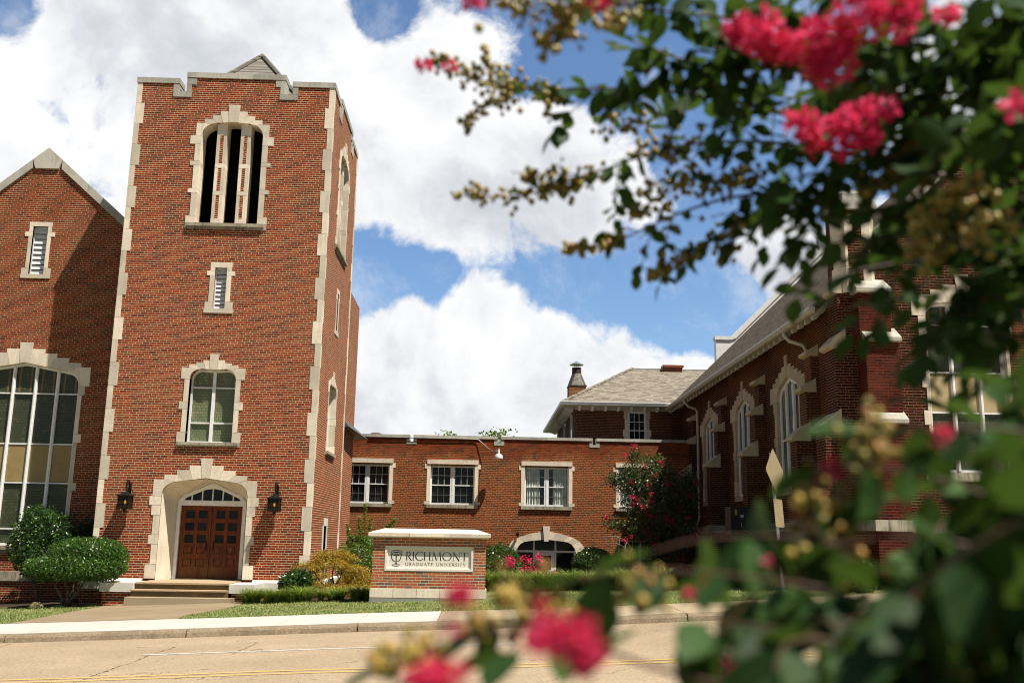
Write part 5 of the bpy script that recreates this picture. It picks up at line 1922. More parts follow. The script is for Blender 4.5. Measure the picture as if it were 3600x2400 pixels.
# Roman capitals as strokes: (points, weight) with thick and thin strokes; unit cap height, width given
def glyph(ch):
    T, t = 1.0, 0.36       # thick and thin stroke
    def arc(cx, cz, rx, rz, a0, a1, n=14):
        return [(cx + rx * math.cos(math.radians(a0 + (a1 - a0) * k / n)), cz + rz * math.sin(math.radians(a0 + (a1 - a0) * k / n))) for k in range(n + 1)]
    def mod(p):            # thick on the upright parts of a bowl
        out = []
        for i in range(len(p)):
            a, b = p[max(i - 1, 0)], p[min(i + 1, len(p) - 1)]
            dx, dz = abs(b[0] - a[0]), abs(b[1] - a[1])
            out.append(t + (T - t) * (dz / (math.hypot(dx, dz) + 1e-9)) ** 1.5)
        return out
    ser = lambda x, z, w=.07: ([(x - w, z), (x + w, z)], t * .8)
    G = {}
    if ch == 'R':
        b = [(.1, .98)] + [(.22, .98)] + arc(.24, .745, .2, .235, 90, -90) + [(.1, .51)]
        return .56, [([(.1, 0), (.1, 1)], T), (b, mod(b)), ([(.25, .51), (.42, .2), (.56, .0), (.64, -.04)], [T * .9, T, T * .8, t]), ser(.1, .01), ser(.07, .99, .06)]
    if ch == 'I':
        return .2, [([(.1, 0), (.1, 1)], T), ser(.1, .01), ser(.1, .99)]
    if ch == 'C':
        b = arc(.46, .5, .42, .5, 50, 310, 26)
        return .74, [(b, mod(b)), ([(.735, .74), (.735, .92)], t), ([(.735, .1), (.735, .24)], t)]
    if ch == 'H':
        return .72, [([(.1, 0), (.1, 1)], T), ([(.62, 0), (.62, 1)], T), ([(.1, .53), (.62, .53)], t), ser(.1, .01), ser(.1, .99), ser(.62, .01), ser(.62, .99)]
    if ch == 'M':
        return .98, [([(.08, 0), (.18, 1)], t), ([(.18, 1), (.50, .0)], T), ([(.50, 0), (.82, 1)], t), ([(.82, 1), (.92, 0)], T), ser(.07, .01), ser(.92, .01)]
    if ch == 'O':
        b = arc(.46, .5, .42, .5, 0, 360, 36)
        return .92, [(b, mod(b))]
    if ch == 'N':
        return .78, [([(.1, 0), (.1, .98)], t), ([(.08, 1), (.68, -.02)], T), ([(.68, 0), (.68, 1)], t), ser(.1, .01), ser(.68, .99), ser(.05, .99, .05)]
    if ch == 'T':
        return .64, [([(.32, 0), (.32, .97)], T), ([(.02, .97), (.62, .97)], t), ([(.02, .98), (.01, .84)], t), ([(.62, .98), (.63, .84)], t), ser(.32, .01, .09)]
    if ch == 'G':
        b = arc(.46, .5, .42, .5, 50, 320, 26)
        return .8, [(b, mod(b)), ([(.74, .14), (.74, .45)], T), ([(.62, .45), (.82, .45)], t), ([(.735, .76), (.735, .92)], t)]
    if ch == 'A':
        return .74, [([(.06, 0), (.36, 1)], t), ([(.35, 1), (.68, 0)], T), ([(.17, .36), (.55, .36)], t), ser(.06, .01), ser(.68, .01)]
    if ch == 'D':
        b = [(.1, .98), (.26, .98)] + arc(.3, .5, .44, .48, 90, -90, 20) + [(.1, .02)]
        return .8, [([(.1, 0), (.1, 1)], T), (b, mod(b)), ser(.07, .99, .06), ser(.07, .01, .06)]
    if ch == 'U':
        b = [(.12, 1), (.12, .36)] + arc(.38, .34, .26, .36, 180, 360, 16) + [(.64, 1)]
        w = mod(b)
        return .76, [(b, w), ser(.12, .99), ser(.64, .99)]
    if ch == 'E':
        return .52, [([(.1, 0), (.1, 1)], T), ([(.1, .98), (.46, .98)], t), ([(.1, .53), (.38, .53)], t), ([(.1, .02), (.48, .02)], t), ([(.46, .98), (.46, .86)], t), ([(.48, .02), (.5, .14)], t)]
    if ch == 'V':
        return .7, [([(.06, 1), (.36, 0)], T), ([(.36, 0), (.64, 1)], t), ser(.06, .99), ser(.64, .99)]
    if ch == 'S':
        b = arc(.27, .745, .19, .245, 40, 250, 16) + arc(.27, .26, .22, .26, 75, -145, 18)
        return .52, [(b, [.4 + .6 * math.sin(PI * i / (len(b) - 1)) for i in range(len(b))])]
    if ch == 'Y':
        return .66, [([(.05, 1), (.33, .48)], T), ([(.61, 1), (.33, .48)], t), ([(.33, .48), (.33, 0)], T), ser(.05, .99), ser(.61, .99), ser(.33, .01)]
    return .42, []


def lettering(text, x0, z0, x1, h, Y, mat, parent, half):
    adv, gap = [], .1 if len(text) < 10 else .22
    for c in text:
        adv.append(glyph(c)[0] + gap)
    tot = sum(adv) - gap
    k = (x1 - x0) / tot
    mb = MB()
    x = 0
    lay = 0
    for c, a in zip(text, adv):
        for pts, w in glyph(c)[1]:
            ws = w if hasattr(w, '__len__') else [w] * len(pts)
            P = [(x0 + (x + p[0]) * k, z0 + p[1] * h) for p in pts]
            n = len(P)
            Lp, Rp = [], []
            for i in range(n):
                q, r = P[max(i - 1, 0)], P[min(i + 1, n - 1)]
                dx, dz = r[0] - q[0], r[1] - q[1]
                l = math.hypot(dx, dz) + 1e-9
                e = ws[i] * half
                Lp.append((P[i][0] - dz / l * e, P[i][1] + dx / l * e))
                Rp.append((P[i][0] + dz / l * e, P[i][1] - dx / l * e))
            lay = (lay + 1) % 5
            yf = Y - .0018 - .0003 * lay
            vs = [(p[0], yf, p[1]) for p in Lp] + [(p[0], yf, p[1]) for p in Rp] + [(p[0], Y + .004, p[1]) for p in Lp] + [(p[0], Y + .004, p[1]) for p in Rp]
            fs = []
            for i in range(n - 1):
                fs += [(i, i + 1, n + i + 1, n + i), (i, 2 * n + i, 2 * n + i + 1, i + 1), (n + i, n + i + 1, 3 * n + i + 1, 3 * n + i)]
            fs += [(0, n, 3 * n, 2 * n), (n - 1, 3 * n - 1, 4 * n - 1, 2 * n - 1)]
            mb.add(vs, fs)
        x += a
    return mb.build('lettering', mat, parent, uv=None)


build_sign()

# ------------------------------------------------------------------ wall lanterns
def lantern(x, label):
    y = TY0
    t = thing('wall_lantern', label, 'lantern', (x, y, 2.3), group='lanterns beside the church door')
    yc = y - .30
    # scrolled bracket
    mb = MB()
    mb.box(x - .04, x + .04, y - .02, y + .01, 2.72, 2.98)
    pts = [(x, y - .02, 2.76)] + [(x, y - .16 - .15 * math.cos(a), 2.93 + .15 * math.sin(a)) for a in np.linspace(-.6, PI * .98, 12)][1:]
    arm = [(x, y - .02, 2.80), (x, y - .06, 2.92), (x, y - .12, 3.02), (x, y - .20, 3.05), (x, y - .27, 3.0), (x, yc, 2.9), (x, yc, 2.78)]
    mb.tube(arm, [.022, .026, .03, .032, .03, .024, .02], 8)
    sp = [(x, y - .15 + .055 * (1 - i / 22) * math.cos(i * .55), 2.86 + .055 * (1 - i / 22) * math.sin(i * .55)) for i in range(20)]
    mb.tube(sp, .012, 6)
    for s in (1, -1):
        mb.tube([(x, y - .2, 3.03), (x + s * .03, y - .22, 3.08), (x + s * .05, y - .24, 3.06)], [.014, .02, .006], 6)
        mb.tube([(x, y - .05, 2.78), (x + s * .05, y - .04, 2.80), (x + s * .09, y - .035, 2.77), (x + s * .08, y - .035, 2.73)], [.012, .012, .011, .006], 6)
    mb.build('bracket', M['iron'], t)
    # cage
    mb = MB()
    z0, z1, hw = 2.30, 2.62, .148
    for sx in (1, -1):
        for sy in (1, -1):
            mb.box(x + sx * hw - .011, x + sx * hw + .011, yc + sy * hw - .011, yc + sy * hw + .011, z0, z1)
    mb.box(x - hw - .02, x + hw + .02, yc - hw - .02, yc + hw + .02, z0 - .025, z0)
    mb.box(x - hw - .03, x + hw + .03, yc - hw - .03, yc + hw + .03, z1, z1 + .025)
    mb.hexa([(x - hw - .015, yc - hw - .015, z1 + .026), (x + hw + .015, yc - hw - .015, z1 + .026), (x + hw + .015, yc + hw + .015, z1 + .026), (x - hw - .015, yc + hw + .015, z1 + .026),
             (x - .035, yc - .035, z1 + .13), (x + .035, yc - .035, z1 + .13), (x + .035, yc + .035, z1 + .13), (x - .035, yc + .035, z1 + .13)])
    for sy in (1, -1):
        for f in (.33, .66):
            zz = z0 + (z1 - z0) * f
            mb.box(x - hw, x + hw, yc + sy * hw - .004, yc + sy * hw + .004, zz - .004, zz + .004)
            mb.box(x + sy * hw - .004, x + sy * hw + .004, yc - hw, yc + hw, zz - .0045, zz + .0045)
        mb.box(x - .004, x + .004, yc + sy * hw - .0045, yc + sy * hw + .0045, z0, z1)
    mb.lathe((x, yc, z0 - .12), [(.005, 0), (.025, .03), (.05, .07), (.07, .094)], 10)
    mb.build('cage', M['iron'], t)
    mb = MB()
    for s in (1, -1):
        mb.box(x - hw + .012, x + hw - .012, yc + s * (hw - .008) - .002, yc + s * (hw - .008) + .002, z0 + .002, z1 - .002)
        mb.box(x + s * (hw - .008) - .002, x + s * (hw - .008) + .002, yc - hw + .012, yc + hw - .012, z0 + .002, z1 - .002)
    mb.build('lantern_pane', M['lantern_clear'], t)
    mb = MB().lathe((x, yc, 2.43), [(.008, -.03), (.022, 0), (.030, .035), (.022, .065), (.006, .085)], 12)
    mb.build('bulb', M['bulb'], t, smooth=True)
    return t


def mat_lantern():
    m, t, bs, out = new_mat('smoky_lantern_glass')
    tr = t.new('ShaderNodeBsdfTransparent')
    tr.inputs['Color'].default_value = (0.42, 0.38, 0.28, 1)
    bs.inputs['Base Color'].default_value = (0.05, 0.045, 0.03, 1)
    bs.inputs['Roughness'].default_value = 0.2
    mx = t.new('ShaderNodeMixShader')
    mx.inputs[0].default_value = 0.35
    t.link(tr.outputs[0], mx.inputs[1])
    t.link(bs.outputs[0], mx.inputs[2])
    t.link(mx.outputs[0], out.inputs['Surface'])
    return m


M['lantern_clear'] = mat_lantern()
lantern(-9.83, 'black iron wall lantern left of the oak church door')
lantern(-5.72, 'black iron wall lantern right of the oak church door')

# ------------------------------------------------------------------ fittings of the link building
t = thing('floodlight', 'white barn-style floodlight on a bent conduit high on the link building wall', 'floodlight', (lx(.67), LY, lz(4.7)))
hx, hy, hz = lx(.67), LY - .55, lz(4.75)
mb = MB().tube([(lx(-4.4), LY - .06, lz(5.44)), (lx(-.2), LY - .06, lz(5.435)), (lx(-.1), LY - .07, lz(5.40)), (lx(.28), LY - .2, lz(5.06)), (lx(.46), LY - .42, lz(4.945)), (hx, hy, hz + .24)], .016, 8)
mb.build('conduit', M['galv'], t, smooth=True)
mb = MB().lathe((hx, hy, hz), [(.155, -.10), (.168, -.09), (.168, -.03), (.14, .05), (.09, .075), (.06, .09)], 20)
mb.lathe((hx, hy, hz), [(.05, .09), (.05, .2), (.034, .22), (.034, .3)], 14)
mb.build('lamp_head', M['louvre'], t)

t = thing('spotlight', 'small dark spotlight above the left side of the porch arch', 'spotlight', (lx(1.42), LY, lz(1.8)))
mb = MB().tube([(lx(1.52), LY, lz(1.80)), (lx(1.50), LY - .12, lz(1.83))], .018, 6)
mb.tube([(lx(1.50), LY - .10, lz(1.84)), (lx(1.45), LY - .28, lz(1.80))], [.05, .075], 12)
mb.build('lamp_head', M['rust'], t)

t = thing('roof_vent', 'rusty mushroom roof vent behind the parapet', 'roof vent', (-4.5, 42.2, 4.9))
mb = MB().lathe((-4.56, 42.2, 0), [(.2, 4.9), (.2, 5.78), (.36, 5.74), (.37, 5.80), (.33, 5.92), (.2, 6.0), (.05, 6.02)], 24)
mb.build('vent_hood', M['rust'], t)
t = thing('security_camera', 'small white security camera and dish on the parapet roof', 'camera', (.98, 40.5, 4.9))
mb = MB().tube([(1.0, 40.6, 4.9), (1.0, 40.6, 5.72)], .02, 6)
mb.tube([(.82, 40.5, 5.80), (1.12, 40.5, 5.78)], [.035, .04], 8)
mb.build('housing', M['white'], t)
mb = MB().lathe((1.25, 40.8, 0), [(.23, 5.55), (.22, 5.66), (.16, 5.76), (.05, 5.80)], 18)
mb.build('dome', M['white'], t)

# air-conditioner on the hall wall
t = thing('air_conditioner', 'black wall-mounted air conditioner with yellow and white labels on the dark hall wall', 'air conditioner', (7.75, 30.4, 1.9))
ax0, ax1, ay0, ay1, az0, az1 = 7.46, 8.06, 29.85, 30.75, 1.89, 2.66
ax0, ax1, ay0, ay1 = 7.42, 8.04, 29.1, 29.76
mb = MB().box(ax0, ax1, ay0, ay1, az0, az1)
for k in range(10):
    zz = az0 + .05 + k * .07
    mb.box(ax0 - .008, ax0 - .001, ay0 + .05, ay1 - .05, zz, zz + .03)
mb.box(ax0 - .01, ax1 + .01, ay0 - .01, ay1 + .01, az1 + .001, az1 + .02)
mb.box(ax0 + .26, ax1 - .02, ay0 - .012, ay0 - .001, az0 + .33, az1 - .01)
mb.build('casing', M['hvac'], t)
MB().box(ax0 + .12, ax0 + .19, ay0 - .02, ay0 - .013, az1 - .22, az1 - .06).build('yellow_sticker', M['yellow_label'], t)
MB().box(ax0 + .28, ax0 + .38, ay0 - .02, ay0 - .013, az1 - .29, az1 - .21).build('white_sticker', M['paper'], t)
mb = MB().tube([(ax0 + .3, ay0 - .03, az0 + .36), (ax0 + .3, ay0 - .05, az0 + .22), (ax0 + .4, ay0 - .05, az0 + .1), (ax0 + .58, ay0 - .03, az0 + .02), (ax0 + .66, ay0 + .02, az0 - .05), (ax0 + .66, ay0 + .1, az0 - .5)], .012, 6)
mb.build('cable', M['galv'], t, smooth=True)
mb = MB().box(ax0 + .22, ax0 + .27, ay0 + .1, ay0 + .15, .4, az0)
mb.box(ax0 + .22, ax0 + .27, ay1 - .15, ay1 - .1, .4, az0)
mb.build('leg', M['hvac'], t)

# back of the road sign
def build_roadsign():
    t = thing('road_sign', 'back of a diamond road sign with a small plate on a leaning galvanised post', 'road sign', (6.52, 21.3, float(zg(6.5))))
    top, bot = Vector((6.345, 21.25, 3.58)), Vector((6.53, 21.25, .3))
    ax = (top - bot).normalized()
    # U-channel post
    mb = MB()
    s = Vector((1, .25, 0)).normalized()
    n = ax.cross(s).normalized()
    prof = [(-.032, 0), (-.032, .03), (-.024, .03), (-.018, .006), (.018, .006), (.024, .03), (.032, .03), (.032, 0)]
    vs = [bot + s * a + n * b for a, b in prof] + [top + s * a + n * b for a, b in prof]
    k = len(prof)
    mb.add(vs, [(i, (i + 1) % k, k + (i + 1) % k, k + i) for i in range(k)] + [tuple(range(k)), tuple(range(2 * k - 1, k - 1, -1))])
    mb.build('post', M['galv'], t)
    # diamond plate turned away from the camera
    hd = Vector((math.cos(math.radians(49)), math.sin(math.radians(49)), -.02)).normalized()
    nn = ax.cross(hd).normalized()
    def plate(c, hw, hh, diamond, name):
        mb = MB()
        if diamond:
            q = [(0, hh), (hw, 0), (0, -hh), (-hw, 0)]
            p = []
            for i in range(4):
                a, b = Vector((*q[i], 0)), Vector((*q[(i + 1) % 4], 0))
                p += [tuple((a.lerp(b, .06))[:2]), tuple((a.lerp(b, .94))[:2])]
        else:
            r = .03
            p = [(hw, hh - r), (hw - r, hh), (-hw + r, hh), (-hw, hh - r), (-hw, -hh + r), (-hw + r, -hh), (hw - r, -hh), (hw, -hh + r)]
        off = .022
        mb.prism(lambda a, b, d: tuple(c + hd * a + ax * b - nn * d), p, off, off + .004)
        return mb.build(name, M['sign_back'], t)
    plate(Vector((6.39, 21.25, 3.19)), .46, .50, True, 'diamond_plate')
    plate(Vector((6.45, 21.25, 2.28)), .22, .30, False, 'small_plate')


build_roadsign()

# garden arch
t = thing('garden_arch', 'thin metal garden arch with rungs below the crape myrtle', 'garden arch', (5.0, 35.0, .45))
mb = MB()
def gp(a, r, dy):
    return (4.72 + r * math.cos(a) , 35.0 + dy, .62 + .95 * math.sin(a) * r / .72)
mb = MB()
for r, dy in ((.70, -.05), (.88, .15)):
    pts = [(4.72 + r, 35 + dy, .35)] + [gp(a, r, dy) for a in np.linspace(0, PI * .62, 16)]
    mb.tube(pts, .013, 6)
for a in np.linspace(.05, PI * .6, 7):
    mb.tube([gp(a, .70, -.05), gp(a, .88, .15)], .011, 6)
mb.tube([(5.42, 34.95, .75), (5.60, 35.15, .75)], .011, 6)
mb.build('arch_frame', M['tin'], t)

t = thing('marker_stake', 'short white stake beside the pink shrub', 'stake', (lx(.62), 35.5, .2))
MB().box(.57, .64, 35.2, 35.24, .1, .55).build('stake', M['white'], t)

# rock
bm = bmesh.new()
bmesh.ops.create_icosphere(bm, subdivisions=3, radius=1.0)
for v in bm.verts:
    n = math.sin(v.co.x * 3.1 + 1) * math.cos(v.co.y * 2.7) * .12 + math.sin(v.co.z * 5 + v.co.x * 4) * .06
    v.co = v.co * (1 + n)
    v.co = Vector((v.co.x * .19, v.co.y * .15, max(v.co.z, -.3) * .125))
me = bpy.data.meshes.new('rock')
bm.to_mesh(me)
bm.free()
finish(me, None, True)
ro = link('rock', me, M['rock'])
ro.location = (-11.36, 26.35, float(zg(-11.36)) + .04)
tag(ro, 'tan field rock on the grass below the stained glass window', 'rock')

# ------------------------------------------------------------------ plants
def unit(v):
    return v / np.maximum(np.linalg.norm(v, axis=-1, keepdims=True), 1e-9)


def leaf_mesh(name, P, D, N, L, W, mat, parent=None, fold=0.25, rounded=False):
    """P base points, D directions, N normals, L lengths, W half widths"""
    D = unit(D)
    S = unit(np.cross(D, N))
    N = np.cross(S, D)
    n = len(P)
    L = np.broadcast_to(np.asarray(L, float), (n,))[:, None]
    W = np.broadcast_to(np.asarray(W, float), (n,))[:, None]
    if not rounded:
        v = np.stack([P, P + D * L * .5 + S * W + N * W * fold, P + D * L, P + D * L * .5 - S * W + N * W * fold], 1)
        f = (np.arange(n) * 4)[:, None]
        F = np.concatenate([f + [0, 1, 2], f + [0, 2, 3]])
        return np_mesh(name, v.reshape(-1, 3), F, mat, parent)
    row = lambda a, b, c: P + D * L * a + S * W * b + N * W * c
    v = np.stack([row(0, 0, 0), row(.16, .55, fold * .5), row(.45, 1.0, fold), row(.75, .78, fold * .7), row(1.0, 0, -.25),
                  row(.75, -.78, fold * .7), row(.45, -1.0, fold), row(.16, -.55, fold * .5), row(.3, 0, 0), row(.65, 0, -.05)], 1)
    T = np.array([[0, 1, 8], [1, 2, 8], [2, 9, 8], [2, 3, 9], [3, 4, 9], [4, 5, 9], [5, 6, 9], [6, 8, 9], [6, 7, 8], [7, 0, 8]])
    F = (np.arange(n) * 10)[:, None, None] + T[None]
    return np_mesh(name, v.reshape(-1, 3), F.reshape(-1, 3), mat, parent, smooth=True)


def cloud_points(blobs, n, shell=0.45, lump=0.12, seed=1, zmin=None):
    """points through the outer part of a union of ellipsoids, with outward directions"""
    r = np.random.default_rng(seed)
    B = np.array(blobs, float)
    area = (B[:, 3] * B[:, 4] + B[:, 3] * B[:, 5] + B[:, 4] * B[:, 5])
    idx = r.choice(len(B), n, p=area / area.sum())
    u = unit(r.normal(size=(n, 3)))
    ph = r.uniform(0, 6.28, (4, 3))
    wob = np.zeros(n)
    for k in range(4):
        wob += np.sin((u * (3.5 + 2.2 * k) + ph[k]).sum(1) * 1.0 + 3 * u[:, k % 3])
    rad = (1 - shell * r.random(n) ** 1.7) * (1 + lump * wob / 2.2)
    P = B[idx, :3] + u * B[idx, 3:] * rad[:, None]
    out = unit(u / B[idx, 3:])
    # drop what lies deep inside another ellipsoid
    keep = np.ones(n, bool)
    for k in range(len(B)):
        q = (((P - B[k, :3]) / B[k, 3:]) ** 2).sum(1)
        keep &= ~((q < .35) & (idx != k))
    if zmin is not None:
        keep &= P[:, 2] > zmin
    return P[keep], out[keep], r


def leaf_cloud(name, mat, parent, blobs, n, size, shell=.45, lump=.12, seed=1, droop=0.0, aspect=.32, outward=.6, zmin=None):
    P, O, r = cloud_points(blobs, n, shell, lump, seed, zmin)
    m = len(P)
    D = unit(O * .5 + r.normal(size=(m, 3)) * .8 + np.array([0, 0, -droop]))
    N = unit(O * outward + np.array([0, 0, .35]) + r.normal(size=(m, 3)) * .55)
    L = size * r.uniform(.65, 1.3, m)
    return leaf_mesh(name, P, D, N, L, L * aspect, mat, parent)


def stems(name, mat, parent, base, tips, r0, seed=2, wig=.08):
    rr = random.Random(seed)
    mb = MB()
    for tx, ty, tz in tips:
        b = Vector(base) + Vector((rr.uniform(-.06, .06), rr.uniform(-.06, .06), 0))
        e = Vector((tx, ty, tz))
        pts = []
        for k in range(7):
            f = k / 6
            p = b.lerp(e, f)
            p.z = b.z + (e.z - b.z) * (f ** .85)
            if 0 < k < 6:
                p += Vector((rr.uniform(-wig, wig), rr.uniform(-wig, wig), 0))
            pts.append(p)
        mb.tube(pts, [r0 * (1 - .75 * k / 6) for k in range(7)], 7)
    return mb.build(name, mat, parent, smooth=True)


def blossoms(name, parent, centres, rad, n, size, mat, seed=5):
    r = np.random.default_rng(seed)
    P = np.concatenate([np.array(c) + r.normal(size=(n, 3)) * rad * .5 for c in centres])
    m = len(P)
    return leaf_mesh(name, P, r.normal(size=(m, 3)), r.normal(size=(m, 3)), size * r.uniform(.7, 1.3, m), size * .45, mat, parent, fold=.5)


def plant(kind, label, cat, x, y, group=None):
    return thing(kind, label, cat, (x, y, float(zg(x))), group)


# two-tier clipped shrub by the steps
t = plant('clipped_shrub', 'clipped two-tier green shrub standing left of the church steps', 'shrub', -10.7, 27.0)
B = [(-10.62, 26.75, .74, 1.27, .95, .36), (-11.3, 26.75, .66, .6, .7, .30), (-9.95, 26.75, .72, .6, .7, .34), (-10.42, 26.95, 1.13, .95, .75, .36), (-9.9, 26.9, .98, .55, .6, .34)]
leaf_cloud('foliage', M['leaf_box'], t, B, 26000, .062, .35, .06, 21, outward=.9, zmin=.28)
stems('trunk', M['bark'], t, (-10.85, 26.95, -.35), [(-11.2, 26.8, .5), (-10.9, 26.7, .6), (-10.6, 26.9, .6), (-10.2, 26.8, .6), (-10.4, 27.1, .9)], .06, 3)

t = plant('holly_shrub', 'loose dark green holly bush in front of the stained glass window', 'shrub', -12.5, 28.9)
B = [(-12.55, 28.8, 1.55, .62, .55, .72), (-12.0, 28.8, 1.6, .48, .5, .5), (-12.95, 28.8, 1.3, .4, .45, .6), (-12.4, 28.7, .9, .7, .6, .6), (-12.72, 28.8, 2.05, .3, .3, .32), (-11.85, 28.8, 1.15, .55, .5, .5)]
leaf_cloud('foliage', M['leaf_dark'], t, B, 9000, .075, .5, .16, 22, outward=.7)
leaf_cloud('foliage_tip', M['leaf_box'], t, B, 5500, .07, .22, .17, 23, outward=.7)
stems('trunk', M['bark'], t, (-12.4, 28.9, -.5), [(-12.5, 28.8, 1.4), (-12.0, 28.8, 1.3), (-12.9, 28.8, 1.1)], .05, 4)

t = plant('holly_shrub', 'dark shaded holly bush in the corner between wing and tower', 'shrub', -11.3, 29.3)
leaf_cloud('foliage', M['leaf_dark'], t, [(-11.3, 29.25, 1.2, .5, .4, .75), (-11.0, 29.2, .6, .4, .4, .7)], 7000, .075, .5, .16, 24)
stems('trunk', M['bark_dark'], t, (-11.2, 29.3, -.5), [(-11.3, 29.3, 1.1), (-11.0, 29.2, .8)], .04, 5)

t = plant('camellia_shrub', 'small dark glossy shrub at the right foot of the tower', 'shrub', -4.9, 27.2)
leaf_cloud('foliage', M['leaf_dark'], t, [(-4.9, 27.2, .32, .42, .4, .33), (-4.75, 27.2, .5, .2, .2, .2), (-5.05, 27.2, .2, .3, .3, .28)], 2600, .085, .6, .2, 25, aspect=.36)
leaf_cloud('foliage_tip', M['leaf_box'], t, [(-4.9, 27.2, .34, .44, .42, .35)], 500, .085, .3, .2, 26, aspect=.36)
stems('trunk', M['bark_dark'], t, (-4.9, 27.2, -.2), [(-4.9, 27.2, .4), (-5.1, 27.1, .25), (-4.7, 27.2, .35)], .02, 6)

t = plant('japanese_maple', 'low ochre lace-leaf maple mounding between the tower corner and the sign', 'maple', -4.0, 28.1)
rr = random.Random(9)
B = []
for k in range(34):
    a = rr.uniform(0, 6.28)
    q = rr.random() ** .6
    x, y = -4.02 + 1.02 * q * math.cos(a), 28.1 + .8 * q * math.sin(a)
    z = .28 + .95 * (1 - q ** 2.2) * rr.uniform(.75, 1.0) + .05
    B.append((x, y, z, rr.uniform(.18, .32), rr.uniform(.18, .3), rr.uniform(.07, .13)))
B += [(-4.0 + .95 * math.cos(a), 28.0 + .6 * math.sin(a), .2, .34, .3, .2) for a in np.linspace(PI, 2 * PI, 8)]
B += [(-3.15, 28, .55, .35, .3, .12), (-3.1, 28, .35, .35, .3, .12), (-3.35, 28, .75, .35, .3, .12), (-4.85, 28.0, .86, .28, .2, .09), (-5.0, 28.0, .78, .2, .2, .09), (-3.25, 28, .4, .3, .3, .2), (-3.5, 28, .5, .4, .4, .2)]
leaf_cloud('foliage', M['leaf_maple'], t, B, 22000, .075, .8, .2, 27, droop=.9, aspect=.14, outward=.5, zmin=.02)
stems('trunk', M['bark_dark'], t, (-4.0, 28.15, -.15), [(-4.6, 28, .8), (-4.2, 28.2, 1.1), (-3.7, 28.1, 1.0), (-3.4, 28, .6), (-4.9, 28, .75)], .035, 7)

t = plant('spiraea_shrub', 'light green shrub with tall wispy shoots left of the sign', 'shrub', -3.4, 30.6)
B = [(-3.5, 30.8, 1.05, .75, .6, .62), (-3.0, 30.7, .9, .6, .6, .6), (-4.0, 30.8, .9, .45, .5, .5), (-3.4, 30.6, .5, .8, .6, .5)]
leaf_cloud('foliage', M['leaf_light'], t, B, 13000, .06, .55, .2, 28)
mb = MB()
P, D = [], []
for sx, ex, ez in ((-3.55, -3.54, 2.62), (-3.65, -3.72, 2.25), (-3.4, -3.36, 2.2), (-3.05, -2.6, 2.2), (-3.1, -2.75, 2.1), (-3.2, -2.85, 1.95), (-4.0, -4.05, 1.95)):
    pts = [Vector((sx, 30.7, 1.2)).lerp(Vector((ex, 30.7, ez)), f) + Vector((.03 * math.sin(f * 5), 0, 0)) for f in np.linspace(0, 1, 8)]
    mb.tube(pts, [.012 * (1 - .7 * f) for f in np.linspace(0, 1, 8)], 5)
    for f in np.linspace(.1, 1, 34):
        p = Vector((sx, 30.7, 1.2)).lerp(Vector((ex, 30.7, ez)), f)
        for q in range(3):
            P.append(p)
            D.append((rr.uniform(-1, 1), rr.uniform(-1, 1), rr.uniform(-.3, .6)))
leaf_mesh('shoot_leaf', np.array(P), np.array(D), RNG.normal(size=(len(P), 3)) + [0, 0, .8], .09, .03, M['leaf_light'], t)
mb.build('shoot', M['twig'], t)

t = plant('holly_shrub', 'rounded dark holly right behind the sign', 'shrub', .75, 36.0)
leaf_cloud('foliage', M['leaf_dark'], t, [(.65, 36, .78, .8, .7, .62), (1.1, 36, .6, .5, .6, .5), (.1, 36, .6, .5, .6, .55)], 7000, .08, .4, .1, 29)
leaf_cloud('foliage_tip', M['leaf_box'], t, [(.65, 36, .78, .82, .72, .64), (1.1, 36, .6, .5, .6, .5)], 3200, .075, .2, .1, 30)
stems('trunk', M['bark_dark'], t, (.7, 36, 0), [(.6, 36, .8), (1.0, 36, .6)], .04, 8)

t = plant('flowering_shrub', 'low pink-flowering crape myrtle shrub in front of the porch arch', 'shrub', 1.5, 34.0)
B = [(.75, 34, .62, .45, .4, .32), (1.25, 34, .55, .4, .4, .3), (1.7, 34, .55, .35, .35, .3), (2.1, 34, .72, .22, .3, .3), (2.2, 34, .45, .3, .3, .2), (.45, 34, .75, .3, .3, .3)]
leaf_cloud('foliage', M['leaf_red'], t, B, 2600, .07, .7, .25, 31)
leaf_cloud('foliage_tip', M['leaf_box'], t, B, 2600, .07, .6, .25, 32)
stems('trunk', M['bark_dark'], t, (1.4, 34, 0), [(.7, 34, .7), (1.3, 34, .7), (2.0, 34, .8), (1.8, 34, .5)], .02, 9)
for k, c in enumerate([(1.0, 33.7, 1.0), (1.12, 33.7, .92), (.98, 33.7, .80), (1.08, 33.7, .78), (1.5, 33.7, .98), (1.52, 33.7, .62), (1.6, 33.7, .68), (1.42, 33.7, .58), (1.75, 33.7, .56), (1.9, 33.7, .64), (2.0, 33.7, .60), (2.02, 33.7, 1.06), (2.08, 33.7, .84), (1.72, 33.7, .92), (2.62, 33.7, .5)]):
    blossoms('blossom', t, [c], .13, 46, .06, M['petal'], 40 + k)

t = plant('boxwood_shrub', 'round dark boxwood right of the porch arch', 'shrub', 4.25, 37.0)
leaf_cloud('foliage', M['leaf_dark'], t, [(4.25, 37, .72, .75, .7, .62)], 9000, .07, .35, .06, 33, outward=.9)
leaf_cloud('foliage_tip', M['leaf_box'], t, [(4.2, 36.95, .76, .75, .7, .62)], 1500, .06, .15, .06, 34, outward=.9)
stems('trunk', M['bark_dark'], t, (4.25, 37, .1), [(4.2, 37, .7), (4.5, 37, .6)], .04, 10)

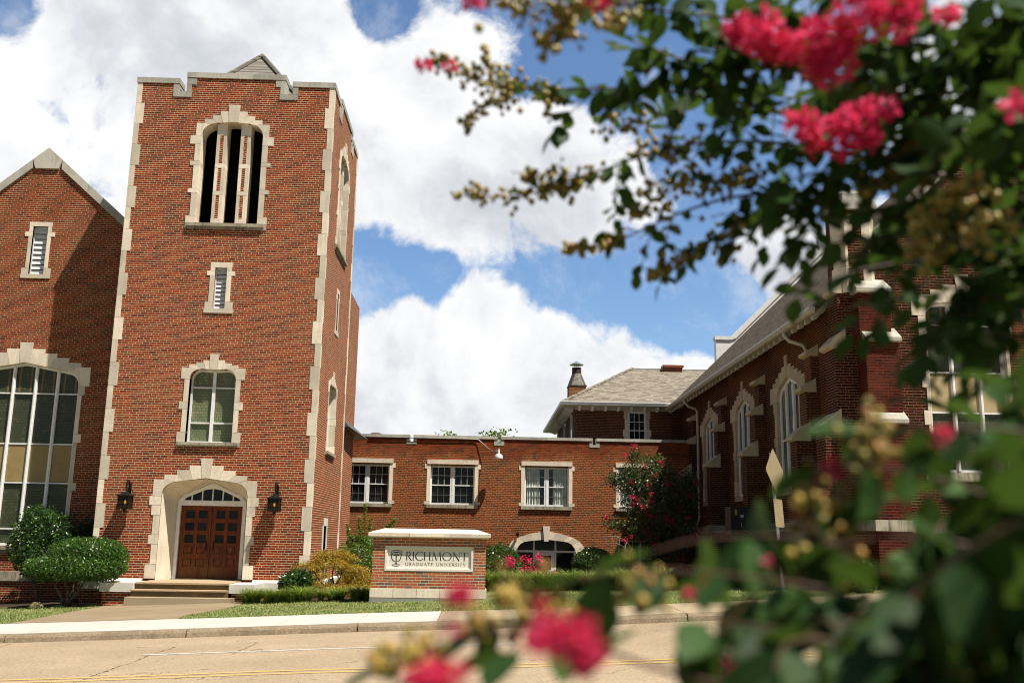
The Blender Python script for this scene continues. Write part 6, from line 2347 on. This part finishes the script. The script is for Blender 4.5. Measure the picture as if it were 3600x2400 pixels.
t = plant('bronze_shrub', 'dry brownish shrub at the foot of the hall buttress', 'shrub', 8.1, 21.75)
leaf_cloud('foliage', M['leaf_red'], t, [(8.0, 21.75, 1.12, .5, .4, .40), (8.35, 21.75, .95, .35, .35, .35)], 5200, .06, .45, .15, 35)
leaf_cloud('foliage_tip', M['leaf_box'], t, [(8.35, 21.75, .95, .36, .36, .36)], 1200, .06, .3, .15, 36)
stems('trunk', M['bark_dark'], t, (8.1, 21.75, .55), [(7.9, 21.75, 1.1), (8.3, 21.75, 1.0)], .03, 11)


def crape_myrtle():
    t = plant('crape_myrtle', 'tall crape myrtle with crimson flowers in the shaded corner by the hall', 'tree', 6.5, 36.6)
    B = [(6.05, 36.4, 4.05, .85, .7, .75), (6.5, 36.4, 4.25, .55, .55, .55), (5.5, 36.4, 3.75, .6, .5, .5), (5.75, 36.4, 4.75, .22, .25, .4), (6.9, 36.5, 3.6, .7, .6, .7), (7.5, 36.6, 3.2, .75, .6, .7), (7.8, 36.7, 3.9, .4, .4, .4),
         (6.4, 36.4, 3.0, .9, .7, .6), (5.7, 36.4, 2.95, .55, .5, .4), (5.3, 36.4, 2.25, .75, .5, .35), (6.2, 36.3, 1.95, .9, .7, .45), (7.2, 36.5, 2.2, .9, .7, .6), (4.95, 36.4, 3.85, .3, .3, .25), (6.9, 36.5, 1.4, .8, .6, .5)]
    leaf_cloud('foliage', M['leaf_crape'], t, B, 16500, .085, .75, .2, 51)
    leaf_cloud('foliage_tip', M['leaf_red'], t, B[:7] + [B[9], B[12]], 2400, .075, .3, .25, 52)
    stems('trunk', M['bark'], t, (6.5, 36.6, .1), [(6.0, 36.5, 3.9), (6.6, 36.4, 4.0), (7.4, 36.6, 3.2), (5.5, 36.4, 2.6), (7.0, 36.5, 3.0)], .055, 12, .12)
    rr = random.Random(3)
    pts = [(5.66, 36.2, 5.08), (5.72, 36.2, 5.0), (6.02, 36.1, 4.9), (6.6, 36.0, 4.5), (6.75, 36, 4.45), (6.0, 36, 4.35), (5.5, 36, 4.25), (5.55, 36, 3.75), (6.15, 35.9, 3.65), (5.55, 35.9, 3.22), (5.62, 35.9, 3.05), (5.75, 35.9, 3.1), (5.6, 35.9, 2.95), (5.85, 35.9, 2.88),
           (6.0, 35.9, 2.8), (6.05, 35.9, 2.72), (6.2, 35.9, 3.1), (6.3, 35.9, 3.08), (6.1, 35.9, 3.2), (6.25, 35.9, 3.32), (6.15, 35.9, 2.92), (6.2, 35.9, 2.55), (6.35, 35.9, 2.55), (4.6, 36, 2.46), (6.1, 35.9, 1.9), (6.0, 35.9, 2.0), (5.9, 35.9, 1.85), (5.25, 36, 1.65), (5.35, 36, 1.62), (5.5, 36, 1.8), (6.1, 35.9, 1.65), (6.3, 35.8, 1.55), (6.45, 35.9, 1.75),
           (6.9, 36, 3.7), (7.4, 36, 3.6), (7.9, 36.2, 3.8), (7.75, 36.2, 3.3), (7.0, 36, 2.4), (7.3, 36, 2.2), (7.6, 36, 2.5), (7.9, 36, 2.05), (6.8, 36, 2.5), (7.6, 36, 1.9), (5.3, 36.1, 4.75), (6.35, 35.9, 4.0)]
    pts = [p for i, p in enumerate(pts) if i % 4 != 2]
    for k, c in enumerate(pts):
        blossoms('blossom', t, [c], .085 if k % 3 else .12, 26, .055, M['petal_deep'], 100 + k)


crape_myrtle()

for k, (x, y, zt, w) in enumerate(((1.0, 62, 8.45, 1.6), (-2.3, 64, 8.35, 1.3))):
    t = thing('leafy_tree', ['green treetop showing above the parapet notch near the floodlight', 'small leafy treetop showing above the parapet left of the floodlight'][k], 'tree', (x, y, -.2))
    leaf_cloud('crown', M['leaf_light'], t, [(x, y, zt - 1.6, w, w, 1.5), (x + .2, y, zt - .5, .45, .45, .5), (x - .5, y, zt - .7, .4, .4, .4), (x - .2, y, zt - 3, w * 1.3, w * 1.3, 1.6)], 5000, .2, .8, .25, 60 + k)
    stems('trunk', M['bark'], t, (x, y, -1), [(x, y, zt - 1), (x + .8, y, zt - 2), (x - .8, y, zt - 2)], .16, 14 + k)


# ---- grass and strap-leaved borders
def blades(name, P, H, lean, w, mat, seg=2, seed=1, parent=None, arch=.6):
    r = np.random.default_rng(seed)
    n = len(P)
    a = r.uniform(0, 2 * PI, n)
    dirv = np.stack([np.cos(a), np.sin(a), np.zeros(n)], 1)
    side = np.stack([-np.sin(a), np.cos(a), np.zeros(n)], 1)
    ln = lean * r.uniform(.3, 1.2, n)
    rows = []
    for k in range(seg + 1):
        f = k / seg
        c = P + np.array([0, 0, 1.0]) * (H * (f - arch * .5 * f * f))[:, None] + dirv * (ln * H * f ** 1.8)[:, None]
        ww = w * (1 - f) ** .6
        if k < seg:
            rows += [c - side * ww / 2, c + side * ww / 2]
        else:
            rows += [c]
    V = np.stack(rows, 1)
    m = V.shape[1]
    T = []
    for k in range(seg - 1):
        T += [[2 * k, 2 * k + 1, 2 * k + 3], [2 * k, 2 * k + 3, 2 * k + 2]]
    T += [[2 * seg - 2, 2 * seg - 1, 2 * seg]]
    F = (np.arange(n) * m)[:, None, None] + np.array(T)[None]
    return np_mesh(name, V.reshape(-1, 3), F.reshape(-1, 3), mat, parent)


def pip(px, py, poly):
    ins = np.zeros(len(px), bool)
    j = len(poly) - 1
    for i in range(len(poly)):
        xi, yi = poly[i]
        xj, yj = poly[j]
        c = ((yi > py) != (yj > py)) & (px < (xj - xi) * (py - yi) / (yj - yi + 1e-12) + xi)
        ins ^= c
        j = i
    return ins


r = np.random.default_rng(77)
n = 110000
gx, gy = r.uniform(-15.5, 8.4, n), r.uniform(21.1, 29.6, n) ** 1.0
path = [(-9.62, 21.0), (-6.2, 21.0), (-6.3, 22.0), (-6.1, 23.0), (-5.95, 24.0), (-5.9, 25.0), (-6.0, 26.1), (-6.2, 26.6), (-9.4, 26.6), (-9.65, 26.3), (-9.68, 24), (-9.63, 22.5)]
bad = pip(gx, gy, path)
for pl in ([(-5.85, 25.85), (-2.95, 25.6), (-2.7, 26), (-2.7, 39.3), (-5.85, 39.3)], [(0.4, 28.3), (8.0, 26.3), (8.1, 39.3), (0.4, 39.3)], [(-2.67, 24.66), (.21, 24.66), (.21, 25.55), (-2.67, 25.55)],
           [(-16, 27.4), (-10.1, 26.4), (-9.6, 30), (-16, 30)], [(7.6, 22), (9, 22), (9, 40), (7.6, 40)], [(-10, 26.3), (-5.9, 26.3), (-5.9, 30), (-10, 30)], [(6.9, 21), (8.6, 21), (8.6, 22.0), (6.9, 22.0)]):
    bad |= pip(gx, gy, pl)
# worn patches
pt = np.sin(gx * 1.9 + 1.3) * np.sin(gy * 2.3) + .6 * np.sin(gx * 4.1 - gy * 3.2)
bad |= (pt > .75) & (r.random(n) < .75)
bad |= (gy > 25) & (r.random(n) < .35)
gx, gy = gx[~bad], gy[~bad]
P = np.stack([gx, gy, zg(gx) - .005], 1)
H = r.uniform(.03, .085, len(P)) * (1 + .35 * np.sin(gx * 3.3) * np.sin(gy * 2.7))
tag(blades('grass', P, H, .9, .012, M['grass'], 2, 78), 'mown summer grass with a few dry patches', 'grass', kind='stuff')
# fringe of longer grass at the pavement edge and weeds by the sign post
ex = r.uniform(-15, 8, 7000)
ey = 21.12 + np.abs(r.normal(0, .05, 7000)) - .03
ok = ~((ex > -9.65) & (ex < -6.2))
P = np.stack([ex[ok], ey[ok], zg(ex[ok])], 1)
wx, wy = r.normal(6.7, .45, 2600), r.normal(21.45, .16, 2600)
P = np.concatenate([P, np.stack([wx, wy, zg(wx)], 1)])
H = np.concatenate([r.uniform(.03, .09, int(ok.sum())), r.uniform(.06, .17, 2600)])
tag(blades('grass_fringe', P, H, 1.0, .013, M['grass'], 2, 79), 'longer grass along the pavement edge and round the road sign post', 'grass', kind='stuff')


def border(label, line, width, n, h, seed):
    r = np.random.default_rng(seed)
    L = np.array(line, float)
    seg = np.linalg.norm(np.diff(L, axis=0), axis=1)
    cum = np.concatenate([[0], np.cumsum(seg)])
    nc = int(cum[-1] / .17 * max(1, width / .3))
    s = r.uniform(0, cum[-1], nc)
    cx, cy = np.interp(s, cum, L[:, 0]), np.interp(s, cum, L[:, 1]) + r.uniform(-width / 2, width / 2, nc)
    k = r.integers(0, nc, n)
    P = np.stack([cx[k] + r.normal(0, .035, n), cy[k] + r.normal(0, .035, n), np.zeros(n)], 1)
    P[:, 2] = zg(P[:, 0]) - .01
    ch = r.uniform(.7, 1.15, nc)[k]
    return tag(blades('border_grass', P, h * ch * r.uniform(.6, 1.15, n), 1.0, .026, M['leaf_strap'], 4, seed + 1, arch=.75), label, 'border grass', kind='stuff')


border('strap-leaved border grass edging the bed left of the sign', [(-6.0, 26.0), (-5.0, 26.0), (-4.0, 25.95), (-2.75, 25.75)], .5, 4200, .54, 81)
border('strap-leaved border grass edging the bed right of the sign', [(.15, 28.9), (1.2, 28.5), (2.3, 28.0), (3.4, 27.2), (4.7, 26.6), (6.2, 26.2), (7.3, 26)], .7, 9000, .8, 83)


# ------------------------------------------------------------------ the crape myrtle close to the camera
def at(px, py, d):
    """point at depth d along the view through (px, py) of the 2352 x 1568 picture"""
    k = 3600.0 / 2352.0
    v = CF + ((px * k - 1800) / FPX) * CR - ((py * k - 1200) / FPX) * CU
    return np.array(v * d) + [0, 0, CZ]


def resample(pts, step):
    pts = np.array(pts)
    # Catmull-Rom through the points
    Q = np.concatenate([[2 * pts[0] - pts[1]], pts, [2 * pts[-1] - pts[-2]]])
    out = []
    for i in range(1, len(Q) - 2):
        p0, p1, p2, p3 = Q[i - 1], Q[i], Q[i + 1], Q[i + 2]
        m = max(2, int(np.linalg.norm(p2 - p1) / step))
        for k in range(m):
            f = k / m
            out.append(.5 * (2 * p1 + (p2 - p0) * f + (2 * p0 - 5 * p1 + 4 * p2 - p3) * f * f + (3 * p1 - p0 - 3 * p2 + p3) * f ** 3))
    out.append(pts[-1])
    return np.array(out)


class Sprays:
    def __init__(self, seed):
        self.r = np.random.default_rng(seed)
        self.P, self.D, self.N, self.L = [], [], [], []
        self.buds = []
        self.droop = 0.15
        self.flow = []

    def leaves(self, line, size, gap, prob=.95, start=0.0, spread=1.0):
        r = self.r
        s = np.concatenate([[0], np.cumsum(np.linalg.norm(np.diff(line, axis=0), axis=1))])
        up = np.array([0, 0, 1.0])
        for q in np.arange(start * s[-1], s[-1], gap):
            p = np.array([np.interp(q, s, line[:, k]) for k in range(3)])
            p2 = np.array([np.interp(min(q + .02, s[-1]), s, line[:, k]) for k in range(3)])
            tg = p2 - p
            tg = tg / (np.linalg.norm(tg) + 1e-9)
            sd = np.cross(tg, up)
            sd = sd / (np.linalg.norm(sd) + 1e-9)
            for sg in (1, -1):
                if r.random() > prob:
                    continue
                ud = np.cross(sd, tg)
                ang = r.normal(0, .55)
                side = (sd * math.cos(ang) + ud * math.sin(ang)) * sg
                D = tg * r.uniform(.15, .6) + side * spread + r.normal(0, .22, 3) - up * r.uniform(.0, .45) - up * self.droop * r.uniform(.3, 1.3)
                self.P.append(p)
                self.D.append(D)
                self.N.append(up * (1.0 - .5 * min(self.droop, 1)) - np.array(CF) * .5 * self.droop + r.normal(0, .45, 3))
                self.L.append(size * r.uniform(.7, 1.2))
        # terminal leaf
        self.P.append(line[-1]); self.D.append(line[-1] - line[-2] + r.normal(0, .003, 3)); self.N.append(up + r.normal(0, .3, 3)); self.L.append(size)


def foreground_tree():
    t = thing('flowering_tree', 'crape myrtle branches with pink flowers hanging close in front, at the right', 'tree', (1.5, 1.2, .12))
    S = Sprays(5)
    wood = []
    LF5 = .050
    base = np.array([1.5, 1.2, 0])
    SC = [1.38]

    def branch(pts, r0, r1, leaf=LF5, gap=.024, prob=.9, start=0.0, twigs=0, twl=.14, lf=True):
        c = SC[0]
        leaf, gap, twl, r0, r1 = leaf * c, gap * c, twl * c, r0 * c, r1 * c
        W = [at(p[0], p[1], p[2] * c) for p in pts]
        line = resample(W, .02)
        n = len(line)
        wood.append((line, np.linspace(r0, r1, n)))
        if lf:
            S.leaves(line, leaf, gap, prob, start)
        for k in range(twigs):
            i = int(S.r.uniform(max(start, .05), .98) * (n - 2))
            tg = line[i + 1] - line[i]
            tg = tg / np.linalg.norm(tg)
            d = tg * S.r.uniform(.3, .9) + S.r.normal(0, .55, 3) + np.array([0, 0, S.r.uniform(-.7, .25)])
            d = d / np.linalg.norm(d) * twl * S.r.uniform(.6, 1.3)
            q = [line[i], line[i] + d * .5 + S.r.normal(0, .008, 3), line[i] + d + np.array([0, 0, -.02])]
            # keep the twigs at a natural distance from the lens
            if min((np.array(q) - [0, 0, CZ]) @ np.array(CF)) < .55:
                continue
            l2 = resample(q, .015)
            wood.append((l2, np.linspace(.0018, .0009, len(l2))))
            S.leaves(l2, leaf * .92, gap * .95, .92, .12)
        return line

    def panicle(pts, n, spread, bud=.0042, stalk=True, petals=0):
        """a flower head gone to buds: thin stalks carrying round buds"""
        c = SC[0]
        spread, bud = spread * c, bud * c
        line = resample([at(p[0], p[1], p[2] * c) for p in pts], .012)
        wood.append((line, np.linspace(.0018, .0008, len(line))))
        cs = []
        for k in range(int(n * 1.6)):
            f = S.r.random() ** .8
            i = int(f * (len(line) - 1))
            p = line[i] + S.r.normal(0, 1, 3) * spread * (1.05 - .6 * f)
            cs.append((p, bud * S.r.uniform(.7, 1.45)))
            if stalk and k % 2 == 0:
                l2 = np.stack([line[i], (line[i] + p) / 2 + S.r.normal(0, .002, 3), p])
                wood.append((l2, np.array([.0009, .0007, .0006])))
        S.buds.append(cs)

    def flower(px, py, d, rad, n=120):
        near = .86 if SC[0] > 1 else 1.0
        S.flow.append((at(px, py, d * SC[0] * near), rad * SC[0] * near, n, SC[0]))

    # --- upper branches
    b = branch([(2560, 470, 1.3), (2250, 360, 1.38), (1950, 300, 1.48), (1700, 235, 1.55), (1480, 206, 1.6), (1225, 205, 1.62)], .008, .0016, .048, .027, .95, .2, twigs=5, twl=.13)
    panicle([(1225, 205, 1.62), (1140, 195, 1.62), (1060, 165, 1.62), (985, 135, 1.62)], 75, .017)
    panicle([(1150, 190, 1.62), (1120, 140, 1.62), (1108, 98, 1.62)], 14, .007)
    panicle([(1170, 205, 1.62), (1110, 250, 1.62), (1062, 292, 1.62)], 34, .012)
    panicle([(1270, 215, 1.61), (1255, 260, 1.61)], 12, .012)
    flower(975, 150, 1.62, .009, 26)
    flower(1030, 152, 1.62, .006, 12)
    branch([(2520, 520, 1.35), (2150, 400, 1.42), (1800, 330, 1.5), (1560, 335, 1.55), (1400, 385, 1.58), (1285, 425, 1.6)], .006, .0015, .036, .026, .75, .25, twigs=9, twl=.10)
    panicle([(1400, 385, 1.58), (1285, 425, 1.6), (1180, 450, 1.6), (1035, 447, 1.6)], 70, .013)
    panicle([(1330, 400, 1.58), (1220, 400, 1.59), (1175, 395, 1.6)], 20, .012)
    branch([(1900, 440, 1.5), (1700, 450, 1.54), (1560, 490, 1.56), (1440, 545, 1.58)], .004, .0012, .033, .03, .6, .1, twigs=7, twl=.08)
    panicle([(1440, 545, 1.58), (1370, 565, 1.58), (1292, 575, 1.58)], 44, .011)
    panicle([(1560, 490, 1.56), (1490, 480, 1.57), (1440, 490, 1.57)], 30, .014)
    branch([(1950, 470, 1.45), (1780, 470, 1.5), (1680, 520, 1.53), (1600, 570, 1.55)], .004, .0012, .032, .03, .55, .1, twigs=8, twl=.08)
    panicle([(1620, 560, 1.55), (1550, 600, 1.55), (1483, 645, 1.55)], 50, .011)
    panicle([(1690, 520, 1.53), (1660, 580, 1.53), (1640, 610, 1.53)], 30, .016)
    for c in ((1500, 430, 1.55), (1580, 410, 1.55), (1640, 430, 1.54), (1560, 350, 1.56), (1420, 290, 1.6), (1700, 400, 1.5), (1480, 340, 1.57)):
        panicle([(c[0] + 50, c[1] - 10, c[2]), c, (c[0] - 45, c[1] + 18, c[2])], 22, .016)
    # top edge
    branch([(2500, 150, 1.25), (2200, 110, 1.3), (1950, 90, 1.35), (1700, 45, 1.4), (1480, 20, 1.42), (1330, 0, 1.45)], .006, .0015, .046, .026, .85, .1, twigs=9, twl=.12)
    panicle([(1400, -20, 1.2), (1300, 20, 1.2), (1210, 30, 1.2), (1130, -10, 1.2)], 60, .022, .0046)
    panicle([(1340, 20, 1.2), (1270, 80, 1.2), (1245, 130, 1.2)], 34, .016, .0046)
    panicle([(1420, 0, 1.25), (1400, 60, 1.25)], 20, .018, .0046)
    flower(1088, -4, 1.25, .010, 30)
    flower(1370, 0, 1.25, .012, 24)
    branch([(2500, 330, 1.3), (2250, 250, 1.35), (2000, 200, 1.4), (1800, 160, 1.42), (1620, 150, 1.45), (1440, 90, 1.46)], .005, .0014, .046, .024, .9, .1, twigs=16, twl=.13)
    branch([(2500, 240, 1.2), (2300, 180, 1.22), (2150, 150, 1.25), (1980, 200, 1.3), (1880, 240, 1.32)], .005, .0014, .048, .024, .9, .1, twigs=12, twl=.12)
    branch([(2450, 60, 1.1), (2280, 40, 1.12), (2130, 40, 1.16), (1990, 60, 1.2)], .004, .0014, .048, .025, .9, .0, twigs=8, twl=.11)
    # right-hand mass over the hall roof
    branch([(2500, 420, 1.15), (2330, 380, 1.2), (2150, 350, 1.25), (1990, 370, 1.3), (1860, 430, 1.35), (1780, 470, 1.37)], .005, .0014, .046, .025, .85, .0, twigs=10, twl=.13)
    branch([(2500, 560, 1.15), (2300, 500, 1.2), (2120, 460, 1.25), (1990, 500, 1.28), (1900, 590, 1.3)], .005, .0013, .046, .026, .85, .0, twigs=7, twl=.12)
    branch([(2500, 660, 1.05), (2330, 590, 1.1), (2200, 560, 1.15), (2080, 600, 1.2), (2030, 700, 1.22), (2000, 760, 1.22)], .004, .0012, .044, .03, .8, .0, twigs=4, twl=.11)
    branch([(2500, 760, 1.0), (2380, 700, 1.05), (2270, 680, 1.1), (2170, 720, 1.12), (2110, 830, 1.15)], .004, .0012, .046, .032, .75, .0, twigs=3, twl=.11)
    branch([(2500, 860, 1.0), (2400, 820, 1.02), (2310, 830, 1.05), (2250, 900, 1.06)], .004, .0012, .046, .034, .75, .0, twigs=1, twl=.10)
    branch([(2480, 300, 1.0), (2380, 260, 1.0), (2300, 280, 1.02)], .003, .0012, .05, .026, .9, .0, twigs=5, twl=.10)
    for c in ((2200, 440, 1.1), (2150, 500, 1.12), (2260, 520, 1.05), (2100, 330, 1.3), (2090, 420, 1.3), (2000, 420, 1.3), (2140, 560, 1.1)):
        panicle([(c[0] + 40, c[1] - 10, c[2]), c, (c[0] - 40, c[1] + 15, c[2])], 20, .016, .005)
    for f in ((1740, 75, 1.15, .026, 150), (1700, 70, 1.15, .014, 60), (1790, 110, 1.15, .018, 80), (1880, 100, 1.12, .030, 190), (1900, 150, 1.12, .022, 110), (1930, 90, 1.12, .016, 60), (1975, 20, 1.1, .024, 110), (2050, 45, 1.1, .022, 100), (2070, 15, 1.1, .014, 50),
              (1850, 285, 1.3, .022, 100), (1955, 285, 1.3, .026, 130), (1930, 340, 1.3, .014, 50), (2015, 255, 1.3, .020, 90), (1990, 320, 1.3, .014, 50), (1880, 340, 1.3, .010, 30), (2350, 235, 1.0, .014, 40), (2175, 35, 1.1, .008, 24)):
        flower(*f)
    branch([(2550, 120, 1.2), (2400, 130, 1.2), (2280, 160, 1.22), (2170, 220, 1.25), (2100, 300, 1.28)], .004, .0012, .048, .026, .85, .0, twigs=6, twl=.11)
    branch([(2450, 330, 1.4), (2200, 300, 1.45), (1980, 250, 1.5), (1780, 220, 1.52), (1640, 200, 1.55)], .004, .0012, .046, .024, .9, .0, twigs=8, twl=.12)
    branch([(2550, 500, 1.3), (2350, 470, 1.32), (2180, 520, 1.35), (2050, 570, 1.36)], .004, .0012, .046, .024, .9, .0, twigs=12, twl=.12)
    branch([(2550, 690, 1.2), (2380, 670, 1.2), (2230, 710, 1.22), (2130, 800, 1.24)], .004, .0012, .046, .028, .85, .0, twigs=6, twl=.11)
    branch([(2550, 830, 1.15), (2420, 790, 1.15), (2320, 800, 1.16), (2230, 890, 1.18)], .004, .0012, .046, .028, .85, .0, twigs=5, twl=.10)
    branch([(2550, 600, 1.1), (2430, 570, 1.1), (2330, 590, 1.12), (2250, 640, 1.14)], .004, .0012, .046, .026, .9, .0, twigs=9, twl=.11)
    # --- lower branches
    SC[0] = 1.0
    S.droop = 1.0
    branch([(2550, 1050, .95), (2350, 990, .95), (2180, 985, .97), (2060, 990, 1.0), (1985, 985, 1.0)], .0026, .0011, 0.063, 0.045, .75, .0, twigs=1, twl=.09)
    branch([(2550, 1250, .9), (2300, 1150, .92), (2120, 1090, .95), (1980, 1070, .98), (1890, 1080, 1.0)], .0026, .0011, 0.063, 0.045, .8, .0, twigs=3, twl=.09)
    branch([(2550, 1330, .88), (2300, 1270, .9), (2080, 1230, .92), (1920, 1250, .94), (1760, 1235, .96), (1620, 1235, .97), (1500, 1265, .98)], .0026, .0011, 0.069, 0.060, .7, .0, twigs=4, twl=.09)
    branch([(2550, 1500, .82), (2250, 1440, .84), (1980, 1370, .86), (1760, 1330, .88), (1560, 1310, .9), (1400, 1315, .92), (1330, 1330, .92)], .0026, .0011, 0.069, 0.054, .75, .0, twigs=5, twl=.09)
    branch([(2550, 1640, .78), (2250, 1560, .8), (1980, 1490, .82), (1760, 1440, .84), (1600, 1430, .86), (1480, 1440, .86)], .0026, .0011, 0.076, 0.054, .8, .0, twigs=5, twl=.09)
    branch([(2500, 1700, .75), (2200, 1620, .78), (1900, 1600, .8), (1600, 1560, .84), (1350, 1480, .88), (1180, 1450, .9), (1060, 1460, .92), (890, 1530, .93)], .004, .0011, 0.058, 0.063, .6, .0, twigs=5, twl=.07)
    branch([(2550, 1180, .8), (2400, 1240, .8), (2290, 1320, .8), (2220, 1420, .8), (2180, 1520, .8)], .0026, .0011, 0.075, 0.039, .9, .0, twigs=5, twl=.10)
    branch([(2550, 1000, .8), (2420, 1050, .8), (2330, 1150, .82), (2280, 1240, .82)], .0026, .0011, 0.072, 0.045, .8, .0, twigs=1, twl=.10)
    branch([(2550, 1120, .72), (2380, 1180, .72), (2230, 1260, .74), (2120, 1350, .76), (2060, 1450, .78)], .0026, .0011, 0.080, 0.042, .85, .0, twigs=3, twl=.10)
    branch([(2500, 1330, .78), (2300, 1370, .8), (2100, 1400, .82), (1920, 1430, .84), (1800, 1480, .85)], .0026, .0011, 0.077, 0.042, .85, .0, twigs=3, twl=.09)
    branch([(2550, 950, 1.05), (2430, 1000, 1.05), (2340, 1090, 1.06), (2290, 1220, 1.06)], .0026, .0011, .066, .036, .9, .0, twigs=4, twl=.10)
    branch([(2550, 1300, .92), (2410, 1340, .92), (2310, 1440, .93), (2240, 1560, .93)], .0026, .0011, .068, .036, .9, .0, twigs=4, twl=.10)
    branch([(2550, 1120, 1.0), (2380, 1130, 1.0), (2220, 1170, 1.0), (2080, 1260, 1.0), (2000, 1350, 1.0)], .0026, .0011, .066, .038, .85, .0, twigs=4, twl=.09)
    for c in ((1860, 1150, 1.0), (1900, 1180, 1.0), (1875, 1230, 1.0), (2000, 1060, 1.0), (1850, 1290, .98), (1990, 1000, 1.0), (1930, 1290, .98), (2200, 1500, .8), (2250, 1440, .8)):
        panicle([(c[0] + 30, c[1] - 30, c[2]), c, (c[0] - 20, c[1] + 35, c[2])], 20, .015, .0046)
    for c in ((1170, 1370, .92), (1220, 1430, .92), (1110, 1440, .93), (960, 1500, .93), (890, 1520, .93), (1250, 1390, .92), (1450, 1350, .9)):
        panicle([(c[0] + 40, c[1] - 10, c[2]), c, (c[0] - 35, c[1] + 12, c[2])], 16, .012, .0046)
    for f in ((1052, 1370, .62, .0055, 40), (1060, 1358, .62, .004, 20), (1040, 1440, .62, .0035, 14), (1240, 1390, .62, .003, 12), (1275, 1462, .58, .0105, 70), (1335, 1490, .58, .010, 60), (1320, 1450, .58, .008, 40), (1235, 1470, .58, .006, 24), (1345, 1530, .58, .005, 18), (1000, 1568, .58, .0115, 80), (955, 1550, .58, .006, 24), (1040, 1555, .58, .006, 24),
              (1905, 1077, 1.0, .0085, 40), (1890, 1098, 1.0, .004, 12), (1840, 1178, 1.0, .006, 24), (2165, 992, .95, .006, 24), (2160, 1015, .95, .004, 10), (1597, 1362, .9, .007, 22), (1640, 1348, .9, .006, 18), (1690, 1530, .85, .008, 22), (1625, 1338, .9, .004, 10), (2120, 1350, .85, .005, 12), (1760, 1290, .95, .004, 10)):
        flower(*f)
    # --- the stems, just outside the picture on the right
    hubs = [at(2560, 470, 1.79), at(2500, 200, 1.66), at(2520, 650, 1.5), at(2560, 1050, .95), at(2560, 1350, .86), at(2560, 1560, .8)]
    for h in hubs:
        wood.append((resample([h, h * .6 + np.array([1.4, 1.15, h[2] - .25]) * .4, np.array([1.42, 1.17, max(h[2] - .7, .6)]), base + [0, 0, .25]], .06), None))
    mb = MB()
    for line, rad in wood:
        if rad is None:
            rad = np.linspace(.009, .02, len(line))
            mb.tube(line, list(rad), 8)
        else:
            mb.tube(line, list(rad), 5, caps=False)
    mb.build('branch', M['twig'], t, uv=None, smooth=True, recalc=False)
    mb = MB()
    rr = random.Random(4)
    for k in range(4):
        a = k * 1.6
        pts = [base + np.array([.06 * math.cos(a) * f, .06 * math.sin(a) * f, .05 + 2.7 * f]) + np.array([rr.uniform(-.02, .02), rr.uniform(-.02, .02), 0]) for f in np.linspace(0, 1, 12)]
        mb.tube(pts, list(np.linspace(.035, .012, 12)), 10)
    mb.build('trunk', M['bark'], t, uv=None, smooth=True)
    P, D, N, L = np.array(S.P), np.array(S.D), np.array(S.N), np.array(S.L)
    leaf_mesh('foliage', P, D, N, L, L * .31, M['leaf_fg'], t, fold=.22, rounded=True)
    # buds
    bm = bmesh.new()
    bmesh.ops.create_icosphere(bm, subdivisions=1, radius=1.0)
    bv = np.array([v.co[:] for v in bm.verts])
    bf = np.array([[v.index for v in f.verts] for f in bm.faces])
    bm.free()
    bv = bv * [1, 1, 1.25]
    for cs in S.buds:
        c = np.array([q[0] for q in cs])
        s = np.array([q[1] for q in cs])
        V = c[:, None] + bv[None] * s[:, None, None]
        F = (np.arange(len(c)) * len(bv))[:, None, None] + bf[None]
        np_mesh('bud_cluster', V.reshape(-1, 3), F.reshape(-1, 3), M['bud'], t, smooth=True)
    for k, (c, rad, n, sc) in enumerate(S.flow):
        r = np.random.default_rng(900 + k)
        q = unit(r.normal(size=(n, 3))) * (r.random(n) ** .5)[:, None] * rad * [1.15, 1, .9]
        Dn = unit(q + r.normal(size=(n, 3)) * rad * .4)
        leaf_mesh('blossom', c + q, Dn, r.normal(size=(n, 3)), .014 * (1 if sc > 1 else .5) * r.uniform(.7, 1.3, n), .0068 * (1 if sc > 1 else .5), M['petal'] if k % 3 else M['petal_deep'], t, fold=.6)
    print('foreground leaves', len(P), 'buds', sum(len(c) for c in S.buds))


M['leaf_fg'] = mat_leaf('crape_leaf_near', [(0.0, (0.010, 0.026, 0.007)), (0.5, (0.024, 0.060, 0.014)), (0.85, (0.046, 0.098, 0.02)), (1.0, (0.10, 0.11, 0.025))], 0.55, 0.2, (0.12, 0.22, 0.03), .16)
M['bud'] = mat_leaf('crape_bud', [(0.0, (0.13, 0.12, 0.02)), (0.35, (0.28, 0.22, 0.035)), (0.65, (0.45, 0.32, 0.055)), (1.0, (0.34, 0.09, 0.045))], 0.3, 0.1, (0.3, 0.2, 0.03), .5)
foreground_tree()
